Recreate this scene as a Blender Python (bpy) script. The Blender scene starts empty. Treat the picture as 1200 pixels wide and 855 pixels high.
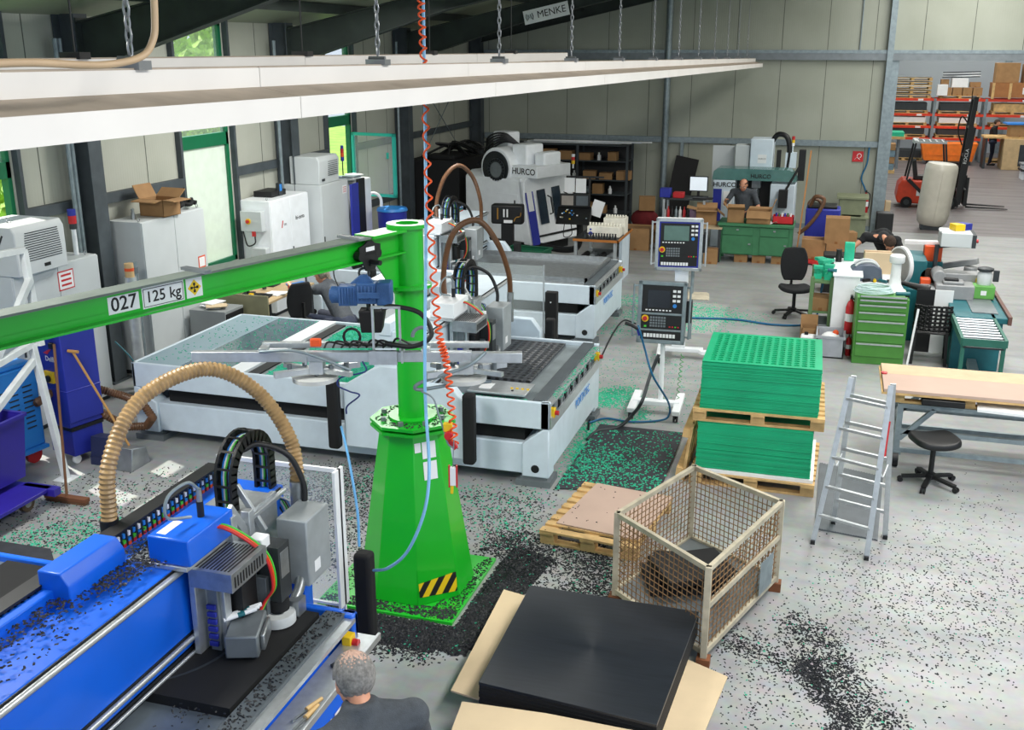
import bpy, bmesh, math, random
from mathutils import Vector, Matrix
random.seed(7)
scn = bpy.context.scene
COL = scn.collection
PI = math.pi
# ---------------------------------------------------------------- view geometry (metres; X right along the end wall, Y into the hall)
YAW = math.radians(17.0); PIT = math.radians(17.0); CH = 4.5; FPX = 1220.0
_R = Vector((math.cos(YAW), math.sin(YAW), 0))
_F = Vector((-math.sin(YAW)*math.cos(PIT), math.cos(YAW)*math.cos(PIT), -math.sin(PIT)))
_U = _R.cross(_F)

def hexc(h):
    h = h.lstrip('#'); v = [int(h[i:i+2], 16)/255 for i in (0, 2, 4)]
    return tuple((c/12.92 if c <= .04045 else ((c+.055)/1.055)**2.4) for c in v)

# ---------------------------------------------------------------- materials
MATS = {}
def mat(name, col, rough=.5, metal=0., var=.12, scale=6., bump=0., emit=0., alpha=1., trans=0., coord='Object', coat=0.):
    if name in MATS: return MATS[name]
    m = bpy.data.materials.new(name); m.use_nodes = True
    nt = m.node_tree; N = nt.nodes; L = nt.links
    b = N['Principled BSDF']
    c = hexc(col)
    tc = N.new('ShaderNodeTexCoord'); nz = N.new('ShaderNodeTexNoise')
    nz.inputs['Scale'].default_value = scale; nz.inputs['Detail'].default_value = 5
    L.new(tc.outputs[coord], nz.inputs['Vector'])
    rp = N.new('ShaderNodeValToRGB')
    e = rp.color_ramp.elements
    e[0].position = .3; e[1].position = .7
    e[0].color = (c[0]*(1-var), c[1]*(1-var), c[2]*(1-var), 1)
    e[1].color = (min(1, c[0]*(1+var)), min(1, c[1]*(1+var)), min(1, c[2]*(1+var)), 1)
    L.new(nz.outputs['Fac'], rp.inputs['Fac']); L.new(rp.outputs['Color'], b.inputs['Base Color'])
    b.inputs['Roughness'].default_value = rough; b.inputs['Metallic'].default_value = metal
    if coat: b.inputs['Coat Weight'].default_value = coat
    if bump:
        bp = N.new('ShaderNodeBump'); bp.inputs['Strength'].default_value = bump; bp.inputs['Distance'].default_value = .02
        n2 = N.new('ShaderNodeTexNoise'); n2.inputs['Scale'].default_value = scale*6; L.new(tc.outputs[coord], n2.inputs['Vector'])
        L.new(n2.outputs['Fac'], bp.inputs['Height']); L.new(bp.outputs['Normal'], b.inputs['Normal'])
    if emit:
        b.inputs['Emission Color'].default_value = (*c, 1); b.inputs['Emission Strength'].default_value = emit
    if trans:
        b.inputs['Transmission Weight'].default_value = trans; b.inputs['IOR'].default_value = 1.05
    if alpha < 1: b.inputs['Alpha'].default_value = alpha
    MATS[name] = m; m.diffuse_color = (*c, 1)
    return m

WHITE = mat('white_enamel', '#eef2f5', .4, var=.04)
MWHITE = mat('machine_light_grey_paint', '#d2e0ea', .4, var=.05)
CAB = mat('cabinet_grey_paint', '#c6cccd', .5, var=.05, scale=2)
CABD = mat('cabinet_mid_grey_paint', '#8b9091', .55, var=.06, scale=2)  # mid grey of the drawer pedestal
BLACK = mat('black_plastic', '#101113', .5, var=.15)
BLACKM = mat('matt_black_rubber', '#0d0e10', .8, var=.2)
DKGREY = mat('dark_grey_metal', '#3a3f42', .5, .4)
STEEL = mat('brushed_steel', '#a4a9ac', .35, .8, var=.15, scale=14)
ALU = mat('aluminium', '#c4c9cc', .38, .7, var=.08, scale=20)
DULL = mat('dull_grey_steel', '#7f868a', .5, .5, var=.12)
POST = mat('dark_steel_post_paint', '#474f54', .6, .1, var=.2, scale=4)
RAFT = mat('dark_green_grey_steel', '#2c3431', .6, .1, var=.25, scale=3)
GALV = mat('galvanised_steel', '#8a979c', .45, .5, var=.15, scale=12)
CRANE = mat('bright_green_enamel', '#12b022', .33, var=.06, scale=2, coat=.3)
BLUE = mat('bright_blue_enamel', '#0a62dc', .36, var=.07, scale=2, coat=.2)
BLUED = mat('royal_blue_enamel', '#27329c', .45, var=.1, scale=3)
PURP = mat('violet_blue_enamel', '#2a1f8f', .42, var=.12, scale=3)
BLUEL = mat('light_blue_enamel', '#2c83d4', .45, var=.1, scale=3)
HOIST = mat('hoist_blue_casting', '#30588c', .55, var=.2, scale=9, bump=.2)
BROWNH = mat('brown_corrugated_hose', '#6b4b33', .4, var=.2, scale=10)
TANH = mat('tan_corrugated_hose', '#a98a5f', .35, var=.25, scale=14)
CARD = mat('corrugated_cardboard', '#9c7850', .85, var=.12, scale=5)
CARDL = mat('pale_cardboard', '#cfba98', .85, var=.07, scale=3)
CARDP = mat('pinkish_board', '#bda394', .8, var=.06, scale=2)
WOOD = mat('raw_pallet_wood', '#c9a670', .8, var=.25, scale=7, bump=.2)
WOODD = mat('old_pallet_wood', '#7d5f3e', .85, var=.3, scale=7, bump=.2)
TEAL = mat('green_plastic_sheet', '#15ab78', .45, var=.1, scale=3)
TEALC = mat('teal_plastic_chip', '#22b48c', .5, var=.15)
GREENB = mat('workbench_green_paint', '#397750', .5, var=.1)
GREEND = mat('leaf_green_cabinet_paint', '#4a8a38', .45, var=.07)
TEALM = mat('petrol_machine_paint', '#16656e', .45, var=.15)
RED = mat('red_paint', '#c3242a', .4, var=.1)
ORANGE = mat('orange_paint', '#e0521c', .42, var=.08)
YEL = mat('yellow_paint', '#e8c21c', .45, var=.05)
SCREEN = mat('dark_display_glass', '#161d22', .15, var=.3, scale=3)
PAPER = mat('white_paper', '#e9ebec', .8, var=.03)
SKIN = mat('skin', '#c98f72', .55, var=.08, scale=20)
GREYHAIR = mat('short_grey_hair', '#8d8a86', .85, var=.35, scale=60, bump=.6)
BRNHAIR = mat('brown_hair', '#3a2a20', .8, var=.3, scale=50, bump=.5)
CLOTH = mat('dark_grey_cotton', '#454a50', .9, var=.15, scale=30, bump=.3)
CLOTHB = mat('black_cotton', '#16181b', .9, var=.2, scale=30)
DENIM = mat('navy_work_trousers', '#252d40', .9, var=.2, scale=30)
RUST = mat('rusty_wire', '#8a6a48', .65, .3, var=.35, scale=18)
BEIGE = mat('faded_beige_steel', '#b9b09a', .6, .1, var=.22, scale=8)
GLASSM = mat('clear_acrylic', '#e8f4f4', .05, alpha=.16, var=0)
BOX0 = mat('drab_olive_box_paint', '#7d8468', .6, var=.1)

# ---------------------------------------------------------------- mesh builder
class M:
    def __init__(s): s.v = []; s.f = []; s.mi = []; s.c = 0; s.X = None
    def add(s, vs, fs, m=0):
        n = len(s.v)
        if s.X is not None: vs = [tuple(s.X @ Vector(p)) for p in vs]
        s.v += [tuple(p) for p in vs]
        for q in fs: s.f.append(tuple(n+i for i in q)); s.mi.append(m)
        return s
    def bx(s, x0, y0, z0, x1, y1, z1, m=0):
        v = [(x, y, z) for z in (z0, z1) for y in (y0, y1) for x in (x0, x1)]
        return s.add(v, [(0, 2, 3, 1), (4, 5, 7, 6), (0, 1, 5, 4), (2, 6, 7, 3), (0, 4, 6, 2), (1, 3, 7, 5)], m)
    def box(s, c, d, m=0, rot=None):
        v = [Vector((x*d[0]/2, y*d[1]/2, z*d[2]/2)) for z in (-1, 1) for y in (-1, 1) for x in (-1, 1)]
        if rot is not None:
            if not isinstance(rot, Matrix): rot = Matrix.Rotation(rot, 3, 'Z')
            v = [rot @ p for p in v]
        v = [p + Vector(c) for p in v]
        return s.add(v, [(0, 2, 3, 1), (4, 5, 7, 6), (0, 1, 5, 4), (2, 6, 7, 3), (0, 4, 6, 2), (1, 3, 7, 5)], m)
    def bar(s, p, q, w, h=None, m=0, up=(0, 0, 1)):
        """rectangular bar from p to q, w wide, h high"""
        h = w if h is None else h
        p = Vector(p); q = Vector(q); d = (q-p).normalized(); u = Vector(up)
        if abs(d.dot(u)) > .98: u = Vector((1, 0, 0))
        a = d.cross(u).normalized()*w/2; b = a.normalized().cross(d).normalized()*h/2
        v = [r+i*a+j*b for r in (p, q) for (i, j) in ((-1, -1), (1, -1), (1, 1), (-1, 1))]
        return s.add(v, [(3, 2, 1, 0), (4, 5, 6, 7), (0, 1, 5, 4), (1, 2, 6, 5), (2, 3, 7, 6), (3, 0, 4, 7)], m)
    def cyl(s, p, q, r, m=0, n=14, r2=None, cap=True):
        r2 = r if r2 is None else r2
        p = Vector(p); q = Vector(q); d = (q-p).normalized()
        u = Vector((0, 0, 1)) if abs(d.z) < .95 else Vector((1, 0, 0))
        a = d.cross(u).normalized(); b = d.cross(a).normalized()
        v = [p+r*(math.cos(t)*a+math.sin(t)*b) for t in [2*PI*i/n for i in range(n)]]
        v += [q+r2*(math.cos(t)*a+math.sin(t)*b) for t in [2*PI*i/n for i in range(n)]]
        fs = [(i, i+n, (i+1) % n+n, (i+1) % n) for i in range(n)]
        if cap: fs += [tuple(range(n)), tuple(range(2*n-1, n-1, -1))]
        return s.add(v, fs, m)
    def tube(s, pts, r, m=0, n=8, cap=True):
        """swept tube; r a number or list of radii"""
        P = [Vector(p) for p in pts]; k = len(P)
        R = r if isinstance(r, (list, tuple)) else [r]*k
        T = [(P[min(i+1, k-1)]-P[max(i-1, 0)]).normalized() for i in range(k)]
        u = Vector((0, 0, 1)) if abs(T[0].z) < .9 else Vector((1, 0, 0))
        a = T[0].cross(u).normalized(); v = []
        for i in range(k):
            a = (a-T[i]*a.dot(T[i]))
            a = a.normalized() if a.length > 1e-6 else T[i].orthogonal().normalized()
            b = T[i].cross(a)
            v += [P[i]+R[i]*(math.cos(2*PI*j/n)*a+math.sin(2*PI*j/n)*b) for j in range(n)]
        fs = [(i*n+j, i*n+(j+1) % n, (i+1)*n+(j+1) % n, (i+1)*n+j) for i in range(k-1) for j in range(n)]
        if cap: fs += [tuple(range(n-1, -1, -1)), tuple(range((k-1)*n, k*n))]
        return s.add(v, fs, m)
    def prism(s, poly, ax, a, b, m=0):
        """2-D polygon extruded along axis ax from a to b. poly in the other two axes in xyz order"""
        def mk(p, t): return {'x': (t, p[0], p[1]), 'y': (p[0], t, p[1]), 'z': (p[0], p[1], t)}[ax]
        n = len(poly); v = [mk(p, a) for p in poly]+[mk(p, b) for p in poly]
        return s.add(v, [tuple(range(n-1, -1, -1)), tuple(range(n, 2*n))]+[(i, (i+1) % n, (i+1) % n+n, i+n) for i in range(n)], m)
    def lathe(s, prof, c=(0, 0, 0), m=0, n=20, cap=True):
        v = []
        for (r, z) in prof: v += [(c[0]+r*math.cos(2*PI*j/n), c[1]+r*math.sin(2*PI*j/n), c[2]+z) for j in range(n)]
        k = len(prof)
        fs = [(i*n+j, i*n+(j+1) % n, (i+1)*n+(j+1) % n, (i+1)*n+j) for i in range(k-1) for j in range(n)]
        if cap: fs += [tuple(range(n-1, -1, -1)), tuple(range((k-1)*n, k*n))]
        return s.add(v, fs, m)
    def ball(s, c, r, m=0, n=12, sc=(1, 1, 1)):
        k = max(5, n*2//3)
        prof = [(max(1e-4, math.sin(PI*i/k)), -math.cos(PI*i/k)) for i in range(k+1)]
        v = []
        for (q, z) in prof: v += [(c[0]+r*sc[0]*q*math.cos(2*PI*j/n), c[1]+r*sc[1]*q*math.sin(2*PI*j/n), c[2]+r*sc[2]*z) for j in range(n)]
        fs = [(i*n+j, i*n+(j+1) % n, (i+1)*n+(j+1) % n, (i+1)*n+j) for i in range(k) for j in range(n)]
        return s.add(v, fs, m)
    def grid(s, fn, nu, nv, m=0):
        v = [fn(i/nu, j/nv) for i in range(nu+1) for j in range(nv+1)]
        return s.add(v, [(i*(nv+1)+j, (i+1)*(nv+1)+j, (i+1)*(nv+1)+j+1, i*(nv+1)+j+1) for i in range(nu) for j in range(nv)], m)
    def o(s, name, mats, parent=None, label=None, bevel=0., loc=None, rz=0., kind=None, smooth=True, seg=2):
        me = bpy.data.meshes.new(name)
        me.from_pydata(s.v, [], s.f)
        if not isinstance(mats, (list, tuple)): mats = [mats]
        for m_ in mats: me.materials.append(m_)
        for p, i in zip(me.polygons, s.mi): p.material_index = min(i, len(mats)-1)
        bm = bmesh.new(); bm.from_mesh(me); bmesh.ops.recalc_face_normals(bm, faces=bm.faces); bm.to_mesh(me); bm.free()
        if smooth:
            me.shade_smooth(); me.set_sharp_from_angle(angle=.7)
        ob = bpy.data.objects.new(name, me); COL.objects.link(ob)
        if parent is not None: ob.parent = parent
        if loc: ob.location = loc
        if rz: ob.rotation_euler.z = rz
        if label: ob['label'] = label
        if kind: ob['kind'] = kind
        if bevel:
            bv = ob.modifiers.new('bevel', 'BEVEL'); bv.width = bevel; bv.segments = seg; bv.limit_method = 'ANGLE'; bv.angle_limit = .6
        return ob

def T(name, label, cat, loc=(0, 0, 0), rz=0., group=None):
    o = bpy.data.objects.new(name, None); COL.objects.link(o); o.empty_display_size = .2
    o.location = loc; o.rotation_euler.z = rz
    o['label'] = label; o['category'] = cat
    if group: o['group'] = group
    return o
def tag(o, label, cat, group=None, kind=None):
    o['label'] = label; o['category'] = cat
    if group: o['group'] = group
    if kind: o['kind'] = kind
    return o
def S(o): o['kind'] = 'structure'; return o
def dup(root, loc=None, rz=None, label=None, group=None, scale=None):
    kids = {}
    for ob in bpy.data.objects:
        if ob.parent: kids.setdefault(ob.parent.name, []).append(ob)
    def cp(o, par):
        c = o.copy(); COL.objects.link(c)
        if par is not None: c.parent = par
        for k in kids.get(o.name, []): cp(k, c)
        return c
    r = cp(root, None)
    if loc is not None: r.location = loc
    if rz is not None: r.rotation_euler.z = rz
    if scale: r.scale = scale if isinstance(scale, tuple) else (scale,)*3
    if label: r['label'] = label
    if group: r['group'] = group
    return r
def text(s, size, name, material, parent, loc, rot, extrude=.001, align='CENTER', sx=1., font_bold=False):
    cu = bpy.data.curves.new(name, 'FONT'); cu.body = s; cu.size = size; cu.extrude = extrude
    cu.align_x = align; cu.align_y = 'CENTER'
    if font_bold: cu.offset = size*.012
    cu.resolution_u = 3
    tmp = bpy.data.objects.new(name, cu); COL.objects.link(tmp)
    dg = bpy.context.evaluated_depsgraph_get()
    me = bpy.data.meshes.new_from_object(tmp.evaluated_get(dg))
    bpy.data.objects.remove(tmp); me.materials.clear(); me.materials.append(material)
    ob = bpy.data.objects.new(name, me); COL.objects.link(ob)
    ob.parent = parent; ob.location = loc; ob.rotation_euler = rot; ob.scale = (sx, 1, 1)
    return ob
def arc(c, r, a0, a1, n, ax='xz', k=1.0):
    out = []
    for i in range(n+1):
        t = a0+(a1-a0)*i/n
        p, q = r*math.cos(t), r*k*math.sin(t)
        out.append({'xz': (c[0]+p, c[1], c[2]+q), 'yz': (c[0], c[1]+p, c[2]+q), 'xy': (c[0]+p, c[1]+q, c[2])}[ax])
    return out
def bez(pts, n=16):
    """Catmull-Rom through the points"""
    P = [Vector(p) for p in pts]; P = [P[0]*2-P[1]]+P+[P[-1]*2-P[-2]]; out = []
    for i in range(1, len(P)-2):
        for j in range(n):
            t = j/n; a, b, c, d = P[i-1:i+3]
            out.append(.5*((2*b)+(c-a)*t+(2*a-5*b+4*c-d)*t*t+(3*b-a-3*c+d)*t**3))
    out.append(P[-2]); return out
def hose(pts, r, m, name, parent, rings=0, n=10, seg=16, label=None):
    """flexible hose; rings>0 gives a ribbed hose with that pitch in metres"""
    c = bez(pts, seg) if len(pts) < 12 else [Vector(p) for p in pts]
    mb = M()
    if rings:
        d = [0.]
        for a, b in zip(c, c[1:]): d.append(d[-1]+(b-a).length)
        tot = d[-1]; k = int(tot/rings*2); pp = []; rr = []; j = 0
        for i in range(k+1):
            t = tot*i/k
            while j < len(d)-2 and d[j+1] < t: j += 1
            u = (t-d[j])/max(1e-6, d[j+1]-d[j]); pp.append(c[j].lerp(c[j+1], u)); rr.append(r*(1.0 if i % 2 else .84))
        mb.tube(pp, rr, n=n)
    else: mb.tube(c, r, n=n)
    return mb.o(name, m, parent, label=label)
def coil(pts, r, wire, turns, m, name, parent=None, n=6, per=10):
    c = bez(pts, 12); mb = M(); L = len(c)-1; k = turns*per; out = []
    for i in range(k+1):
        t = i/k*L; j = min(int(t), L-1); u = t-j; p = c[j].lerp(c[j+1], u); d = (c[j+1]-c[j]).normalized()
        a = d.orthogonal().normalized() if abs(d.z) < .9 else d.cross(Vector((0, 1, 0))).normalized()
        b = d.cross(a); w = 2*PI*turns*i/k
        out.append(p+r*(math.cos(w)*a+math.sin(w)*b))
    mb.tube(out, wire, n=n)
    return mb.o(name, m, parent)

# ================================================================ SETTING
def nt_new(name):
    m = bpy.data.materials.new(name); m.use_nodes = True
    return m, m.node_tree.nodes, m.node_tree.links
# concrete floor: mottled grey with worn patches, hairline cracks and stains
def floor_mat(name, c0, c1, c2):
    m, N, L = nt_new(name); b = N['Principled BSDF']
    tc = N.new('ShaderNodeTexCoord')
    n1 = N.new('ShaderNodeTexNoise'); n1.inputs['Scale'].default_value = .55; n1.inputs['Detail'].default_value = 8; n1.inputs['Roughness'].default_value = .65
    n2 = N.new('ShaderNodeTexNoise'); n2.inputs['Scale'].default_value = 9; n2.inputs['Detail'].default_value = 6
    mp = N.new('ShaderNodeMapping'); mp.inputs['Scale'].default_value = (.35, 2.2, 1); mp.inputs['Rotation'].default_value = (0, 0, .5)
    n3 = N.new('ShaderNodeTexNoise'); n3.inputs['Scale'].default_value = 1.3; n3.inputs['Detail'].default_value = 7
    for n in (n1, n2): L.new(tc.outputs['Object'], n.inputs['Vector'])
    L.new(tc.outputs['Object'], mp.inputs['Vector']); L.new(mp.outputs['Vector'], n3.inputs['Vector'])
    r = N.new('ShaderNodeValToRGB'); e = r.color_ramp.elements
    e[0].position = .3; e[0].color = (*hexc(c0), 1); e[1].position = .68; e[1].color = (*hexc(c1), 1)
    L.new(n1.outputs['Fac'], r.inputs['Fac'])
    mx = N.new('ShaderNodeMixRGB'); mx.blend_type = 'MIX'; mx.inputs[2].default_value = (*hexc(c2), 1)
    r2 = N.new('ShaderNodeValToRGB'); r2.color_ramp.elements[0].position = .45; r2.color_ramp.elements[1].position = .75
    L.new(n3.outputs['Fac'], r2.inputs['Fac']); sc = N.new('ShaderNodeMath'); sc.operation = 'MULTIPLY'; sc.inputs[1].default_value = .55
    L.new(r2.outputs['Color'], sc.inputs[0]); L.new(sc.outputs[0], mx.inputs[0]); L.new(r.outputs['Color'], mx.inputs[1])
    m2 = N.new('ShaderNodeMixRGB'); m2.blend_type = 'OVERLAY'; m2.inputs[0].default_value = .22
    L.new(mx.outputs[0], m2.inputs[1]); L.new(n2.outputs['Color'], m2.inputs[2]); L.new(m2.outputs[0], b.inputs['Base Color'])
    rr = N.new('ShaderNodeMapRange'); rr.inputs[3].default_value = .28; rr.inputs[4].default_value = .6
    L.new(n3.outputs['Fac'], rr.inputs[0]); L.new(rr.outputs[0], b.inputs['Roughness'])
    return m
FLOOR = floor_mat('worn_sealed_concrete', '#8d8e8c', '#a5a8a8', '#7a7e80')
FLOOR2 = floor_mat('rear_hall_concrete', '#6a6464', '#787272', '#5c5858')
# insulated wall panel with fine vertical lining
def panel_mat(name, c, pitch, ax):
    m, N, L = nt_new(name); b = N['Principled BSDF']; b.inputs['Roughness'].default_value = .5
    tc = N.new('ShaderNodeTexCoord'); w = N.new('ShaderNodeTexWave'); w.bands_direction = ax; w.wave_profile = 'TRI'
    w.inputs['Scale'].default_value = pitch; L.new(tc.outputs['Object'], w.inputs['Vector'])
    nz = N.new('ShaderNodeTexNoise'); nz.inputs['Scale'].default_value = .8; nz.inputs['Detail'].default_value = 5; L.new(tc.outputs['Object'], nz.inputs['Vector'])
    r = N.new('ShaderNodeValToRGB'); cc = hexc(c); e = r.color_ramp.elements
    e[0].position = .3; e[0].color = (cc[0]*.86, cc[1]*.87, cc[2]*.84, 1); e[1].position = .7; e[1].color = (cc[0]*1.06, cc[1]*1.06, cc[2]*1.06, 1)
    L.new(nz.outputs['Fac'], r.inputs['Fac']); L.new(r.outputs['Color'], b.inputs['Base Color'])
    bp = N.new('ShaderNodeBump'); bp.inputs['Strength'].default_value = .25; bp.inputs['Distance'].default_value = .004
    L.new(w.outputs['Fac'], bp.inputs['Height']); L.new(bp.outputs['Normal'], b.inputs['Normal'])
    return m
PANX = panel_mat('lined_wall_panel', '#a3a79a', 6, 'X')
PANY = panel_mat('lined_wall_panel_side', '#b3b5aa', 6, 'Y')
PANR = panel_mat('roof_panel', '#8a917c', 2.2, 'X')
SEAM = mat('panel_joint', '#5c6058', .8)
WLX = -9.7; EWY = 27.95; FR = [6.3, 11.75, 17.2, 22.65]   # side-wall plane, end-wall plane, frame positions

# floor
S(M().bx(-9.9, -6, -.2, 9, EWY, 0).o('floor', FLOOR))
S(M().bx(-9.9, EWY, -.2, 22, 52, -.001).o('floor_rear', FLOOR2))
# left wall with window openings
wins = [(9.3, 10.6, 1.0, 5.0), (14.15, 15.55, 1.0, 4.9), (19.1, 20.25, 1.0, 4.9)]
mb = M(); ys = [-2.0]
for (y0, y1, z0, z1) in wins: ys += [y0, y1]
ys += [EWY]
for i in range(0, len(ys)-1):
    if i % 2 == 0: mb.bx(WLX-.1, ys[i], 0, WLX, ys[i+1], 5.0)
    else:
        z0, z1 = wins[i//2][2:]; mb.bx(WLX-.1, ys[i], 0, WLX, ys[i+1], z0); mb.bx(WLX-.1, ys[i], z1, WLX, ys[i+1], 5.0)
y = -1.
while y < EWY:
    if not any(a-.05 < y < b+.05 for a, b, _, _ in wins): mb.bx(WLX-.002, y-.008, 0, WLX+.003, y+.008, 5.0, 1)
    y += 1.1
S(mb.o('wall_left', [PANY, SEAM]))
# end wall, opening to the rear hall on the right (x > 1.12, z < 4.3)
mb = M(); OX = 1.12; OZ = 4.2
mb.bx(WLX, EWY, 0, OX, EWY+.1, 9); mb.bx(OX, EWY, OZ, 9, EWY+.1, 9)
x = WLX+.5
while x < 9:
    mb.bx(x-.007, EWY-.003, (0 if x < OX else OZ), x+.007, EWY+.002, 9, 1); x += 1.1
S(mb.o('wall_back', [PANX, SEAM]))
# roof following the rafters
RS = .215
def rz(x): return 4.95+RS*(x+9.4)
mb = M()
SK = [(18.4, 20.6, -7.3, -6.0)]   # rooflight seen between the frames: (y0,y1,x0,x1)
def slab(y0, y1, x0, x1, m=0, t=.12): mb.prism([(x0, rz(x0)), (x1, rz(x1)), (x1, rz(x1)+t), (x0, rz(x0)+t)], 'y', y0, y1, m)
slab(-2, 18.4, -9.9, 8.5); slab(20.6, EWY, -9.9, 8.5); slab(18.4, 20.6, -9.9, -7.3); slab(18.4, 20.6, -6.0, 8.5)
S(mb.o('ceiling', PANR))
S(M().bx(9, 11.0, 0, 9.1, EWY+.1, 9).o('wall_right', PANY)); S(M().bx(22, EWY, 0, 22.1, 51.2, 9).o('wall_rear_right', PANY))
S(M().bx(6, EWY+.12, 8.0, 22, 51.1, 8.15).o('ceiling_rear_right', PANR))
mb = M(); slab(18.4, 20.6, -7.3, -6.0, t=.02)
ROOFL = mat('yellow_green_rooflight', '#e6f08a', .4, trans=.0, var=.05, alpha=.55)
S(mb.o('window_4', ROOFL))
# purlins
mb = M()
for x in (-8.3, -6.6, -4.9, -3.2, -1.5, .2, 1.9, 3.6, 5.3): mb.bx(x-.04, -2, rz(x)-.16, x+.04, EWY, rz(x)-.005)
S(mb.o('trim_1', RAFT))
# portal frames: posts and haunched rafters
def ibeam(mb, p0, p1, h0, h1, y, w=.2, tf=.018, m=0):
    """I section in the xz plane at y, top edge from p0 to p1, depth h0..h1"""
    def q(a, b, c, d, ya, yb): mb.prism([a, b, c, d], 'y', ya, yb, m)
    t0, t1 = p0[1], p1[1]
    q((p0[0], t0), (p1[0], t1), (p1[0], t1-tf), (p0[0], t0-tf), y-w/2, y+w/2)
    q((p0[0], t0-h0+tf), (p1[0], t1-h1+tf), (p1[0], t1-h1), (p0[0], t0-h0), y-w/2, y+w/2)
    q((p0[0], t0), (p1[0], t1), (p1[0], t1-h1), (p0[0], t0-h0), y-.01, y+.01)
n = 1
for y in FR+[EWY-.15]:
    mb = M(); e = y > 27
    if not e:
        ibeam(mb, (-9.35, rz(-9.35)-.16), (-6.4, rz(-6.4)-.16), .62, .36, y)
        ibeam(mb, (-6.4, rz(-6.4)-.16), (8.4, rz(8.4)-.16), .36, .36, y)
        mb.bx(-9.37, y-.12, 4.0, -9.33, y+.12, 4.85)
    else: ibeam(mb, (-9.35, rz(-9.35)-.05), (8.4, rz(8.4)-.05), .3, .3, y, w=.16)
    ra = S(mb.o('trim_%d' % (n+1), RAFT)); n += 1
    mb = M()
    mb.bx(-9.68, y-.13, 0, -9.665, y+.13, 4.9); mb.bx(-9.36, y-.13, 0, -9.345, y+.13, 4.9); mb.bx(-9.67, y-.008, 0, -9.35, y+.008, 4.9)
    mb.bx(-9.7, y-.2, 0, -9.3, y+.2, .02)
    S(mb.o('trim_%d' % (n+1), POST)); n += 1
# girts on the side wall and the end wall
mb = M()
for a, b in zip([-2]+FR, FR+[EWY]):
    segs = [(a+.14, b-.14)]
    for (w0, w1, _, _) in wins:
        if a < w0 < b: segs = [(a+.14, w0-.1), (w1+.1, b-.14)]
    for s0, s1 in segs:
        for z in (1.2, 2.48): mb.bx(WLX+.001, s0, z-.07, WLX+.09, s1, z+.07)
for (w0, w1, z0, z1) in wins:
    for yy in (w0-.07, w1+.07): mb.bx(WLX+.001, yy-.03, 0, WLX+.09, yy+.03, 4.95)
S(mb.o('trim_%d' % (n+1), POST)); n += 1
mb = M()
mb.bx(-9.3, EWY-.12, 2.1, 1.0, EWY-.001, 2.24); mb.bx(-9.3, EWY-.13, 4.18, 9, EWY-.001, 4.34, 1); mb.bx(-9.3, EWY-.14, 4.34, 9, EWY-.001, 4.42); mb.bx(-9.3, EWY-.06, 0, 1.0, EWY-.001, .12)
S(mb.o('trim_%d' % (n+1), [GALV, DULL])); n += 1
mb = M(); mb.cyl((-4.3, EWY-.2, 0), (-4.3, EWY-.2, 5.85), .085); mb.bx(-4.42, EWY-.32, 0, -4.18, EWY-.08, .02)
S(mb.o('trim_%d' % (n+1), GALV)); n += 1
mb = M(); mb.bx(1.0, EWY-.22, 0, 1.14, EWY+.1, 7.2); mb.bx(1.0, EWY-.06, 0, 1.3, EWY-.05, 4.2)
S(mb.o('trim_%d' % (n+1), GALV)); n += 1
mb = M(); mb.bx(-3.9, EWY-.08, 0, -3.82, EWY-.001, 2.1); mb.bx(.35, EWY-.05, 4.42, .37, EWY-.01, 7.0)
S(mb.o('trim_%d' % (n+1), GALV)); n += 1
# cross bracing rods and conduits on the side wall
mb = M()
mb.cyl((WLX+.12, 23.0, 1.3), (WLX+.12, 27.5, 4.3), .012, n=6); mb.cyl((WLX+.12, 27.5, 1.3), (WLX+.12, 23.0, 4.3), .012, n=6)
for y in (11.42, 11.5, 16.9, 22.3): mb.cyl((-9.5, y, .2), (-9.5, y, 4.6), .03, n=8)
S(mb.o('trim_%d' % (n+1), GALV)); n += 1
# windows with green frames
GFR = mat('green_window_frame', '#0c6b45', .4, var=.05); TFR = mat('turquoise_window_frame', '#2bb3a3', .4, var=.05)
GL = mat('window_glass', '#eef7f6', .02, var=0, alpha=.12)
BLIND = mat('frosted_blind', '#eaf4ea', .6, var=.05, alpha=.75)
for i, (y0, y1, z0, z1) in enumerate(wins):
    w = bpy.data.objects.new('window_%d' % (i+1), None); COL.objects.link(w); w['kind'] = 'structure'; w.location = (WLX-.05, (y0+y1)/2, 0)
    hw = (y1-y0)/2; mb = M(); zt = 2.95
    for yy in (-hw, hw-.07): mb.bx(-.05, yy, z0, .05, yy+.07, z1)
    for a in ((z0, z0+.08), (zt, zt+.2), (4.05, 4.15), (z1-.08, z1)): mb.bx(-.05, -hw, a[0], .05, hw, a[1])
    mb.o('window_frame', GFR, w)
    M().bx(-.005, -hw+.07, 3.15, .005, hw-.07, 4.05).o('window_pane', GL, w)
    M().bx(-.005, -hw+.07, 4.15, .005, hw-.07, z1-.08).o('window_pane', GL, w)
    if i == 1: M().bx(-.005, -hw+.07, z0+.08, .005, hw-.07, zt).o('window_pane', BLIND, w)
    if i == 2:
        ca = bpy.data.objects.new('casement', None); COL.objects.link(ca); ca.parent = w; ca.location = (.08, hw-.05, 0); ca.rotation_euler.z = math.radians(-9)
        mb = M()
        for a, b in ((0, .06), (1.0, 1.06)): mb.bx(a, -.03, 1.5, b, .03, 2.8)
        mb.bx(0, -.03, 1.5, 1.06, .03, 1.56); mb.bx(0, -.03, 2.74, 1.06, .03, 2.8)
        mb.bx(.9, -.05, 2.3, .93, -.1, 2.42)
        mb.o('window_frame', TFR, ca)
        M().bx(.06, -.004, 1.56, 1.0, .004, 2.74).o('window_pane', GL, ca)
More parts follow.
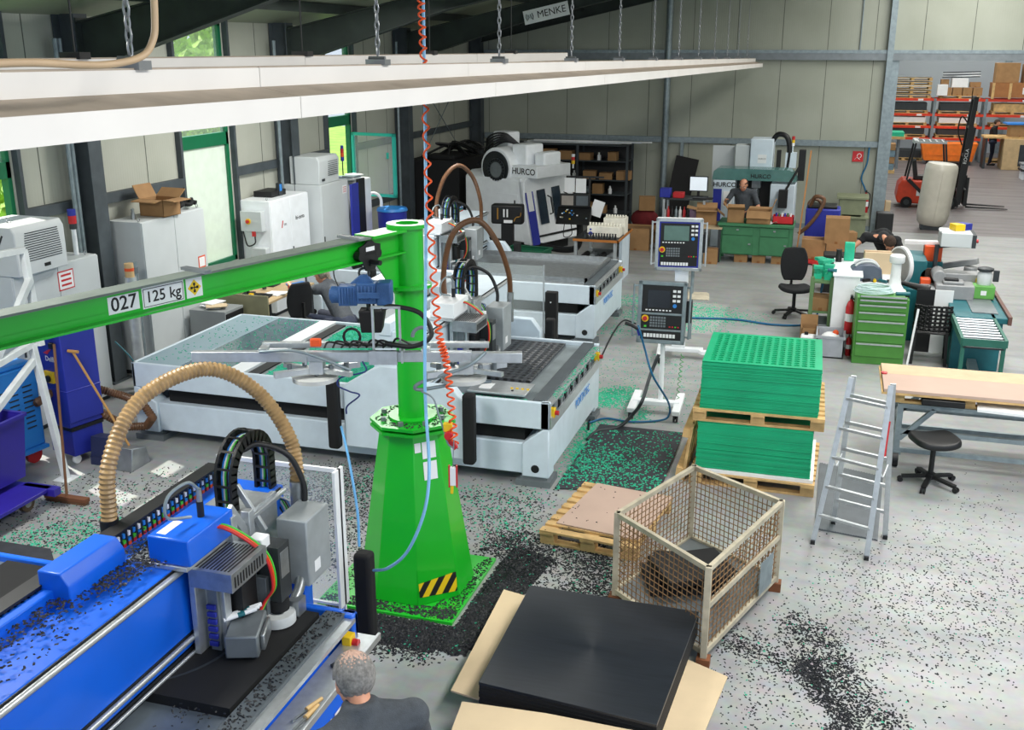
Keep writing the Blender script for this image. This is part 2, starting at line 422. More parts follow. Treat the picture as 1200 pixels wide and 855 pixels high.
# rear hall
S(M().bx(-9.9, 51, 0, 22, 51.2, 9).o('wall_rear_hall', mat('rear_wall_panel', '#a9b1b8', .6, var=.05, scale=.5)))
S(M().bx(-9.9, EWY+.12, 8.0, 6, 51.1, 8.15).o('ceiling_rear_hall', PANR))
mb = M(); mb.bx(6.7, 50.85, 0, 6.95, 50.99, 8); mb.bx(2.0, 50.85, 0, 2.2, 50.99, 8); S(mb.o('trim_%d' % (n+1), GALV)); n += 1

# outdoors beyond the windows
GRASS = mat('meadow_grass', '#7fa83a', .9, var=.3, scale=2)
S(M().bx(-60, -30, -.25, -9.85, 60, -.2).o('ground_outside', GRASS))
LEAF = mat('light_green_leaves', '#9cc04a', .7, var=.5, scale=5)  # light yellow-green leaf colour with random tone
def bush(x, y, h, name, label):
    r = T(name, label, 'tree', (x, y, -.2))
    mb = M(); rnd = random.Random(int(x*7+y))
    for i in range(900):
        a = rnd.uniform(0, 2*PI); e = math.acos(rnd.uniform(-1, 1)); q = rnd.uniform(.6, 1)**.5
        p = Vector((math.sin(e)*math.cos(a)*h*.42*q, math.sin(e)*math.sin(a)*h*.42*q, h*.6+math.cos(e)*h*.42*q))
        d = Vector((rnd.uniform(-1, 1), rnd.uniform(-1, 1), rnd.uniform(-.6, 1))).normalized(); u = d.orthogonal().normalized(); w = d.cross(u)
        l = h*.055
        mb.add([p-u*l, p-w*l*.5, p+u*l, p+w*l*.5+d*.02], [(0, 1, 2, 3)])
    mb.o('foliage', LEAF, r, smooth=False)
    M().cyl((0, 0, 0), (0, 0, h*.6), h*.03, r2=h*.015).o('trunk', WOODD, r)
bush(-16, 17.5, 4.5, 'tree', 'leafy green tree outside the blind-covered side window')
bush(-15.5, 24.5, 5.0, 'tree', 'leafy tree outside the window with the open casement')
bush(-20, 29, 6.0, 'tree', 'taller tree beyond the others, outside the side wall')

# ================================================================ LIGHT
w = bpy.data.worlds.new('sky'); scn.world = w; w.use_nodes = True
N = w.node_tree.nodes; L = w.node_tree.links; bg = N['Background']
tc = N.new('ShaderNodeTexCoord'); sp = N.new('ShaderNodeSeparateXYZ'); L.new(tc.outputs['Generated'], sp.inputs[0])
r = N.new('ShaderNodeValToRGB'); r.color_ramp.elements[0].position = .0; r.color_ramp.elements[0].color = (.72, .82, .95, 1)
r.color_ramp.elements[1].position = .7; r.color_ramp.elements[1].color = (.55, .72, 1, 1)
L.new(sp.outputs['Z'], r.inputs[0]); L.new(r.outputs[0], bg.inputs[0]); bg.inputs[1].default_value = 1.0
def area(name, loc, rot, sx, sy, power, col=(1, .98, .94)):
    l = bpy.data.lights.new(name, 'AREA'); l.shape = 'RECTANGLE'; l.size = sx; l.size_y = sy; l.energy = power; l.color = col
    o = bpy.data.objects.new(name, l); COL.objects.link(o); o.location = loc; o.rotation_euler = rot; return o
# fill lamps added under the closed roof; no rooflights are built above them
for y, pw in ((2.5, 420), (8.5, 420), (14.5, 360), (20.0, 300), (25.0, 260)):
    area('added_roof_fill', (2.6, y, rz(2.6)-.4), (0, math.radians(-8), 0), 2.6, 3.2, pw)
for y in (5.0, 14.5): area('added_roof_fill', (-6.3, y, rz(-6.3)-.45), (0, 0, 0), 1.3, 2.4, 280)  # more added fill lamps below the closed roof, brightening the left side
for y in (33, 40, 46): area('added_rear_hall_fill', (5, y, 7.6), (0, 0, 0), 8, 4, 420)  # area lamps added under the closed rear roof to light that hall
sun = bpy.data.lights.new('sun', 'SUN'); sun.energy = 7; sun.angle = .01; sun.color = (1, .95, .85)
so = bpy.data.objects.new('sun', sun); COL.objects.link(so); so.rotation_euler = Vector((1, -.4, -1.3)).to_track_quat('-Z', 'Y').to_euler()
# ================================================================ CAMERA
cam = bpy.data.cameras.new('camera'); cam.sensor_width = 36; cam.lens = 36*FPX/1200; cam.clip_end = 300; cam.clip_start = .05
co = bpy.data.objects.new('camera', cam); COL.objects.link(co); co.location = (0, 0, CH)
co.rotation_euler = (PI/2-PIT, 0, YAW); scn.camera = co
scn.view_settings.view_transform = 'Standard'; scn.view_settings.look = 'None'; scn.view_settings.exposure = .22; scn.view_settings.gamma = 1
scn.view_settings.use_curve_mapping = False

# ================================================================ LIGHTING TRUNK ON CHAINS
TRUNK = mat('white_trunking_enamel', '#e8e4df', .45, var=.04, scale=2); TRTOP = mat('dusty_trunking_top', '#a99b8c', .7, var=.15, scale=5)
CHAIN = mat('zinc_chain', '#8d9093', .4, .7)
def trunk(name, label, x0, x1, y0, y1, seams, zt, drop, wires=False):
    r = T(name, label, 'light', (x0, y0, zt-.2)); Ln = y1-y0
    ang = math.atan2(x1-x0, Ln); r.rotation_euler = (-math.atan2(drop, Ln), 0, -ang)
    # profile in xz: white lip nearest, dusty slope, light upright channel
    ed = [0]+[s-y0 for s in seams]+[Ln]
    for a, b in zip(ed, ed[1:]):
        mb = M()
        mb.prism([(.135, .005), (.15, .005), (.15, .09), (.135, .09)], 'y', a+.003, b-.003)
        mb.prism([(.148, .088), (-.03, .125), (-.03, .115), (.135, .078)], 'y', a+.003, b-.003, 1)
        mb.prism([(-.15, .005), (-.135, .005), (-.135, .09), (-.15, .09)], 'y', a+.003, b-.003)
        mb.prism([(-.148, .088), (-.11, .125), (-.11, .115), (-.135, .078)], 'y', a+.003, b-.003, 1)
        mb.prism([(-.03, .113), (-.03, .2), (-.11, .2), (-.11, .113)], 'y', a+.003, b-.003)
        mb.prism([(-.035, .2), (-.105, .2), (-.105, .206), (-.035, .206)], 'y', a+.003, b-.003, 1)
        mb.o('trunk_section', [TRUNK, TRTOP], r)
    y = 1.84
    while y < Ln-.3:
        mb = M(); mb.box((-.07, y, .215), (.11, .07, .03), 1)
        if wires: mb.cyl((-.07, y, .2), (-.07, y, 1.95), .005, n=5); mb.o('hanging_wire', BLACK, r)
        else:
            mb.cyl((-.03, y, .235), (-.12, y, .235), .012, n=6)
            for i in range(22 if y < 12 else 18):
                z = .25+i*.042; c = (-.07, y, z+.02); pts = []
                for j in range(9):
                    t = 2*PI*j/8; q = .011*math.cos(t); pts.append((c[0]+(q if i % 2 else 0), c[1]+(0 if i % 2 else q), c[2]+.028*math.sin(t)))
                mb.tube(pts, .0045, n=5, cap=False)
            if i: mb.cyl((-.07, y, z+.05), (-.07, y, 2.05), .007, n=5)
            mb.o('chain', CHAIN, r)
        y += 2.0
    return r
trunk('lighting_trunk', 'long white overhead trunking hung on zinc chains across the whole hall', -2.26, -2.02, 1.3, 27.0, [3.9, 6.4, 9.5, 13, 16, 19, 22, 25], 4.44, .22)
trunk('lighting_trunk', 'second dusty trunk hanging on thin wires behind the long white one', -3.25, -2.95, 2.2, 11.9, [6, 9], 4.45, .02, wires=True)
tag(hose([(-2, 2.16, 4.46), (-2, 2.32, 4.46), (-2.02, 2.61, 4.45), (-2.04, 2.82, 4.47), (-2.04, 2.89, 4.52), (-2.04, 2.91, 4.59), (-2.04, 2.92, 4.73)], .011, mat('beige_conduit', '#b79c7c', .5), 'conduit', None), 'beige flexible conduit curving along the top of the white trunking', 'cable')
# rafter sign
sg = T('sign', 'small white maker sign on the third roof rafter', 'sign', (-6.12, 22.5, 5.18), 0)
M().bx(-.5, -.01, -.14, .5, .01, .14).o('plate', PAPER, sg); text('MENKE', .2, 'lettering', BLACK, sg, (.12, -.013, 0), (PI/2, 0, 0), .002)
mb = M()
mb.tube([(-.43, -.013, -.07), (-.45, -.013, 0), (-.43, -.013, .07)], .008, n=5); mb.tube([(-.41, -.013, -.05), (-.395, -.013, .05), (-.37, -.013, -.03), (-.345, -.013, .05), (-.33, -.013, -.05)], .009, n=5); mb.tube([(-.31, -.013, -.07), (-.29, -.013, 0), (-.31, -.013, .07)], .008, n=5)
mb.o('emblem', BLACK, sg); sg.rotation_euler = (0, -.21, 0)
# ================================================================ JIB CRANE
AX, AY = -3.2, 7.62
cr = T('jib_crane', 'bright green pillar jib crane with a 125 kg arm on a tapered pedestal', 'crane', (AX, AY, 0))
M().bx(-.66, -.62, 0, .55, .55, .03).o('base_plate', CRANE, cr, bevel=.004)
mb = M(); oct_ = lambda r, z: [(r/math.cos(PI/8)*math.cos(PI/8+i*PI/4), r/math.cos(PI/8)*math.sin(PI/8+i*PI/4), z) for i in range(8)]
v = oct_(.46, .03)+oct_(.255, 1.47); mb.add(v, [(i, (i+1) % 8, (i+1) % 8+8, i+8) for i in range(8)]+[tuple(range(7, -1, -1)), tuple(range(8, 16))])
ped = mb.o('pedestal', CRANE, cr, bevel=.006)
mb = M(); v = oct_(.33, 1.47)+oct_(.33, 1.495); mb.add(v, [(i, (i+1) % 8, (i+1) % 8+8, i+8) for i in range(8)]+[tuple(range(7, -1, -1)), tuple(range(8, 16))])
v = oct_(.33, 1.515)+oct_(.33, 1.54); mb.add(v, [(i, (i+1) % 8, (i+1) % 8+8, i+8) for i in range(8)]+[tuple(range(7, -1, -1)), tuple(range(8, 16))])
mb.lathe([(.2, 1.54), (.2, 1.56), (.12, 1.56)], n=24)
mb.o('flange', CRANE, cr)
for i in range(8):
    t = i*PI/4; mb = M(); mb.cyl((.26*math.cos(t), .26*math.sin(t), 1.53), (.26*math.cos(t), .26*math.sin(t), 1.575), .022, n=6); mb.o('bolt', DULL, cr)
M().cyl((0, 0, 1.54), (0, 0, 3.1), .118, n=28).o('column', CRANE, cr)
mb = M(); mb.lathe([(.125, 2.67), (.125, 2.67), (.125, 3.13), (.165, 3.135), (.165, 3.165), (.09, 3.165), (.09, 3.0), (.0, 3.0)], n=28, cap=False)
mb.lathe([(.12, 2.65), (.185, 2.65), (.185, 2.675), (.14, 2.68)], n=28)
mb.o('swivel_sleeve', CRANE, cr)
AD = math.atan2(-3.2, -1.02); arm = bpy.data.objects.new('arm', None); COL.objects.link(arm); arm.parent = cr; arm.rotation_euler.z = AD
mb = M(); t0, t1 = 3.13, 2.945
mb.bx(.1, -.075, t0-.014, 4.6, .075, t0, 1); mb.bx(.1, -.07, t1, 4.6, .07, t1+.014); mb.bx(.1, -.012, t1, 4.6, .012, t0-.005)
mb.prism([(.12, t0), (.12, 2.62), (.17, 2.62), (.42, t1)], 'y', -.008, .008); mb.bx(.12, -.1, t0-.014, .5, .1, t0+.008)
mb.bx(.1, -.012, 3.0, 4.6, .012, 3.004)
a_ = mb.o('arm_beam', [CRANE, mat('dusty_flange_top', '#6f7a72', .7)], arm)
for x in (2.05, .62): M().bx(x, -.12, t0+.001, x+.05, .12, t0+.02).o('beam_clamp', DULL, arm)
def sticker(x, w, h, z, nm, m=PAPER):
    o = M().bx(x-w/2, .0122, z-h/2, x+w/2, .0142, z+h/2).o(nm, m, arm); return o
def armtext(s, size, x, z, bold=False): text(s, size, 'lettering', BLACK, arm, (x, .0150, z), (PI/2, 0, PI), .0004, font_bold=bold)
sticker(2.63, .215, .105, 3.035, 'number_plate'); armtext('027', .12, 2.63, 3.035, True)
sticker(2.345, .31, .13, 3.035, 'load_plate'); armtext('125 kg', .098, 2.345, 3.035, True)
mb = M()
for z in (3.035-.055, 3.035+.055): mb.bx(2.2, .0142, z-.002, 2.49, .0150, z+.002)
for x in (2.2, 2.49): mb.bx(x-.002, .0142, 3.035-.055, x+.002, .0150, 3.035+.055)
mb.o('plate_border', BLACK, arm)
sticker(2.11, .125, .125, 3.035, 'warning_plate')
mb = M(); mb.prism([(2.11, 2.983), (2.162, 3.035), (2.11, 3.087), (2.058, 3.035)], 'y', .0142, .0150); mb.o('warning_diamond', YEL, arm)
mb = M(); mb.bx(2.085, .0150, 3.031, 2.135, .0156, 3.039); mb.bx(2.106, .0150, 3.01, 2.114, .0156, 3.06)
for (x, z) in ((2.087, 3.035), (2.133, 3.035), (2.11, 3.012), (2.11, 3.058)): mb.box((x, .0153, z), (.017, .0006, .017))
mb.o('warning_symbol', BLACK, arm)
for (x0, z0, x1, z1) in ((.02, 1.26, .14, 1.4), (.02, 1.08, .14, 1.235), (-.045, 1.32, .01, 1.4)):   # papers on the pedestal face
    s = (.46-.255)/1.44
    mb = M()
    def fz(x, z): q = (.46-s*(z-.03))+.004; d = Vector((math.sin(PI/4), -math.cos(PI/4))); t = Vector((math.cos(PI/4), math.sin(PI/4))); return (d.x*q+t.x*(x-.06), d.y*q+t.y*(x-.06), z)
    mb.add([fz(x0, z0), fz(x1, z0), fz(x1, z1), fz(x0, z1)], [(0, 1, 2, 3)]); mb.o('paper_label', PAPER, cr)
HAZ = None
m, N, L = nt_new('hazard_stripes'); b = N['Principled BSDF']; tc = N.new('ShaderNodeTexCoord'); wv = N.new('ShaderNodeTexWave'); wv.bands_direction = 'DIAGONAL'
wv.inputs['Scale'].default_value = 3.6; wv.inputs['Distortion'].default_value = 0; mpz = N.new('ShaderNodeMapping'); mpz.inputs['Scale'].default_value = (1, 1, -1); L.new(tc.outputs['Object'], mpz.inputs['Vector']); L.new(mpz.outputs['Vector'], wv.inputs['Vector'])
r = N.new('ShaderNodeValToRGB'); r.color_ramp.interpolation = 'CONSTANT'; r.color_ramp.elements[0].color = (.01, .01, .01, 1); r.color_ramp.elements[1].position = .5; r.color_ramp.elements[1].color = (*hexc('#f0c814'), 1)
L.new(wv.outputs['Fac'], r.inputs['Fac']); L.new(r.outputs['Color'], b.inputs['Base Color']); b.inputs['Roughness'].default_value = .5
s = (.46-.255)/1.44; mb = M()
def fz(x, z): q = (.46-s*(z-.03))+.004; d = Vector((math.sin(PI/4), -math.cos(PI/4))); t = Vector((math.cos(PI/4), math.sin(PI/4))); return (d.x*q+t.x*x, d.y*q+t.y*x, z)
mb.add([fz(-.17, .1), fz(.175, .08), fz(.175, .25), (fz(-.17, .22))], [(0, 1, 2, 3)]); mb.o('hazard_label', m, cr)
# ---------------- electric hoist on its trolley
def onarm(d, z, s=0): return (AX+math.cos(AD)*d-math.sin(AD)*s, AY+math.sin(AD)*d+math.cos(AD)*s, z)
HD = .52
h = T('electric_hoist', 'blue electric chain hoist with black trolley under the green jib arm', 'hoist', onarm(HD, 2.49), YAW); h.scale = (.78, .78, .78)
tr = bpy.data.objects.new('trolley', None); COL.objects.link(tr); tr.parent = h; tr.rotation_euler.z = AD-YAW
mb = M()
for sy in (-1, 1):
    mb.prism([(-.15, .66), (.15, .66), (.15, .74), (.07, .76), (.03, .79), (-.03, .79), (-.07, .76), (-.15, .74)][::-1], 'y', sy*.085-.008, sy*.085+.008)
    mb.prism([(-.15, .67), (.15, .67), (.06, .5), (-.06, .5)], 'y', sy*.085-.008, sy*.085+.008)
    for x in (-.12, .12): mb.cyl((x, sy*.095, .65), (x, sy*.02, .65), .045, n=14)
mb.cyl((0, -.11, .56), (0, .11, .56), .02); mb.cyl((.0, .1, .585), (.0, .22, .585), .025)
mb.o('trolley_plates', BLACK, tr); M().bx(-.06, .0935, .69, .06, .095, .73).o('label_plate', PAPER, tr)
mb = M(); mb.tube(arc((0, 0, .46), .05, 0, 2*PI, 14), .012); mb.bx(-.02, -.02, .36, .02, .02, .42); mb.o('suspension_hook', DKGREY, h)
mb = M(); mb.prism([(-.14, .36), (-.03, .45), (.03, .45), (.1, .36)], 'y', -.03, .03); mb.bx(-.07, -.09, .17, .12, .09, .37)
for i in range(5): mb.bx(-.06+i*.035, -.1, .2, -.045+i*.035, .1, .35)
mb.o('hoist_body', HOIST, h, bevel=.01)
mb = M(); mb.bx(-.25, -.085, .15, -.07, .085, .34); mb.cyl((-.33, 0, .245), (-.25, 0, .245), .085, n=24); mb.cyl((-.345, 0, .245), (-.33, 0, .245), .06, n=20)
for i in range(6): mb.bx(-.24+i*.028, -.095, .17, -.23+i*.028, .095, .33)
mb.o('motor', HOIST, h, bevel=.008)
M().bx(.12, -.1, .15, .27, .1, .38).o('gear_housing', HOIST, h, bevel=.02)
M().bx(-.06, -.115, .23, .16, -.1, .29).o('front_rib', HOIST, h, bevel=.005)
mb = M(); mb.prism([(-.06, .1), (.2, .1), (.16, -.12), (-.04, -.12)], 'y', -.1, .09); mb.o('chain_container', BLACKM, h, bevel=.012)
mb = M()
for x in (.02, .08): mb.cyl((x, 0, .1), (x, 0, .2), .012, n=6)
mb.o('chain', DKGREY, h)
mb = M(); mb.tube(bez([(-.28, .02, .62), (-.3, .02, .45), (-.26, .0, .33)], 8), .006); mb.o('power_cable', BLACK, h)
# ---------------- vacuum lifting beam hanging from the hoist
lb = T('vacuum_lifting_beam', 'aluminium lifting beam with suction plates hanging under the blue hoist', 'lifter', (-2.994, 6.554, 2.383), YAW)
mb = M(); mb.box((-.34, 0, 0), (2.0, .06, .075)); mb.bx(.66, -.03, -.045, 1.02, .03, .03)
mb.o('main_beam', ALU, lb, bevel=.004)
mb = M(); mb.bx(-.86, .1, .03, .78, .15, .07); mb.bx(-.86, -.02, .035, -.8, .13, .06); mb.bx(.3, -.02, .035, .36, .13, .06); mb.o('rear_beam', ALU, lb, bevel=.003)
mb = M(); mb.box((.03, -.045, 0), (.2, .02, .1)); mb.box((.45, -.045, 0), (.015, .03, .1)); mb.box((.03-.55, -.045, 0), (.015, .03, .1)); mb.box((.17, -.02, .02), (.014, .16, .09))
for x in (-.04, .15): mb.bx(x-.008, -.01, .03, x+.008, .02, .36)
mb.bx(-.05, -.01, .35, .16, .02, .365)
mb.o('hanger_bracket', ALU, lb)
for (x, y, n_) in ((-.45, 0, 0), (.62, 0, 1)):
    mb = M(); z = -.13
    mb.bar((x-.28, -.14, z+.03), (x+.28, .14, z+.03), .05, .04); mb.bar((x-.26, .12, z+.03), (x+.26, -.12, z+.03), .04, .03); mb.bx(x-.05, -.06, -.12, x+.05, .06, -.03)
    mb.o('cross_bracket', ALU, lb)
    M().cyl((x-.02, 0, z-.045), (x-.02, 0, z-.015), .165, n=24).o('suction_plate', mat('light_suction_plate', '#c9cbc8', .6), lb)
    mb = M()
    for i in range(5): mb.cyl((x-.2+i*.1, .05*math.sin(i*2), z), (x-.2+i*.1, .05*math.sin(i*2), z+.07), .018, n=8)
    mb.o('valve_fittings', DULL, lb)
hose([(-.85, -.03, .04), (-.6, -.07, .06), (-.4, -.07, .0), (-.2, -.06, -.09)], .011, GALV, 'air_hose', lb)
hose([(.76, -.04, .04), (.62, -.1, -.05), (.3, -.12, -.16), (.28, -.1, -.22), (.5, -.06, -.2), (.8, -.03, -.18)], .013, GALV, 'air_hose', lb)
hose([(.05, -.02, .1), (.25, -.1, .1), (.38, -.08, .18), (.3, -.02, .32), (.1, .02, .36), (.02, .0, .34)], .017, BLACK, 'vacuum_hose', lb)
hose([(-.12, -.03, -.03), (-.1, -.05, -.1), (-.27, -.06, -.14), (-.3, -.06, -.2), (-.22, -.05, -.25), (-.15, -.05, -.28), (-.24, -.05, -.36), (-.25, -.05, -.42)], .006, mat('navy_air_line', '#1d2f73', .4), 'air_line', lb)
mb = M(); rnd = random.Random(3)
for i in range(9):
    x = -.4+i*.06; mb.tube(bez([(x, .05, .05), (x+.05, -.02+rnd.uniform(-.05, .05), .09+rnd.uniform(0, .05)), (x+.15, .04, .07), (x+.2, .06, .06)], 5), .008, n=6)
mb.tube(arc((-.2, .05, .13), .06, 0, 2*PI, 12), .01); mb.tube(arc((.3, .08, .12), .07, 0, PI, 10), .014, m=1)
mb.o('cable_bundle', [BLACK, GALV], lb)
mb = M(); mb.bx(-.5, .02, .06, -.42, .06, .12); mb.o('remote_handle', ORANGE, lb, bevel=.01)
tag(hose([(-3.235, 6.375, 1.881), (-3.059, 6.089, 1.845), (-2.934, 5.888, 1.781), (-2.825, 5.738, 1.55), (-2.795, 5.678, 1.333)], .009, mat('sky_blue_air_hose', '#62a7dc', .35), 'air_hose', None), 'short light blue air hose hanging below the lifting beam beside the blue machine guard', 'hose')
tag(hose([(-2.887, 7.273, 5.041), (-2.816, 7.11, 4.808), (-2.603, 6.533, 3.482), (-2.485, 6.153, 2.523), (-2.45, 6.06, 2.199), (-2.343, 5.827, 1.878), (-2.34, 5.714, 1.627), (-2.448, 5.681, 1.353), (-2.636, 5.777, 1.15), (-2.865, 6.031, 0.965)], .011, mat('pale_blue_air_hose', '#7fb6e0', .35), 'air_hose', None), 'long pale blue air hose hanging from the roof in front of the green pedestal', 'hose')
tag(coil([(-2.814, 7.054, 4.97), (-2.747, 6.914, 4.469), (-2.563, 6.493, 3.489), (-2.405, 6.196, 2.752), (-2.322, 6.136, 2.484), (-2.214, 5.965, 2.019)], .022, .007, 46, ORANGE, 'coiled_hose'), 'orange spiral air hose hanging from the roof beside the green column', 'hose')
pd = T('control_pendant', 'yellow and red control pendant hanging beside the green pedestal', 'control', (-2.275, 6.021, 2.081), YAW)
mb = M(); mb.bx(-.035, -.02, .0, .025, .02, .06); mb.o('pendant_body', YEL, pd, bevel=.005, label='yellow body')
M().cyl((.0, -.045, -.02), (.0, .02, -.02), .03, n=16).o('stop_button', RED, pd, bevel=.004)
M().bar((-.01, 0, -.04), (.045, 0, -.12), .035, .03).o('pendant_grip', RED, pd)
hose([(-.18, .05, .26), (-.1, .02, .22), (-.06, 0, .1), (-.03, -.01, .0), (.0, -.02, -.09), (.06, .0, -.12)], .006, GALV, 'pendant_cable', pd)
ho = T('load_hook', 'small red and yellow lifting handle hanging below the orange spiral hose', 'hook', (-2.236, 5.979, 1.739), YAW)
mb = M(); mb.bx(-.022, -.015, -.02, .022, .015, .11); mb.o('hook_body', PAPER, ho, bevel=.004)
mb = M(); mb.bx(-.03, -.017, -.03, -.02, .017, .12); mb.bx(.02, -.017, -.03, .03, .017, .12); mb.o('side_strip', RED, ho)
M().bar((-.005, -.0, .0), (-.01, 0, -.08), .02, .02).o('hook_tip', YEL, ho, bevel=.004)
M().cyl((0, 0, .11), (.01, 0, .3), .004, n=6).o('suspension_wire', GALV, ho)

# ================================================================ CNC CUTTING TABLES (local x to -L, y 0..W, right end at x = 0)
HOLE = BLACKM
m, N, L = nt_new('perforated_black_bed'); b = N['Principled BSDF']; tc = N.new('ShaderNodeTexCoord'); vo = N.new('ShaderNodeTexVoronoi'); vo.inputs['Scale'].default_value = 11; vo.inputs['Randomness'].default_value = .12
L.new(tc.outputs['Object'], vo.inputs['Vector']); r = N.new('ShaderNodeValToRGB'); r.color_ramp.elements[0].position = .28; r.color_ramp.elements[0].color = (.003, .003, .004, 1); r.color_ramp.elements[1].position = .36; r.color_ramp.elements[1].color = (.05, .055, .065, 1)
L.new(vo.outputs['Distance'], r.inputs['Fac']); L.new(r.outputs['Color'], b.inputs['Base Color']); b.inputs['Roughness'].default_value = .45
bp = N.new('ShaderNodeBump'); bp.inputs['Distance'].default_value = .03; L.new(vo.outputs['Distance'], bp.inputs['Height']); L.new(bp.outputs['Normal'], b.inputs['Normal']); PERF = m
GREYT = mat('grey_table_paint', '#8ba3ae', .45, var=.05, scale=2); GLOSSB = mat('grey_perspex', '#4e6571', .2, var=.1)
def router(loc, L_, W, label, body, xg, gz=(.95, 1.62), letters=None, lettercol=None, lm='', bed='perf', rims=True, cover=True, rc=.45, valves=True, ltr=(.14, 1.5)):
    r = T('cnc_cutting_table', label, 'machine', loc)
    xr = 0.
    # base
    mb = M(); mb.bx(-L_+.3, .03, .12, -.28, W-.03, .47); mb.o('base_frame', body, r, bevel=.015)
    mb = M(); mb.bx(-L_+.4, .12, .47, -.3, W-.12, .62); mb.o('recess', BLACKM, r)
    for x0, x1, sg in ((-.3, 0, 1), (-L_+.3, -L_, -1)):
        mb = M()
        a = [(x0, .1), (x1, .1), (x1, .66), (x1-sg*.06, .66), (x0, .47)]
        for y0, y1 in ((0, .22), (W-.22, W)): mb.prism(a, 'y', y0, y1)
        mb.bx(min(x1, x1-sg*.1), .2, .16, max(x1, x1-sg*.1), W-.2, .64)
        mb.o('end_support', body, r, bevel=.015)
    for x in (-.17, -L_+.17):
        for y in (.14, W-.14): mb = M(); mb.bx(x-.19, y-.16, .0, x+.19, y+.16, .07); mb.bx(x-.15, y-.12, .07, x+.15, y+.12, .1); mb.o('foot', DULL, r)
    for x in (-.15, -L_+.15): M().cyl((x, -.004, .2), (x, .02, .2), .045, n=18).o('transport_hole_plug', BLACK, r)
    # top frame
    mb = M(); z0, z1 = .65, .95
    mb.bx(-L_, 0, z0, 0, .05, z1); mb.bx(-L_, W-.05, z0, 0, W, z1); mb.bx(-L_, 0, z0, -L_+.05, W, z1)
    mb.bx(-.12, .04, z0, -.09, W-.04, z1-.02)
    mb.bx(-.1, 0, z0, 0, .08, z1); mb.bx(-.1, W-.08, z0, 0, W, z1)
    mb.o('table_frame', body, r, bevel=.012)
    M().bx(-L_+.04, .04, .7, -.11, W-.04, .9).o('table_top', mat('worn_steel_table'+lm, '#98a3a8' if not lm else '#77828a', .38, .45, var=.25, scale=3), r)
    if L_ > 3.5 and cover: M().bx(-L_+.03, .03, .9, -L_+.62, W-.03, .945).o('table_cover', GREYT, r, bevel=.01); M().bx(-L_+.62, .03, .9, -L_+1.25, W-.03, .94).o('tinted_cover', GLOSSB, r); M().bx(-L_+1.25, .03, .9, -L_+1.48, W-.03, .955).o('cross_bar', WHITE, r, bevel=.004); M().bx(-L_+1.48, .03, .9, -L_+1.62, W-.03, .92).o('slot', BLACK, r)
    if bed == 'perf': M().bx(xg-.2, .75, .9, -.42, W-.1, .93).o('vacuum_bed', PERF, r)
    elif bed == 'black': M().bx(-2.7, 1.42, .9, -.22, W-.12, .965).o('vacuum_bed', BLACKM, r)
    mb = M(); mb.bx(-.2, .06, .9, -.06, W-.06, .955); mb.o('edge_rail', mat('dark_rail_grey', '#4b5358', .5), r, bevel=.004)
    mb = M(); mb.bx(-.055, .02, .66, .02, W-.02, .69); mb.bx(0, .02, .69, .02, W-.02, .78, 0); mb.bx(-.06, .06, .9, .01, W-.06, .93); mb.o('side_tray', ALU, r)
    # valve bank and buttons on the right-hand side
    mb = M(); k = 0; y = .4
    while y < W-.45 and valves: mb.bx(-.05, y, .74, -.02+.02*(k % 2), y+.03, .86-(k % 3)*.02, k % 3); y += .045; k += 1
    if valves: mb.o('valve_bank', [ALU, BLACK, DULL], r)
    else:
        mb = M(); mb.bx(-.05, .06, .78, .16, W-.02, .8); mb.bx(.15, .06, .78, .17, W-.02, .83); mb.bx(-.1, .06, .1, .16, W-.3, .78, 1); mb.o('tool_tray', [ALU, body], r, bevel=.004)
    for y in (.13, W-.15):
        M().bx(-.03, y-.04, .76, .03, y+.04, .86).o('emergency_stop_box', YEL, r, bevel=.004)
        M().cyl((.03, y, .81), (.07, y, .81), .025, n=14).o('emergency_stop_button', RED, r)
    if rims:
        mb = M(); mb.bx(-.95, .12, .95, -.3, .52, .975); mb.o('control_plate', ALU, r, bevel=.005)
        for i in range(4): M().cyl((-.5+i*.06, .3, .975), (-.5+i*.06, .3, .985), .016, n=10).o('button', YEL, r)
        M().cyl((-.47, .22, .975), (-.47, .22, .985), .014, n=10).o('button', BLACK, r); M().bx(-.85, .22, .975, -.72, .4, .98).o('label_plate', PAPER, r)
    if letters:
        text(letters, ltr[0], 'lettering', lettercol, r, (.012 if valves else .172, ltr[1] or W*.5, .55 if valves else .62), (PI/2, 0, PI/2), .001, font_bold=True)
    # gantry: side carriages, beam along y, bumpers
    g = bpy.data.objects.new('gantry', None); COL.objects.link(g); g.parent = r; g.location = (xg, 0, 0)
    for ya, yb, rc_ in ((-.17, -.05, .45), (W+.38, W+.5, rc)):
        M().prism([(-.95, .28), (rc_, .28), (rc_, .92), (rc_-.13, 1.08), (.03, 1.08), (-.02, 1.25), (-.5, 1.25), (-.6, 1.2), (-.95, .98)], 'y', ya, yb).o('side_carriage', body, g, bevel=.015)
    mb = M(); z0, z1 = gz; mb.bx(-.6, -.1, z0+.05, 0, W+.45, z1); mb.o('gantry_beam', body, g, bevel=.012)
    mb = M(); mb.bx(-.52, -.12, z1-.05, -.38, 1.3, z1+.09); mb.prism([(-.47, z1-.05), (-.27, z1-.05), (-.27, z1+.13), (-.32, z1+.2), (-.47, z1+.2)], 'y', 1.22, 1.7); mb.o('beam_cover', body, g, bevel=.008)
    for z, q in ((z1-.03, .02), (z0+.12, .018), (z0+.02, .012)):
        mb = M(); mb.bx(0, -.05, z-.035, .006, W+.4, z+.03, 1); mb.cyl((.018, -.08, z), (.018, W+.42, z), q, n=12); mb.o('linear_rail', [ALU, BLACK], g)
    mb = M(); mb.bx(-.54, W*.3, z1-.12, -.46, W+.4, z1-.1, 1); 
    y = W*.3
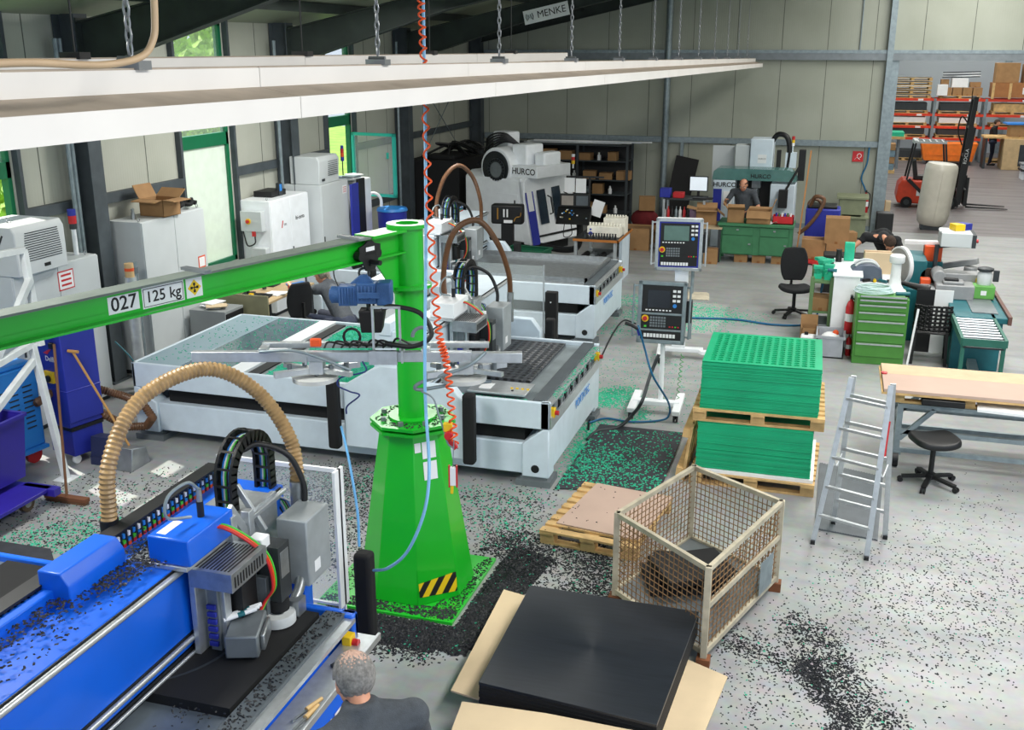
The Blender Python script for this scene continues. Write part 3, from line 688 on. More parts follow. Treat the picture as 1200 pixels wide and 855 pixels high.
    while y < W+.35: mb.bx(-.56, y, z1-.1, -.45, y+.02, z1+.1); y += .05
    mb.bx(-.56, W*.3, z1+.1, -.45, W+.4, z1+.115); mb.o('cable_tray', [BLACK, body], g)
    mb = M(); y = W*.3; k = 0
    while y < W+.35:
        mb.bx(-.53, y+.022, z1-.0, -.446, y+.048, z1+.025, k % 2); mb.bx(-.53, y+.022, z1+.025, -.446, y+.048, z1+.045, 2+k % 2); mb.bx(-.53, y+.025, z1+.06, -.446, y+.045, z1+.09, 3+k % 2); y += .05; k += 1
    mb.o('cable_ends', [RED, ORANGE, mat('lime_cable', '#49c43b', .5), BLUEL, PAPER], g)
    for sy, ya in ((-1, -.24), (1, W+.58)):
        for x in (-1.03, .53):
            mb = M(); mb.box((x, ya, .67), (.13, .12, .78)); mb.o('bumper_strip', BLACKM, g, bevel=.03, seg=3)
    return r, g
def head(g, y0, box, hosemat, hpts, hr=.035, rings=.03, z=1.62):
    """processing head on the gantry face, placed y0 along the beam"""
    hd = bpy.data.objects.new('processing_head', None); COL.objects.link(hd); hd.parent = g; hd.location = (0, y0, 0)
    M().bx(-.16, -.34, z+.03, .12, .14, z+.2).o('junction_box', box, hd, bevel=.01)
    M().bx(-.12, -.3, z+.2, -.06, -.12, z+.202).o('label_plate', PAPER, hd)
    mb = M(); mb.bx(-.3, -.35, z, .1, .75, z+.03); mb.bx(.03, -.25, .9, .07, .75, z+.05); mb.bx(.07, .1, .95, .13, .16, z+.15); mb.bx(.07, .3, .95, .13, .36, z+.1)
    mb.bar((.1, .13, z+.2), (.1, .33, z-.1), .03, .06); mb.bar((-.05, .46, z+.2), (.14, .46, z-.1), .03, .04); mb.bx(.03, -.15, .85, .2, -.08, 1.5)
    mb.o('head_plate', ALU, hd, bevel=.004)
    mb = M(); mb.bx(.08, -.3, z-.12, .36, .1, z+.0, 0)
    for i in range(10): mb.bx(.1+i*.024, -.27, z+.0, .112+i*.024, .07, z+.002, 1)
    for i in range(11): mb.bx(.361, -.27+i*.031, z-.1, .363, -.257+i*.031, z-.03, 1)
    mb.o('vented_drive_box', [STEEL, BLACK], hd, bevel=.004)
    mb = M(); mb.bx(.1, -.18, .85, .17, -.1, z-.12, 0); mb.bx(.12, -.05, 1.05, .26, .12, 1.4, 1); mb.cyl((.2, .16, 1.15), (.2, .16, 1.42), .035, m=2); mb.bx(.12, .16, .98, .3, .2, 1.3, 0)
    for i in range(6): mb.bx(.1, -.2, 1.0+i*.05, .16, -.18, 1.03+i*.05, 3)
    mb.bar((.2, .0, 1.1), (.32, .12, .98), .05, .02, m=0)
    mb.o('tool_slide', [DULL, BLACK, STEEL, BLUED], hd, bevel=.003)
    mb = M(); R = Matrix.Rotation(.35, 3, 'Z'); mb.box((.3, -.1, 1.06), (.2, .32, .15), 0, R); mb.box((.41, -.06, 1.06), (.03, .22, .11), 1, R)
    mb.o('servo_motor', [DULL, STEEL], hd, bevel=.012)
    mb = M()
    for i in range(3): mb.cyl((.18, -.15+i*.03, 1.16), (.32, .0+i*.03, 1.18), .014, m=0, n=8); mb.cyl((.24, -.085+i*.03, 1.168), (.27, -.055+i*.03, 1.172), .016, m=1, n=8)
    mb.o('cable_plugs', [PAPER, TEALM], hd)
    mb = M(); mb.bx(.24, .2, 1.12, .38, .34, 1.5, 0); mb.bx(.38, .22, 1.28, .382, .32, 1.46, 1); mb.cyl((.32, .26, 1.04), (.32, .26, 1.12), .07, m=2, n=18); mb.cyl((.32, .26, .98), (.32, .26, 1.04), .04, m=0, n=18); mb.bx(.1, .22, 1.14, .24, .3, 1.4, 0)
    mb.o('spindle', [DKGREY, STEEL, BLACKM], hd, bevel=.008)
    mb = M(); mb.bx(.2, .15, z-.1, .3, .25, z-.0); mb.o('sensor_box', PAPER, hd, bevel=.008)
    mb = M(); mb.lathe([(.03, 1.02), (.05, 1.04), (.11, 1.04), (.118, 1.02), (.118, .975), (.03, .97)], (.33, .22, 0), n=30); mb.o('suction_ring', mat('grey_suction_ring', '#c5c9c9', .5), hd)
    mb = M(); mb.bx(.36, .3, .97, .44, .4, 1.08); mb.tube(bez([(.38, .36, 1.05), (.36, .48, 1.1), (.32, .6, 1.18)], 6), .035, n=12); mb.o('dust_duct', STEEL, hd)
    mb = M(); mb.bx(.2, .5, 1.08, .42, .82, z-.02); mb.o('inverter_box', mat('pale_grey_box', '#9fa6a9', .45, .2), hd, bevel=.01)
    mb = M()
    for zz in (1.3, 1.42): mb.cyl((.36, .82, zz), (.36, .85, zz), .018, n=10)
    mb.bx(.421, .58, 1.15, .423, .66, 1.23, 1)
    mb.o('box_knobs', [BLACK, PAPER], hd)
    # energy chain arch (in the yz plane)
    mb = M(); cy, cz, R0, w = .66, z+.22, .24, .1
    pts = [(-.1, cy-R0, z+.0)]+arc((-.1, cy, cz), R0, PI, 0, 14, 'yz')+[(-.1, cy+R0, z-.1)]
    raw = [Vector(p) for p in bez(pts, 4)]; dd = [0.]
    for a, b in zip(raw, raw[1:]): dd.append(dd[-1]+(b-a).length)
    pts = []; kk = int(dd[-1]/.05)
    for i in range(kk+1):
        t = dd[-1]*i/kk; j = max(q for q in range(len(dd)-1) if dd[q] <= t+1e-9); pts.append(raw[j].lerp(raw[j+1], (t-dd[j])/max(1e-6, dd[j+1]-dd[j])))
    for i, p in enumerate(pts):
        d = (pts[min(i+1, len(pts)-1)]-pts[max(i-1, 0)]).normalized(); ang = math.atan2(d.z, d.y)
        Rm = Matrix.Rotation(ang, 3, 'X')
        for sx in (-.055, .055): mb.box((p.x+sx, p.y, p.z), (.02, .065, .075), 0, Rm)
        if i % 2 == 0: mb.box(p+Rm @ Vector((0, 0, .034)), (.12, .016, .008), 0, Rm); mb.box(p-Rm @ Vector((0, 0, .034)), (.12, .016, .008), 0, Rm)
    mb.o('energy_chain', BLACK, hd)
    mb = M(); cols = [BLACK, mat('blue_cable', '#2f7fd2', .45), PAPER, MATS['lime_cable']]
    for i in range(7):
        q = bez([(p.x-.04+i*.013, p.y, p.z) for p in pts[::3]]+[(-.05+i*.02, cy+R0+.02, z-.1), (.1, cy+R0-.05+i*.012, z-.25)], 3); mb.tube(q, .0065, i % 4, n=5)
    mb.o('chain_cables', cols, hd)
    for i, (mt_, off) in enumerate(((ORANGE, 0), (MATS['lime_cable'], .02), (RED, -.02))):
        hose([(.02, -.05+off, z+.12), (.15, .0+off, z+.14), (.34, .1+off, z-.05), (.36, .16+off, z-.3), (.3, .14+off, 1.15), (.27, .08+off, 1.06)], .008, mt_, 'power_cable', hd)
    hose([(.25, .8, z-.06), (.24, .82, z+.1), (.15, .8, z+.3), (.0, .7, z+.4), (-.08, .62, z+.38)], .02, BLACK, 'black_cable', hd)
    mb = M(); mb.cyl((.0, -.02, z+.18), (.0, -.02, z+.3), .022, n=10); mb.cyl((.0, -.02, z+.3), (.0, -.02, z+.38), .018, m=1, n=10); mb.tube(bez([(0, -.02, z+.38), (-.02, -.1, z+.45), (-.05, -.25, z+.42), (-.05, -.28, z+.3), (0, -.12, z+.24)], 6), .01, m=2); mb.o('sensor_connector', [BLACK, STEEL, GALV], hd)
    p = hpts[-1]; M().cyl((p[0], p[1]-y0, p[2]-.3), (p[0], p[1]-y0, p[2]+.06), hr*1.15, n=14).o('hose_stub', STEEL, hd); p = hpts[0]; M().cyl((p[0], p[1]-y0, p[2]-.25), (p[0], p[1]-y0, p[2]+.02), hr*1.1, n=14).o('hose_stub', BLACK, hd)
    hose([(p[0], p[1]-y0, p[2]) for p in hpts], hr, hosemat, 'suction_hose', hd, rings=rings, n=12)
    return hd
def rel(r, g, pts): return [tuple(Vector(p)-r.location-g.location) for p in pts]
CYANT = mat('light_blue_lettering', '#3b8fe0', .5)
# white table nearest the crane
m2, g2 = router((-2.62, 9.9, 0), 5.1, 2.45, 'long light grey cutting table behind the green crane, with black perforated bed', MWHITE, -1.33, letters='PORTATEC', lettercol=CYANT)
h2 = rel(m2, g2, [(-4.1, 10.86, 1.53), (-4.1, 10.78, 2.06), (-4.05, 11, 2.49), (-3.9, 11.4, 2.57), (-3.75, 11.68, 2.26), (-3.62, 11.7, 1.9), (-3.58, 11.64, 1.63)])
head(g2, .8, WHITE, BROWNH, h2, .035, .012)
tag(M().bx(-.62, -1.1, 0, .5, 1.1, .006).o('plastic_sheet', mat('teal_translucent_sheet', '#2aa58c', .25, var=.2), None, loc=(-5.42, 11.12, .9)), 'thin teal plastic sheet lying on the long cutting table under the chips', 'sheet')
# second white table further back
m3, g3 = router((-3.38, 15.45, 0), 5.0, 2.2, 'light grey cutting table with raised steel basin, standing second behind the crane', MWHITE, -2.62, letters='PORTATEC', lettercol=CYANT, bed='', rims=False, cover=False, ltr=(.14, 1.0))
mb = M()
for a in ((-2.6, .3, -.2, .34), (-2.6, 2.1, -.2, 2.14), (-.24, .3, -.2, 2.14)): mb.bx(a[0], a[1], .9, a[2], a[3], 1.0)
mb.bx(-2.6, .12, .9, -.2, 2.14, .915); mb.o('steel_basin', STEEL, m3)
h3 = rel(m3, g3, [(-6.12, 15.83, 1.74), (-6.12, 15.85, 2.11), (-6.08, 16.15, 2.47), (-6, 16.6, 2.6), (-5.9, 17, 2.36), (-5.8, 17.1, 1.95), (-5.75, 16.99, 1.57)])
head(g3, .3, WHITE, BROWNH, h3, .035, .012)
for g_, W_ in ((g2, 2.45), (g3, 2.2)):
    pass
# blue table in the foreground
m1, g1 = router((-2.75, 2.9, 0), 3.4, 2.62, 'bright blue cutting table in the foreground with black rubber chips on its beam', BLUE, -.75, letters='PORTATEC', lettercol=PAPER, lm='d', bed='black', rims=False, rc=.15, valves=False, ltr=(.15, 1.8), gz=(.95, 1.57))
mb = M(); mb.lathe([(.62, 0), (.62, .012), (.6, .012), (.6, 0)], (-1.15, 2.0, .955), n=60, cap=False); mb.o('cut_groove', DKGREY, m1)
h1 = rel(m1, g1, [(-4.1, 4.89, 1.69), (-4.1, 4.96, 2.07), (-4.05, 5.25, 2.38), (-3.85, 5.67, 2.47), (-3.6, 5.87, 2.28), (-3.4, 5.93, 1.93), (-3.32, 5.86, 1.61)])
head(g1, 2.1, BLUE, TANH, h1, .052, .03, z=1.57)
gp = T('guard_screen', 'clear acrylic guard with a white frame behind the blue cutting table', 'guard', (-3.65, 6.2, 0))
M().bx(-.5, -.004, .55, .45, .004, 1.6).o('pane', GLASSM, gp); mb = M(); mb.bx(-.5, -.012, 1.6, .47, .012, 1.63); mb.bx(.45, -.08, .55, .47, .06, 1.63); mb.bx(-.52, -.012, .0, -.5, .012, 1.63); mb.bx(.45, -.012, 0, .47, .012, 1.6); mb.bx(-.5, -.012, .53, .45, .012, .55)
mb.o('frame', WHITE, gp)
mb = M(); mb.bx(-.09, -.06, 0, .09, .06, 1.05); r_ = T('sensor_post', 'black upright sensor post standing before the steel basin table', 'post', (-3.82, 14.5, 0)); mb.o('post_body', BLACKM, r_, bevel=.012); M().cyl((0, -.062, .9), (0, -.06, .9), .012, n=8).o('indicator', PAPER, r_); M().bx(-.12, -.1, 0, .12, .1, .02).o('base_plate', DKGREY, r_)
r_ = T('guard_screen', 'clear acrylic screen standing left of the black sensor post', 'guard', (-4.4, 14.6, 0)); M().bx(-.6, -.004, .04, .44, .004, 1.4).o('pane', GLASSM, r_); mb = M(); mb.bx(-.62, -.03, 0, .46, .03, .04); mb.bx(.42, -.01, 0, .44, .01, 1.42); mb.o('frame', ALU, r_)

for i, (y, lb) in enumerate(((4.62, 'upper of the two tools with pale wooden handles on the blue table tray'), (4.55, 'lower of the two tools with pale wooden handles on the blue table tray'))):
    q = T('scraper', lb, 'tool', (-2.66+.03*i, y, .8), 1.3+.15*i); M().cyl((0, 0, .02), (.13, 0, .02), .016, r2=.012, n=12).o('handle', mat('pale_turned_wood', '#d9b57c', .5), q); M().bx(-.12, -.008, .012, 0, .008, .02).o('blade', STEEL, q)
q = T('clamp', 'red handled clamp lying on the tray of the blue cutting table', 'tool', (-2.66, 5.2, .8), 1.2); M().bx(-.08, -.02, 0, .06, .02, .03).o('red_grip', RED, q, bevel=.006); M().bx(-.14, -.03, 0, -.06, .03, .02).o('jaw', DKGREY, q, bevel=.004)
q = T('wrench', 'small steel wrench near the front end of the blue table tray', 'tool', (-2.66, 4.3, .8), 1.5); M().bx(-.09, -.01, 0, .09, .01, .01).o('shaft', STEEL, q); M().lathe([(.012, 0), (.022, 0), (.022, .012), (.012, .012)], (.1, 0, 0), n=12).o('ring', STEEL, q)

# ================================================================ SHARED BUILDERS
def cardbox(loc, rz, d, label, cat='box', flaps=None, group=None, m=None, tape=True, filled=False):
    """cardboard box; flaps = list of four fold angles (deg) or None when closed"""
    m = m or CARD; w, l, h = d; r = T('cardboard_box', label, cat, loc, rz, group); t = .012
    mb = M()
    if flaps is None: mb.bx(-w/2, -l/2, 0, w/2, l/2, h)
    else:
        mb.bx(-w/2, -l/2, 0, w/2, l/2, t); mb.bx(-w/2, -l/2, 0, w/2, -l/2+t, h); mb.bx(-w/2, l/2-t, 0, w/2, l/2, h); mb.bx(-w/2, -l/2, 0, -w/2+t, l/2, h); mb.bx(w/2-t, -l/2, 0, w/2, l/2, h)
    mb.o('carton', m, r)
    if flaps is None:
        if tape: mb = M(); mb.bx(-w/2-.001, -.025, h-.06, w/2+.001, .025, h+.002); mb.bx(-.03, -l/2-.002, 0, .03, -l/2, .05); mb.o('tape', mat('brown_tape', '#8a5a2c', .35), r)
        return r
    for i, a in enumerate(flaps):
        if a is None: continue
        a = math.radians(a); fl = (l if i < 2 else w)*.48; dx, dz = math.cos(a)*fl, math.sin(a)*fl
        mb = M()
        if i == 0: mb.prism([(-l/2, h), (-l/2-dx, h+dz), (-l/2-dx+.01, h+dz+.01), (-l/2+.01, h)], 'x', -w/2, w/2)
        if i == 1: mb.prism([(l/2, h), (l/2+dx, h+dz), (l/2+dx-.01, h+dz+.01), (l/2-.01, h)], 'x', -w/2, w/2)
        if i == 2: mb.prism([(-w/2, h), (-w/2-dx, h+dz), (-w/2-dx+.01, h+dz+.01), (-w/2+.01, h)], 'y', -l/2, l/2)
        if i == 3: mb.prism([(w/2, h), (w/2+dx, h+dz), (w/2+dx-.01, h+dz+.01), (w/2-.01, h)], 'y', -l/2, l/2)
        mb.o('flap', m, r)
    return r
def cabinet(loc, rz, d, label, doors=2, m=None, split=None, plinth=True, name='switch_cabinet', front='x', feats=()):
    """steel cabinet, doors on the +x side"""
    m = m or CAB; w, l, h = d; r = T(name, label, 'cabinet', loc, rz)
    mb = M(); mb.bx(-w/2, -l/2, .06, w/2-.015, l/2, h); mb.o('body', m, r, bevel=.006)
    if plinth: M().bx(-w/2+.02, -l/2+.02, 0, w/2-.04, l/2-.02, .06).o('plinth', DKGREY, r)
    k = l/doors
    for i in range(doors):
        a = -l/2+i*k; dr = M().bx(w/2-.015, a+.005, .07, w/2+.005, a+k-.005, h-.01).o('door', m, r, bevel=.004)
        mb = M(); mb.bx(w/2+.005, a+.02, h*.5, w/2+.02, a+.04, h*.5+.12); mb.o('door_handle', DKGREY, dr)
    return r
def pallet(loc, rz, label, L_=1.2, W_=.8, m=None, group=None, n=7):
    m = m or WOOD; r = T('pallet', label, 'pallet', loc, rz, group)
    for x in (-.5, 0, .5):
        for y in (-.44, 0, .44): M().box((x*(L_-.14), y*W_, .065), (.14, .1, .08)).o('block', m, r)
    for y in (-.44, 0, .44): M().box((0, y*W_, .012), (L_, .1, .022)).o('bottom_board', m, r)
    for x in (-.5, 0, .5): M().box((x*(L_-.14), 0, .115), (.14, W_, .02)).o('stringer_board', m, r)
    for i in range(n): y = -W_/2+.05+(W_-.1)*i/(n-1); M().box((0, y, .135), (L_, .095 if i % 2 == 0 else .08, .02)).o('deck_board', m, r)
    return r
def rotv(v, a): return (v[0]*math.cos(a)-v[1]*math.sin(a), v[0]*math.sin(a)+v[1]*math.cos(a))

# ---------------------------------------------------------------- people
def limb(mb, a, b, ra, rb, n=12):
    k = 4; A = Vector(a); B = Vector(b); mb.tube([A.lerp(B, i/k) for i in range(k+1)], [ra+(rb-ra)*i/k for i in range(k+1)], n=n); mb.ball(a, ra, n=n); mb.ball(b, rb, n=n)
def remesh(o, vox, sm=4):
    r = o.modifiers.new('remesh', 'REMESH'); r.mode = 'VOXEL'; r.voxel_size = vox; r.use_smooth_shade = True
    s = o.modifiers.new('smooth', 'SMOOTH'); s.factor = .5; s.iterations = sm
def hand(mb, w, d, up, s=1., curl=.5, side=1):
    """palm and five fingers from wrist w along d; up = back of the hand"""
    d = Vector(d).normalized(); up = Vector(up); up = (up-d*up.dot(d)).normalized(); rt = d.cross(up)*side; w = Vector(w)
    for i in range(4):
        o = (i-1.5)*.019*s; limb(mb, w+rt*o*.6, w+d*.085*s+rt*o, .013*s, .0105*s, 8)
        L = (.066, .076, .07, .054)[i]*s; p = w+d*.085*s+rt*o; q = p+(d*math.cos(curl*.6)-up*math.sin(curl*.6))*L*.5; e = q+(d*math.cos(curl*1.6)-up*math.sin(curl*1.6))*L*.5
        limb(mb, p, q, .0098*s, .009*s, 8); limb(mb, q, e, .009*s, .0078*s, 8)
    p = w+d*.03*s+rt*.025*s; q = w+d*.065*s+rt*.055*s-up*.012*s; limb(mb, p, q, .0125*s, .0105*s, 8); limb(mb, q, q+d*.032*s+rt*.005*s, .0105*s, .0085*s, 8)
def person(label, J, shirt, trousers, hairmat, hair='short', vox=.012, sleeve=.45, shoes=BLACKM, loc=(0, 0, 0), face=None, girth=1., hs=1.12, crown=False):
    """J: joints in world metres. fwd = facing of the head, up = head up"""
    r = T('person', label, 'person', loc); o = Vector(loc)
    P = {k: (Vector(v)-o if k not in ('fwd', 'hup') else Vector(v).normalized()) for k, v in J.items()}
    mb = M(); H = P['head']; f = P['fwd']; u = P['hup']; u = (u-f*u.dot(f)).normalized(); rt = f.cross(u)
    Rm = Matrix((rt, f, u)).transposed()
    def hb(x, y, z, q, sc=(1, 1, 1), n=14):
        s = M(); s.ball((0, 0, 0), q, n=n, sc=sc); mb.add([tuple(H+Rm @ (Vector(v)+Vector((x, y, z)))*hs) for v in s.v], s.f)
    hb(0, -.008, .02, .098, (.8, 1.0, .92), 20); hb(0, .025, -.04, .072, (.85, .95, 1.15), 16); hb(0, .07, -.09, .026, (1.1, .8, .8))
    hb(0, .1, -.02, .017, (.75, 1.1, 1.5)); hb(0, .083, .022, .03, (1.7, .6, .4)); hb(0, .086, -.058, .016, (1.6, .6, .7))
    for s in (-1, 1): hb(s*.078, -.005, -.01, .026, (.35, .75, 1.15)); hb(s*.04, .068, -.03, .024, (1, .7, 1))
    limb(mb, P['neck'], H+Rm @ Vector((0, -.015, -.06)), .058, .055)
    limb(mb, P['chest'], P['neck'], .1, .06); limb(mb, P['pelvis'], P['chest'], .13, .13)
    for s in 'lr':
        limb(mb, P['neck'].lerp(P['sh'+s], .3), P['sh'+s], .055, .055); limb(mb, P['sh'+s], P['el'+s], .05, .038); limb(mb, P['el'+s], P['wr'+s], .037, .026)
        d = P.get('hd'+s); dd = (P['wr'+s]-P['el'+s]).normalized() if d is None else (d+o).normalized()
        hand(mb, P['wr'+s], dd, (0, 0, 1) if abs(dd.z) < .8 else tuple(f), 1., .5, 1 if s == 'l' else -1)
        limb(mb, P['hip'+s], P['kn'+s], .075, .052); limb(mb, P['kn'+s], P['an'+s], .048, .034)
        fd = P.get('foot', None); fd = Vector((f.x, f.y, 0)).normalized() if fd is None else (fd+o).normalized()
        limb(mb, P['an'+s]+Vector((0, 0, -.03)), P['an'+s]+fd*.14+Vector((0, 0, -.05)), .04, .034)
    b = mb.o('body', SKIN, r); remesh(b, vox)
    # face details: eyes, brows, mouth
    mb = M()
    def fb(x, y, z, q, sc, m): s = M(); s.ball((0, 0, 0), q, n=10, sc=sc); mb.add([tuple(H+Rm @ (Vector(v)+Vector((x, y, z)))*hs) for v in s.v], s.f, m)
    for s in (-1, 1): fb(s*.032, .083, .002, .012, (1.2, .6, .7), 0); fb(s*.032, .09, .002, .006, (1, .5, 1), 1); fb(s*.032, .092, .024, .014, (1.5, .4, .3), 2)
    fb(0, .098, -.058, .018, (1.5, .35, .3), 3)
    mb.o('face_features', [PAPER, BLACK, hairmat, mat('lips', '#a8584c', .5)], r)
    # shirt with neckline, sleeves and hem
    mb = M(); g = 1.0*girth
    A = P['pelvis']; C = P['chest']; sw = (P['shr']-P['shl']); sx = sw.normalized(); fw = sx.cross((C-A).normalized()); fw = -fw if fw.dot(f) < 0 else fw
    def ring(c, a, b_, n=18): return [c+sx*a*math.cos(2*PI*i/n)+fw*b_*math.sin(2*PI*i/n) for i in range(n)]
    up = (C-A)
    rings = [ring(A-up*.1, .175*g, .135*g), ring(A+up*.25, .165*g, .125*g), ring(A+up*.6, .178*g, .125*g), ring(C+up*.1, .185*g, .122*g), ring((P['shl']+P['shr'])/2-up*.02, sw.length/2*.92, .1), ring(P['neck']-(P['neck']-C)*.1, .115, .105), ring(P['neck']+(P['neck']-C)*.22, .083, .085)]
    v = [p for q in rings for p in q]; n = 18
    mb.add(v, [(i*n+j, i*n+(j+1) % n, (i+1)*n+(j+1) % n, (i+1)*n+j) for i in range(len(rings)-1) for j in range(n)]+[tuple(range(n-1, -1, -1)), tuple(range((len(rings)-1)*n, len(rings)*n))])
    limb(mb, A, C, .15*g, .15*g); limb(mb, P['shl'], P['shr'], .085, .085); limb(mb, C, C.lerp(P['neck'], .75), .14, .1)
    for s in 'lr':
        limb(mb, P['neck'].lerp(P['sh'+s], .3)-up*.05, P['sh'+s], .08, .07); e = P['sh'+s].lerp(P['el'+s], min(1, sleeve/.5)); mb.tube([P['sh'+s], P['sh'+s].lerp(e, .5), e], [.068, .064, .058 if sleeve < .5 else .05], n=12)
        if sleeve > .5: limb(mb, P['el'+s], P['el'+s].lerp(P['wr'+s], min(1, (sleeve-.5)/.5)), .05, .036)
    o_ = mb.o('shirt', shirt, r); remesh(o_, max(vox, .012), 5)
    # trousers
    mb = M(); mb.add([], [])
    mb.tube([A-up*.02, A-up*.3], [.15, .155], n=16)
    for s in 'lr': limb(mb, P['hip'+s], P['kn'+s], .098, .068); limb(mb, P['kn'+s], P['an'+s]+Vector((0, 0, .02)), .066, .056)
    limb(mb, P['hipl'], P['hipr'], .11, .11)
    o_ = mb.o('trousers', trousers, r); remesh(o_, .018, 4)
    for s in 'lr':
        fd = P.get('foot', None); fd = Vector((f.x, f.y, 0)).normalized() if fd is None else (fd+o).normalized()
        mb = M(); a = P['an'+s]; base = Vector((a.x, a.y, a.z-.05)); limb(mb, base-fd*.04, base+fd*.17+Vector((0, 0, -.008)), .05, .044)
        so_ = mb.o('shoe', shoes, r); remesh(so_, .015, 3)
    # hair
    if hair:
        s = M(); R0 = {'short': .104, 'long': .108, 'bald': .101}[hair]; n1, n2 = (72, 44) if crown else (28, 18); vs = []
        k = 0
        for i in range(n2+1):
            t = PI*i/n2
            for j in range(n1):
                q = 2*PI*j/n1; x, y, z = math.sin(t)*math.cos(q), math.sin(t)*math.sin(q), math.cos(t)
                w = 1+.02*math.sin(9*q+5*t)+.015*math.sin(17*q); vs.append((x*R0*.83*w, y*R0*1.0*w-.012, z*R0*.94*w+.022))
        fs = []; fs2 = []
        for i in range(n2):
            for j in range(n1):
                c = sum((Vector(vs[a]) for a in (i*n1+j, i*n1+(j+1) % n1, (i+1)*n1+j, (i+1)*n1+(j+1) % n1)), Vector())/4
                lim = -.075 if hair == 'short' else -.07
                keep = c.z > (lim if c.y < .02 else .045+c.y*.3)
                if abs(c.x) > .06 and c.y > -.01 and c.z < .02: keep = False
                if hair == 'bald' and c.z > .075: keep = False
                if keep and crown and (c.x**2+(c.y+.045)**2)**.5 < .048+random.uniform(-.022, .02) and c.z > 0: fs2.append((i*n1+j, i*n1+(j+1) % n1, (i+1)*n1+(j+1) % n1, (i+1)*n1+j)); keep = False
                if keep: fs.append((i*n1+j, i*n1+(j+1) % n1, (i+1)*n1+(j+1) % n1, (i+1)*n1+j))
        s.add([tuple(H+Rm @ Vector(v)*hs) for v in vs], fs+fs2); s.mi = [0]*len(fs)+[1]*len(fs2)
        if hair == 'long':
            pt = [H+Rm @ Vector((0, -.09, .05)), H+Rm @ Vector((0, -.12, .0)), H+Rm @ Vector((0, -.11, -.1)), P['neck']-f*.09-Vector((0, 0, .08)), P['neck']-f*.1-Vector((0, 0, .25))]
            s.tube(bez(pt, 4), [.03]*4+[.032]*8+[.02]*5, n=8)
        ho_ = s.o('hair', [hairmat, mat('thin_hair_scalp', '#c3a08e', .7, var=.15, scale=40)], r); sol = ho_.modifiers.new('thick', 'SOLIDIFY'); sol.thickness = .008; sol.offset = -.5
    return r

# ================================================================ LEFT SIDE
c1 = cabinet((-9.25, 12.8, 0), 0, (.55, 1.5, 2.2), 'tall two-door grey switch cabinet with an open cardboard box on top', 2)
mb = M()
for y in (-.7, .0, .7): mb.tube(arc((.2, y, 2.23), .025, 0, 2*PI, 8, 'yz'), .006, n=5)
mb.o('lifting_eye', STEEL, c1); mb = M(); mb.bx(.281, .5, 1.32, .284, .68, 1.5, 0); mb.bx(.284, .52, 1.34, .286, .66, 1.48, 1)
mb.o('notice', [ORANGE, PAPER], c1)
b = cardbox((-9.38, 12.81, 2.2), -.1, (.42, .36, .24), 'open cardboard box with raised flaps on top of the tall grey cabinet', flaps=[-8, 35, 60, -5])
b.location = (-9.15, 12.75, 2.2)
mb = M(); mb.tube(bez([(0, 0, 0), (.1, .15, .06), (.0, .3, .05), (-.1, .45, .08), (.05, .6, .03)], 6), .035); mb.tube(bez([(.1, 0, .0), (-.05, .2, .1), (.1, .35, .04), (0, .55, .09)], 6), .03)
tag(mb.o('hose_bundle', BLACKM, None, loc=(-9.15, 12.98, 2.23)), 'heap of black rubber hose beside the open box on the tall cabinet', 'hose')
mb = M(); mb.lathe([(.03, 0), (.03, .09), (.02, .1), (.025, .14), (.01, .15)], n=12)
tag(mb.o('metal_fitting', STEEL, None, loc=(-9.28, 12.3, 2.2)), 'small metal fitting left of the open cardboard box on the tall cabinet', 'fitting')
c2 = cabinet((-9.33, 10.35, 0), 0, (.7, 1.5, 1.95), 'light grey cabinet with a red-framed notice under the louvred cooling unit', 2)
mb = M(); mb.bx(.356, -.02, 1.62, .358, .26, 1.86, 0); mb.bx(.358, -.005, 1.635, .3595, .245, 1.845, 1)
for i in range(3): mb.bx(.3595, .03, 1.67+i*.06, .3605, .21, 1.695+i*.06, 0)
mb.o('notice', [RED, PAPER], c2); mb = M(); mb.tube(arc((.25, .65, 1.98), .025, 0, 2*PI, 8, 'yz'), .006, n=5); mb.o('lifting_eye', STEEL, c2)
ac = T('cooling_unit', 'grey louvred cooling unit on top of the notice cabinet', 'cooling unit', (-9.1, 10.0, 1.95))
mb = M(); mb.prism([(-.5, 0), (.25, 0), (.25, .5), (.2, .58), (-.5, .58)], 'y', -.42, .4); mb.o('casing', CAB, ac, bevel=.012)
mb = M()
for i in range(13): mb.bx(.25, -.3+abs(i-2)*.004, .16+i*.027, .256, .32-abs(i-2)*.004, .17+i*.027)
for i in range(9): mb.box((-.35+i*.05, -.425, .42), (.02, .006, .14), 0, Matrix.Rotation(.5, 3, 'Y'))
mb.o('louvres', DKGREY, ac); M().bx(.25, 0, .06, .256, .1, .1).o('display', BLACK, ac); mb = M(); mb.tube(arc((-.1, -.1, .605), .03, 0, 2*PI, 8, 'yz'), .007, n=5); mb.o('lifting_eye', STEEL, ac)
sl = T('signal_lamp', 'blue and red signal lamp column on a white tube beside the dark wall post', 'signal lamp', (-9.2, 10.98, 1.93), 0)
mb = M(); mb.cyl((0, 0, 0), (0, 0, .35), .03, m=0); mb.cyl((0, 0, .35), (0, 0, .42), .045, m=1); mb.cyl((0, 0, .42), (0, 0, .52), .05, m=2); mb.cyl((0, 0, .52), (0, 0, .6), .05, m=3); mb.o('column', [WHITE, DKGREY, RED, BLUED], sl)
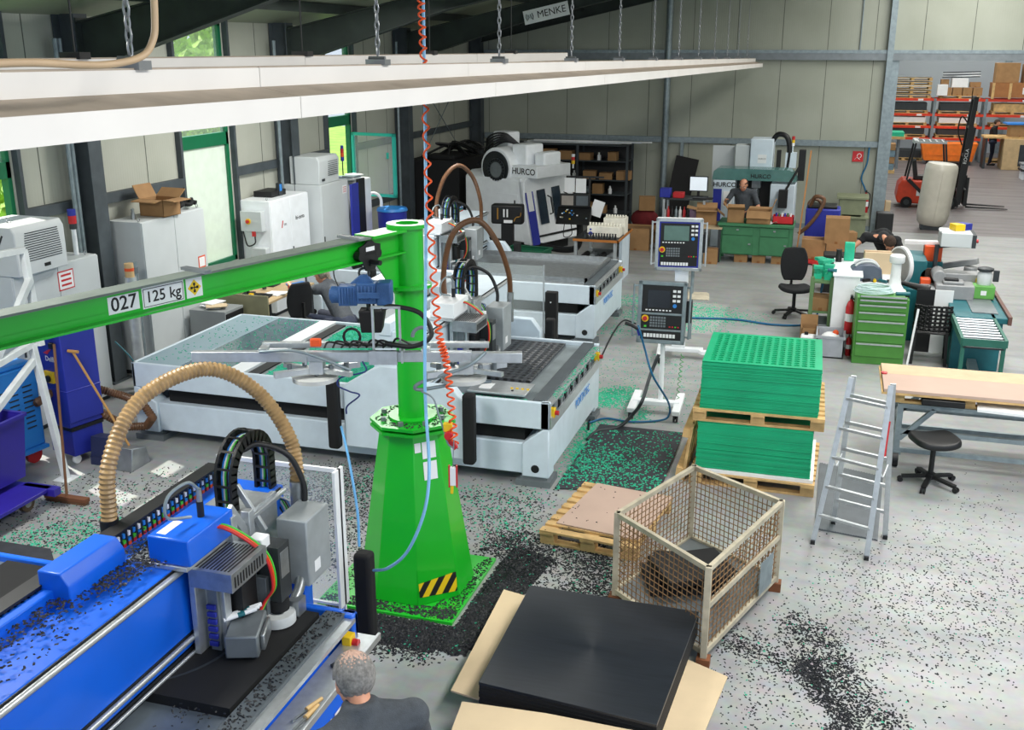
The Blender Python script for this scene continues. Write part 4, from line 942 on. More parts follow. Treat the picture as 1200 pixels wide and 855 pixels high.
# white tubular frame stand
fs_ = T('frame_stand', 'white welded square-tube frame stand beside the blue extraction tower', 'frame', (-7.7, 8.3, 0))
mb = M()
for a, b in ((( .0, .3, 0), (-.1, .18, 1.55)), ((-.1, .18, 1.55), (-.1, -1.5, 1.3)), ((-.1, .3, 1.5), (-.2, .35, 2.5)), ((-.2, .35, 2.5), (-.1, -1.5, 2.6)), ((-.1, .22, 1.4), (-.1, -.9, .75)), ((-.15, .33, 2.2), (-.1, -.3, 1.55)), ((-.2, -.2, 2.5), (-.2, -.2, 1.9)), ((-.2, -.2, 1.9), (-.2, -1.2, 1.8)), ((-.1, -1.5, 1.3), (0, -1.6, 0)), ((-.1, -1.5, 1.3), (-.1, -1.5, 2.6))): mb.bar(a, b, .065, .065)
mb.bx(-.1, .2, 0, .1, .4, .012)
mb.o('frame_tubes', mat('white_frame_paint', '#dadfe0', .4), fs_, bevel=.004)
# blue dust extraction tower
et = T('extraction_tower', 'tall royal blue extraction tower with yellow switch box and castors', 'extractor', (-8.0, 9.2, 0), -.25)
mb = M(); mb.bx(-.2, -.2, .1, .2, .2, .42); mb.prism([(-.2, .44), (.2, .44), (.2, .5), (.22, .5), (.22, 1.7), (-.22, 1.7), (-.22, .5), (-.2, .5)], 'y', -.22, .22); mb.bx(-.225, -.225, .86, .225, .225, .88); mb.o('casing', BLUED, et, bevel=.012)
M().bx(-.21, -.21, .4, .21, .21, .44).o('seal', BLACK, et)
for x in (-.15, .15):
    for y in (-.15, .15): M().cyl((x-.015, y, .05), (x+.015, y, .05), .05, n=14).o('castor', RED if x < 0 else PAPER, et)
mb = M(); mb.bx(-.1, -.25, .95, .05, -.22, 1.08, 0); mb.cyl((-.02, -.25, 1.0), (-.02, -.27, 1.0), .04, m=1); mb.o('switch_box', [YEL, BLACK], et)
mb = M(); mb.prism([(-.1, 1.28), (.0, 1.33), (.05, 1.34), (-.03, 1.27)], 'y', -.224, -.2205); mb.o('emblem', RED, et)
text('Delfin', .08, 'lettering', PAPER, et, (.02, -.2225, 1.22), (PI/2, 0, 0), .0005, font_bold=True)
mb = M(); mb.bx(-.16, -.224, 1.55, .08, -.2205, 1.66, 0); mb.bx(-.16, -.2250, 1.57, -.08, -.224, 1.64, 1); mb.o('label_plate', [PAPER, RED], et)
mb = M(); mb.bx(.06, -.26, 1.36, .12, -.22, 1.42); mb.bx(.22, -.03, 1.58, .24, .03, 1.62); mb.o('handle', BLACK, et)
fu = T('filter_unit', 'light blue louvred filter unit on wheels behind the violet skip', 'filter unit', (-8.75, 8.7, 0), -.15)
mb = M(); mb.bx(-.5, -.5, .22, .45, .35, 1.15); mb.bx(-.47, -.47, 1.15, .42, .32, 1.2); mb.o('casing', BLUEL, fu, bevel=.015)
mb = M()
for j in range(6):
    for i in range(9): mb.bx(-.4+j*.14, -.504, .45+i*.06, -.31+j*.14, -.5, .465+i*.06)
for j in range(4):
    for i in range(9): mb.bx(.45, -.4+j*.18, .45+i*.06, .454, -.28+j*.18, .465+i*.06)
mb.o('louvres', DKGREY, fu)
for x, y in ((-.4, -.4), (.35, -.4), (-.4, .25), (.35, .25)): M().cyl((x-.02, y, .1), (x+.02, y, .1), .1, n=18).o('wheel', RED, fu)
mb = M(); mb.bx(-.5, -.5, .18, .5, .35, .22); mb.o('chassis', BLUEL, fu); M().bx(-.1, -.3, 1.2, .2, .1, 1.5).o('motor_cover', BLUE, fu, bevel=.04)
# violet tipping skip on a trolley
sk = T('tipping_skip', 'violet blue tipping skip on a wheeled base at the left edge', 'skip', (-7.72, 7.55, 0), .0)
mb = M(); x0, x1, z0, z1 = -.75, .08, .3, .95
v = [(x0, -.3, z0), (x1, -.3, z0), (x1, .42, z0), (x0, .42, z0), (x0, -.5, z1), (x1+.02, -.5, z1), (x1+.02, .5, z1), (x0, .5, z1)]
w_ = [(x0+.02, -.28, z0+.02), (x1-.02, -.28, z0+.02), (x1-.02, .4, z0+.02), (x0+.02, .4, z0+.02), (x0+.02, -.48, z1), (x1, -.48, z1), (x1, .48, z1), (x0+.02, .48, z1)]
mb.add(v+w_, [(0, 1, 5, 4), (1, 2, 6, 5), (2, 3, 7, 6), (3, 0, 4, 7), (0, 3, 2, 1), (8, 12, 13, 9), (9, 13, 14, 10), (10, 14, 15, 11), (11, 15, 12, 8), (8, 9, 10, 11), (4, 5, 13, 12), (5, 6, 14, 13), (6, 7, 15, 14), (7, 4, 12, 15)])
mb.bar((x0, .5, z1), (x1+.03, .5, z1), .04, .03); mb.bar((x1+.03, .5, z1), (x1+.03, -.5, z1), .04, .03)
mb.o('skip_body', PURP, sk)
mb = M(); mb.bx(-.75, -.55, .2, .42, .4, .24); mb.bx(-.75, -.6, .1, .3, -.5, .2); mb.bx(.1, .32, .16, .5, .42, .24); mb.bx(-.7, .3, .1, .1, .4, .2); mb.o('base', PURP, sk, bevel=.006)
for x, y in ((.15, -.3), (.2, .25), (-.6, -.3), (-.6, .25)):
    wh = M().cyl((x-.025, y, .09), (x+.025, y, .09), .09, n=20).o('castor', mat('rubber_castor', '#5a4a38', .6), sk); M().cyl((x-.03, y, .09), (x+.03, y, .09), .045, n=14).o('hub', STEEL, wh)
    M().bar((x, y, .09), (x, y, .2), .05, .02).o('fork', GALV, sk)
mb = M(); rnd = random.Random(5)
mb.grid(lambda a, b: (a*.3, b*.16, .02+.05*rnd.random()), 7, 5); tag(mb.o('plastic_film', mat('crumpled_clear_film', '#aab4c8', .15, alpha=.5), None, loc=(-7.62, 7.02, .24)), 'crumpled clear film lying on the violet trolley base', 'film')
mat('broom_handle_wood', '#b98a4e', .6)
def broom(p, q, head_dim, label, hm, hrz=0., m=None):
    r = T('broom', label, 'broom', p); q = Vector(q)-Vector(p)
    M().cyl((0, 0, .04), q, .014, n=8).o('handle', m or mat('broom_handle_wood', '#b98a4e', .6), r)
    mb = M(); mb.box((0, 0, .05), (head_dim[0], head_dim[1], .04), 0, Matrix.Rotation(hrz, 3, 'Z')); mb.box((0, 0, .02), (head_dim[0]*.96, head_dim[1]*.8, .04), 1, Matrix.Rotation(hrz, 3, 'Z')); mb.o('brush_head', [hm, BROWNH], r)
broom((-7.28, 8.1, 0), (-7.45, 8.4, 1.6), (.5, .08), 'broom leaning on the white frame, its brush on the floor beside the skip', mat('brush_brown', '#6a4129', .9), 0., mat('dark_broom_handle', '#6e4a30', .6))
dp = T('dustpan', 'silver long-handled dustpan with wooden T handle in front of the blue tower', 'dustpan', (-7.3, 9.13, 0), .3)
mb = M(); mb.prism([(-.17, 0), (.17, 0), (.12, .2), (-.12, .26)], 'x', -.15, .17); mb.o('pan', mat('bent_sheet_metal', '#a9adb0', .35, .8, var=.2), dp, bevel=.01)
mb = M(); q = Vector((-7.75, 9, 1.33))-Vector(dp.location); mb.cyl((0, .05, .22), q, .014, n=8); e = q.normalized(); mb.cyl(q+Vector((-.06, 0, 0)), q+Vector((.07, 0, 0)), .018, n=8); mb.o('handle', MATS['broom_handle_wood'], dp); dp.rotation_euler.z = 0
mb = M(); mb.bx(-.42, -.1, .0, -.16, .25, .1); mb.prism([(-.1, 0), (.22, .02), (.12, .3), (-.05, .32)], 'x', -.42, -.18); mb.o('second_pan', mat('dark_blue_plastic', '#252c50', .5), dp)
tag(hose([(-8.67, 9.19, 0.5), (-8.19, 8.89, 0.75), (-8.08, 9.08, 0.85), (-7.95, 9.27, 0.7), (-7.74, 9.4, 0.45), (-7.63, 9.62, 0.25), (-7.53, 9.82, 0.2), (-7.29, 9.63, 0.4), (-7.41, 9.64, 0.55), (-7.7, 9.69, 0.6), (-7.91, 9.66, 0.65), (-7.99, 9.58, 0.7)], .05, BROWNH, 'suction_hose', None, rings=.03), 'thick brown suction hose looping over the floor behind the blue tower', 'hose')
tr_ = T('wrapped_roll', 'tall film-wrapped roll standing against the grey cabinet', 'roll', (-8.75, 11.4, 0)); mb = M(); mb.lathe([(.07, 0), (.08, .3), (.075, .8), (.085, 1.2), (.08, 1.6)], n=14); mb.o('film_wrap', mat('film_wrap', '#c2c6c6', .2, .3, var=.25), tr_); mb = M(); mb.lathe([(.06, 1.6), (.06, 1.78)], n=14); mb.lathe([(.062, 1.68), (.062, 1.72)], n=14, m=1); mb.o('core', [mat('core_card', '#c9a97a', .7), ORANGE], tr_)
pp = T('pipe', 'grey drain pipe standing behind the film-wrapped roll', 'pipe', (-8.85, 11.62, 0)); M().cyl((0, 0, 0), (0, 0, 1.75), .055, n=16).o('pipe_body', GALV, pp); M().cyl((0, 0, 1.6), (0, 0, 1.68), .062, n=16).o('collar', DULL, pp)
tag(hose([(-8.35, 10.46, 1), (-8.18, 10.46, 0.85), (-8.09, 10.45, 0.75)], .01, TEALM, 'air_hose', None), 'short thin teal hose beside the wrapped roll', 'hose')
# middle cabinets
c3 = cabinet((-9.35, 16.3, 0), 0, (.6, 1.35, 2.0), 'white-grey double cabinet with a red logo behind the desk', 2, WHITE)
text('tec', .08, 'lettering', DKGREY, c3, (.307, -.2, 1.55), (PI/2, 0, PI/2), .0005); text('lti-centa', .1, 'lettering', BLACK, c3, (.307, .33, 1.6), (PI/2, 0, PI/2), .0005, font_bold=True)
mb = M(); mb.prism([(-.34, 1.5), (-.3, 1.62), (-.27, 1.62), (-.31, 1.5)], 'x', .306, .308); mb.o('emblem', RED, c3)
mb = M(); mb.tube(arc((.2, -.6, 2.03), .025, 0, 2*PI, 8, 'yz'), .006, n=5); mb.o('lifting_eye', STEEL, c3)
cb = T('switch_box', 'small grey switch box with a red and yellow main switch beside the double cabinet', 'switch box', (-9.3, 15.5, 1.5))
mb = M(); mb.bx(-.25, -.02, 0, .15, .12, .34); mb.bx(-.1, -.02, -.5, .2, .12, -.28); mb.o('casing', CAB, cb, bevel=.008)
mb = M(); mb.cyl((-.1, -.02, .17), (-.1, -.035, .17), .05, m=1); mb.cyl((-.1, -.035, .17), (-.1, -.06, .17), .03, m=0); mb.bx(-.04, -.03, -.08, .02, 0, .0, 0); mb.tube(bez([(0, 0, -.08), (.0, -.02, -.2), (-.15, 0, -.25), (-.2, 0, -.1), (-.22, 0, .0)], 5), .012, m=2); mb.o('main_switch', [RED, YEL, BLACK], cb)
mb = M(); mb.bx(-.2, -.25, 0, .15, .25, .1, 0); mb.bx(.1, .0, .0, .16, .12, .22, 1); mb.bx(.161, .02, .08, .163, .1, .2, 2); tag(mb.o('equipment_box', [BLACK, DKGREY, BLUEL], None, loc=(-9.4, 16.3, 2.0), bevel=.006), 'black equipment tray on top of the white-grey double cabinet', 'box')
c4 = cabinet((-9.2, 17.62, 0), 0, (.75, 1.1, 2.1), 'grey cabinet behind the desk, with a cooling unit on top', 1)
mb = M(); mb.bx(.38, .3, 1.85, .382, .48, 2.0, 0)
for i in range(4): mb.bx(.382, .32, 1.87+i*.03, .383, .46, 1.88+i*.03, 1)
mb.o('notice', [PAPER, RED], c4)
ac2 = T('cooling_unit', 'pale grey cooling unit under the tall window, on the rear grey cabinet', 'cooling unit', (-9.15, 17.5, 2.1))
mb = M(); mb.prism([(-.3, 0), (.28, 0), (.3, .42), (.25, .5), (-.3, .5)], 'y', -.4, .4); mb.o('casing', CAB, ac2, bevel=.015); mb = M()
for i in range(8): mb.bx(.29, -.05, .14+i*.035, .3, .33, .15+i*.035)
mb.bx(.29, -.3, .06, .3, -.2, .1); mb.o('louvres', DKGREY, ac2)
M_ = M().bx(-.02, -.16, 0, .02, .16, 2.0); tag(M_.o('panel', BLUED, None, loc=(-8.75, 18.28, 0), bevel=.004), 'tall royal blue panel standing right of the rear grey cabinet', 'panel')
M_ = M().bx(-.02, -.16, 0, .02, .16, 2.05); tag(M_.o('panel', BLACK, None, loc=(-8.8, 18.68, 0), bevel=.004), 'tall black panel standing next to the royal blue one', 'panel')
c5 = cabinet((-9.3, 19.3, 0), 0, (.5, .8, 1.95), 'narrow white cabinet under the open casement window', 1, WHITE)
mb = M(); rnd = random.Random(9)
for i in range(8): mb.box((rnd.uniform(-.2, .2), rnd.uniform(-.3, .3), .03+.02*i/3), (.25, .3, .02), i % 2, Matrix.Rotation(rnd.uniform(0, 2), 3, 'Z'))
tag(mb.o('paper_heap', [PAPER, GALV], None, loc=(-9.3, 19.2, 1.95)), 'heap of papers on the narrow white cabinet at the window', 'papers')
sl2 = T('signal_lamp', 'red and orange signal lamp on a thin rod before the bright tall window', 'signal lamp', (-9.3, 18.96, 2.06), 0); mb = M(); mb.cyl((0, 0, 0), (0, 0, .28), .012, m=0); mb.cyl((0, 0, .28), (0, 0, .36), .035, m=1); mb.cyl((0, 0, .36), (0, 0, .44), .035, m=2); mb.cyl((0, 0, .44), (0, 0, .52), .035, m=3); mb.cyl((0, 0, .52), (0, 0, .58), .03, m=4); mb.o('column', [DKGREY, BLUED, ORANGE, RED, BLUED], sl2)
dr = T('drum', 'blue steel drum with a lid beyond the crane column top', 'drum', (-8.55, 19.6, 0)); M().lathe([(.28, 0), (.29, .02), (.29, .55), (.3, .57), (.29, .59), (.29, 1.0), (.3, 1.3)], n=28).o('drum_body', BLUED, dr); M().lathe([(.31, 1.3), (.32, 1.31), (.3, 1.36), (.1, 1.39), (.04, 1.4)], n=28).o('drum_lid', BLUEL, dr)
mb = M(); mb.tube(arc((-.02, 0, 0), .17, 0, PI, 12), .03, n=10); mb.cyl((-.19, 0, 0), (-.19, 0, -.7), .03, n=10); mb.cyl((.15, 0, 0), (.15, 0, -.1), .03, n=10); tag(mb.o('duct_bend', PAPER, None, loc=(-9.0, 19.75, 1.45)), 'white bent duct between the black panel and the blue drum', 'duct')
# white cabinet standing left behind the hoist
c6 = cabinet((-6.35, 14.6, 0), 0, (.6, .6, 1.1), 'low white control cabinet standing behind the blue hoist', 1, WHITE)
mb = M(); mb.cyl((.31, -.1, .45), (.32, -.1, .45), .05, n=16); mb.o('round_knob', BLACK, c6)
# desk with seated person
dk = T('desk', 'cluttered office desk with raised edge board behind the long cutting table', 'desk', (-8.55, 14.25, 0))
mb = M(); mb.bx(-.45, -.75, .72, .45, 1.0, .75); mb.o('desk_top', mat('light_birch_desk', '#c3ab84', .5), dk); mb = M(); mb.bx(-.45, -.78, .55, .6, -.75, .92); mb.o('edge_board', mat('olive_beige_board', '#8d8a6c', .6), dk)
for x, y in ((-.4, -.7), (.4, -.7), (-.4, .95), (.4, .95)): M().bx(x-.03, y-.03, 0, x+.03, y+.03, .72).o('leg', DKGREY, dk)
pd_ = T('drawer_pedestal', 'grey drawer pedestal with papers beside the desk', 'drawers', (-8.6, 13.1, 0)); M().bx(-.3, -.25, .0, .3, .25, .8).o('body', CABD, pd_, bevel=.005)
for i in range(4): M().bx(.3, -.23, .1+i*.17, .312, .23, .25+i*.17).o('drawer', BLACK, pd_)
mb = M(); rnd = random.Random(11)
for i in range(5): mb.box((rnd.uniform(-.1, .1), rnd.uniform(-.1, .1), .81+.012*i), (.3, .22, .01), i % 2, Matrix.Rotation(rnd.uniform(0, 2), 3, 'Z'))
mb.o('papers', [PAPER, CARDL], pd_)
def monitor(loc, rz, label, w=.5, h=.32, cat='monitor', scr=SCREEN):
    r = T('monitor', label, cat, loc, rz); M().bx(-w/2, -.02, .12, w/2, .02, .12+h).o('housing', BLACK, r, bevel=.006); M().bx(-w/2+.02, -.024, .14, w/2-.02, -.02, .1+h).o('screen', scr, r)
    mb = M(); mb.bx(-.03, .0, 0, .03, .03, .14); mb.bx(-.12, -.08, 0, .12, .1, .012); mb.o('stand', BLACK, r); return r
monitor((-8.7, 14.2, .75), PI/2+.3, 'pinkish-backed monitor on the desk, left of the dark one', scr=mat('pink_screen', '#a98a92', .3)); monitor((-8.65, 14.85, .75), PI/2, 'dark monitor on the desk in front of the seated person', .55, .34)
for i, (x, y, c, lb) in enumerate(((-8.35, 13.75, PAPER, 'white paper stack on the desk beside the black mat'), (-8.3, 14.3, PAPER, 'loose white papers on the desk beside the office chair'), (-8.3, 15.0, BLUEL, 'blue booklet on the far end of the desk'))):
    mb = M(); mb.box((0, 0, .008), (.22, .3, .014), 0, .3+i); mb.box((.03, .04, .018), (.21, .29, .006), 0, .7+i); tag(mb.o('paper_stack', c, None, loc=(x, y, .75)), lb, 'papers')
tag(M().bx(-.2, -.22, 0, .2, .22, .02).o('mat', BLACK, None, loc=(-8.45, 14.02, .75), rz=.2, bevel=.004), 'black writing mat on the desk', 'mat')
mb = M(); mb.lathe([(.04, 0), (.04, .18), (.015, .23), (.015, .26)], n=12); mb.lathe([(.018, .26), (.018, .28)], n=10, m=1); tag(mb.o('bottle', [mat('clear_bottle', '#b9dce6', .1, alpha=.6), BLUE], None, loc=(-8.75, 13.65, .75)), 'clear water bottle with blue cap at the left end of the desk', 'bottle')
for x, y, c, lb in ((-8.2, 14.62, RED, 'red cup on the desk'), (-8.45, 13.85, YEL, 'small yellow tape dispenser on the desk'), (-8.6, 14.5, DKGREY, 'dark grey pen holder between the monitors')): tag(M().lathe([(.035, 0), (.04, .08), (.033, .08), (.03, .01)], n=12).o('desk_item', c, None, loc=(x, y, .77)), lb, 'cup')
def office_chair(loc, rz, label, seat_z=.47, fabric=CLOTHB, back=True, arms=False):
    r = T('office_chair', label, 'chair', loc, rz)
    mb = M(); mb.grid(lambda a, b: ((a-.5)*.48*(1-.25*abs(2*b-1)**4), (b-.5)*.46*(1-.2*abs(2*a-1)**4), seat_z+.03+.03*(abs(2*a-1)**2)-.05*max(0, .15-b)), 10, 10)
    s_ = mb.o('seat', fabric, r); so_ = s_.modifiers.new('t', 'SOLIDIFY'); so_.thickness = .07; s_.modifiers.new('s', 'SUBSURF').levels = 1
    if back:
        mb = M(); mb.grid(lambda a, b: ((a-.5)*(.44-.1*(2*b-1)**2+.02*b)*(1-.12*(2*b-1)**4), .22+.06*b**2-.04*(2*a-1)**2*1, seat_z+.1+.55*b), 10, 12)
        s_ = mb.o('backrest', fabric, r); so_ = s_.modifiers.new('t', 'SOLIDIFY'); so_.thickness = .05; s_.modifiers.new('s', 'SUBSURF').levels = 1
        mb = M(); mb.bar((0, .05, seat_z-.02), (0, .3, seat_z-.0), .06, .03); mb.bar((0, .3, seat_z), (0, .29, seat_z+.35), .06, .03); mb.o('back_bracket', BLACK, r)
    M().cyl((0, 0, .1), (0, 0, seat_z), .028, n=14).o('column', BLACK, r); mb = M(); mb.box((0, 0, seat_z-.02), (.2, .2, .05)); mb.cyl((0, 0, .07), (0, 0, .13), .05); mb.tube([(.1, 0, seat_z-.02), (.26, -.02, seat_z-.05)], .008); mb.o('mechanism', BLACK, r)
    for i in range(5):
        a = 2*PI*i/5+.3; mb = M(); mb.bar((0, 0, .1), (.29*math.cos(a), .29*math.sin(a), .065), .05, .03); mb.o('base_arm', BLACK, r)
        mb = M(); c = Vector((.3*math.cos(a), .3*math.sin(a), .03)); t = Vector((-math.sin(a), math.cos(a), 0))
        mb.cyl(c-t*.025, c-t*.008, .03, n=12); mb.cyl(c+t*.008, c+t*.025, .03, n=12); mb.o('castor', BLACK, r)
    return r
office_chair((-7.7, 13.8, 0), PI/2+2.6, 'black desk chair whose backrest shows behind the long table')
person('person with a long grey-brown ponytail in a dark T-shirt bending over the desk', dict(pelvis=(-6.95, 14.0, .5), chest=(-7.25, 14.22, .84), neck=(-7.38, 14.34, .98), head=(-7.5, 14.36, 1.1), fwd=(-.8, .1, -.45), hup=(-.3, .1, .8),
    shl=(-7.45, 14.07, .93), shr=(-7.2, 14.47, .9), ell=(-7.78, 14.02, .9), elr=(-7.5, 14.75, .82), wrl=(-7.98, 14.2, .96), wrr=(-7.75, 14.75, .8), hipl=(-7.0, 13.9, .48), hipr=(-6.9, 14.1, .48), knl=(-7.55, 14.0, .5), knr=(-7.5, 14.3, .5), anl=(-7.5, 14.0, .08), anr=(-7.45, 14.3, .08)), CLOTH, DENIM, mat('grey_brown_hair', '#8f8577', .8, var=.4, scale=40, bump=.4), 'long', vox=.014, loc=(-7.3, 14.1, 0))
# dark enclosure left of the milling machine
M_ = T('machine_enclosure', 'large black unpainted machine enclosure left of the white milling machine', 'enclosure', (-8.85, 24.0, 0)); mb = M(); mb.bx(-.8, -.9, 0, .5, .9, 1.95); mb.bx(-.3, -.7, 1.95, .3, .5, 2.05); mb.o('casing', BLACKM, M_, bevel=.02)
mb = M(); rnd = random.Random(2)
for i in range(8): mb.tube(bez([(rnd.uniform(-.6, .5), rnd.uniform(-.6, .6), 2.0), (rnd.uniform(-.3, .6), rnd.uniform(-.5, .5), 2.3), (.7, rnd.uniform(-.5, .5), 2.15)], 6), .03, n=6)
mb.o('hoses', BLACK, M_)
# ---------------- large milling machine
def mill(r):
    pass
hm = T('milling_machine', 'large white milling machine with a round tool drum and blue striped sloping doors', 'machine', (-6.4, 22.15, 0), -.42)
mb = M()
mb.prism([(-.0, .3), (1.7, .3), (1.7, 1.6), (1.5, 1.78), (.2, 1.78), (0, 1.66)], 'x', -1.9, -.12)     # main casing
v = [(-.12, 0, .3), (.08, .02, .3), (-.18, .05, 1.66), (.08, 1.7, .3), (-.12, 1.72, .3), (-.2, 1.72, 1.7)]
mb.add([(-.12, 0, .25), (.1, .0, .25), (-.22, .0, 1.72), (-.3, .0, 1.72), (-.12, 1.75, .25), (.1, 1.75, .25), (-.22, 1.75, 1.82), (-.3, 1.75, 1.82)], [(0, 1, 2, 3), (4, 7, 6, 5), (1, 5, 6, 2), (0, 3, 7, 4), (3, 2, 6, 7), (0, 4, 5, 1)])
mb.bx(-1.4, .3, 1.78, -.3, 1.6, 1.95)
mb.o('casing', WHITE, hm, bevel=.02)
M().bx(-1.8, .1, 0, -.15, 1.65, .3).o('base', BLACK, hm)
dn = M().cyl((-1.0, .05, 1.88), (-1.0, .5, 1.88), .46, n=36).o('tool_drum', WHITE, hm, bevel=.03)
mb = M(); mb.cyl((-1.0, .02, 1.88), (-1.0, .05, 1.88), .38, m=0, n=36); mb.cyl((-.95, .0, 1.85), (-.95, .02, 1.85), .26, m=1, n=30); mb.cyl((-.95, -.01, 1.85), (-.95, .0, 1.85), .17, m=2, n=24)
for i in range(20): a = 2*PI*i/20; mb.cyl((-.95+.22*math.cos(a), -.02, 1.85+.22*math.sin(a)), (-.95+.22*math.cos(a), .0, 1.85+.22*math.sin(a)), .025, m=0, n=8)
mb.o('drum_window', [SCREEN, DKGREY, DULL], hm)
mb = M(); mb.bx(-.75, .3, 1.95, -.3, .9, 2.42); mb.bx(-.25, .5, 1.9, .05, 1.1, 2.25); mb.bx(-1.5, .5, 2.2, -1.0, .9, 2.65); mb.o('spindle_housing', WHITE, hm, bevel=.05, seg=3)
mb = M(); mb.bx(-.6, .1, 1.72, .16, 1.3, 1.98); sg_ = mb.o('top_fairing', WHITE, hm, bevel=.015)
fc = bpy.data.objects.new('fairing_sign', None); fc.empty_display_size = .1
COL.objects.link(fc); fc.parent = hm
text('HURCO', .19, 'lettering', BLACK, hm, (-.22, .095, 1.85), (PI/2, 0, 0), .001, font_bold=True)
# sloping door face details: build in the door plane
def dface(y, t, off=0.004): x = .1+(-.22-.1)*t; z = .25+(1.72-.25)*t+.1*t*(y/1.75); return (x+off, y, z)
def dpatch(mb, y0, y1, t0, t1, m=0, off=.03):
    off = off+.026 if off < .02 else off
    mb.add([dface(y0, t0, off), dface(y1, t0, off), dface(y1, t1, off), dface(y0, t1, off)], [(0, 1, 2, 3)], m)
mb = M(); dpatch(mb, .03, .3, .0, .88); mb.o('blue_stripe', BLUED, hm); mb = M(); dpatch(mb, .07, .25, .5, .8, 0, .012); dpatch(mb, .03, .3, .9, .96, 1, .012); mb.o('maker_plate', [PAPER, DKGREY], hm)
for y0, y1, t0, t1 in ((.42, .72, .28, .9), (.95, 1.25, .28, .9)): mb = M(); dpatch(mb, y0, y1, t0, t1); mb.o('door_window', mat('blue_tinted_glass', '#28333f', .12), hm)
for y in (.82, 1.42): mb = M(); mb.tube([Vector(dface(y, .4, .0)), Vector(dface(y, .42, .09)), Vector(dface(y, .65, .09)), Vector(dface(y, .67, 0))], .018, n=8); mb.o('door_handle', BLACK, hm)
mb = M(); dpatch(mb, .2, 1.7, .1, .13); mb.o('door_groove', BLACK, hm)
mb = M(); mb.bx(-.95, -.012, .95, -.3, .0, 1.35, 0); mb.bx(-.4, -.02, 1.12, -.36, -.012, 1.22, 1); mb.o('side_hatch', [WHITE, BLACK], hm, bevel=.003)
mb = M(); mb.cyl((.0, 1.6, 1.82), (.0, 1.6, 1.92), .02, m=0); mb.cyl((0, 1.6, 1.92), (0, 1.6, 2.0), .04, m=1); mb.cyl((0, 1.6, 2.0), (0, 1.6, 2.08), .04, m=2); mb.cyl((0, 1.6, 2.08), (0, 1.6, 2.14), .04, m=3); mb.o('signal_lamp', [WHITE, YEL, RED, PAPER], hm)
mb = M(); rnd = random.Random(4)
for i in range(6): mb.tube(bez([(-1.7, .2+.1*i, 1.9), (-1.3, .1, 2.2+.06*i), (-.9, .2, 2.45+.04*i), (-.6, .4, 2.4)], 6), .022, n=6)
mb.o('cables', BLACK, hm)
bpy.data.objects.remove(fc)
# machine control pendant
cp = T('operator_console', 'black milling machine control panel with twin screens on a swing arm', 'control panel', (-5.2, 21.6, -.08), .1)
mb = M(); mb.bx(-.32, -.06, 1.32, .32, .0, 1.6); mb.o('screen_housing', BLACK, cp, bevel=.01); mb = M(); mb.bx(-.28, -.066, 1.36, -.03, -.06, 1.56, 0); mb.bx(.03, -.066, 1.36, .28, -.06, 1.56, 1); mb.o('screen', [mat('lit_grey_screen', '#9a938c', .3), mat('dim_screen', '#596066', .3)], cp)
mb = M(); mb.prism([(-.4, 1.0), (.02, 1.12), (.02, 1.32), (-.02, 1.32)], 'x', -.36, .36); mb.o('keyboard_shelf', BLACK, cp, bevel=.01)
mb = M(); rnd = random.Random(8)
for i in range(16): x = rnd.uniform(-.28, .28); t = rnd.uniform(.2, .8); mb.box((x, -.4+.36*t, 1.02+.32*t), (.03, .03, .02), i % 4)
mb.o('keys', [PAPER, BLUEL, YEL, GALV], cp)
mb = M(); mb.tube(bez([(.1, -.05, 1.05), (.12, -.05, .75), (.05, .0, .45), (-.3, .2, .35), (-.8, .4, .38)], 8), .07, n=12); mb.tube(bez([(-.2, -.1, 1.05), (-.22, -.1, .7), (-.05, -.1, .75), (-.08, -.1, 1.05)], 8), .01, n=6); mb.o('swing_arm', BLACK, cp)
mb = M(); mb.bx(.28, .0, 1.15, .32, .04, 1.95); mb.bx(-.2, .0, 1.93, .6, .03, 1.97); mb.o('lamp_post', BLACK, cp)
mb = M(); mb.box((-.12, -.02, 1.78), (.22, .01, .3)); mb.box((.12, -.02, 1.77), (.22, .01, .3)); mb.box((.48, -.02, 1.3), (.24, .01, .34), 0, Matrix.Rotation(.3, 3, 'Y')); mb.o('paper_sheets', PAPER, cp)
# black tilted cabinet of small bottles in front of the mill
mh = T('vial_fixture', 'black fixture box with vials on a stand in front of the milling machine', 'fixture', (-6.3, 20.3, -.12), .1)
mb = M(); mb.bx(-.33, -.1, 1.15, .33, .15, 1.55); mb.o('box', BLACK, mh, bevel=.04); mb = M(); mb.bx(-.12, -.08, .12, .12, .1, 1.15); mb.bx(-.25, -.2, .12, .25, .2, .16); mb.o('stand', BLACK, mh)
mb = M(); mb.bx(-.2, -.115, 1.25, -.17, -.1, 1.48, 0); mb.bx(-.07, -.115, 1.3, -.04, -.1, 1.46, 1); mb.bx(.0, -.115, 1.3, .03, -.1, 1.46, 1); mb.bx(-.06, -.105, 1.18, .12, -.1, 1.24, 1); mb.tube(bez([(.15, -.12, 1.22), (.2, -.12, 1.3), (.28, -.12, 1.32), (.3, -.12, 1.4)], 4), .012, m=0, n=6); mb.o('vials', [mat('brass', '#b98a44', .3, .6), PAPER], mh)
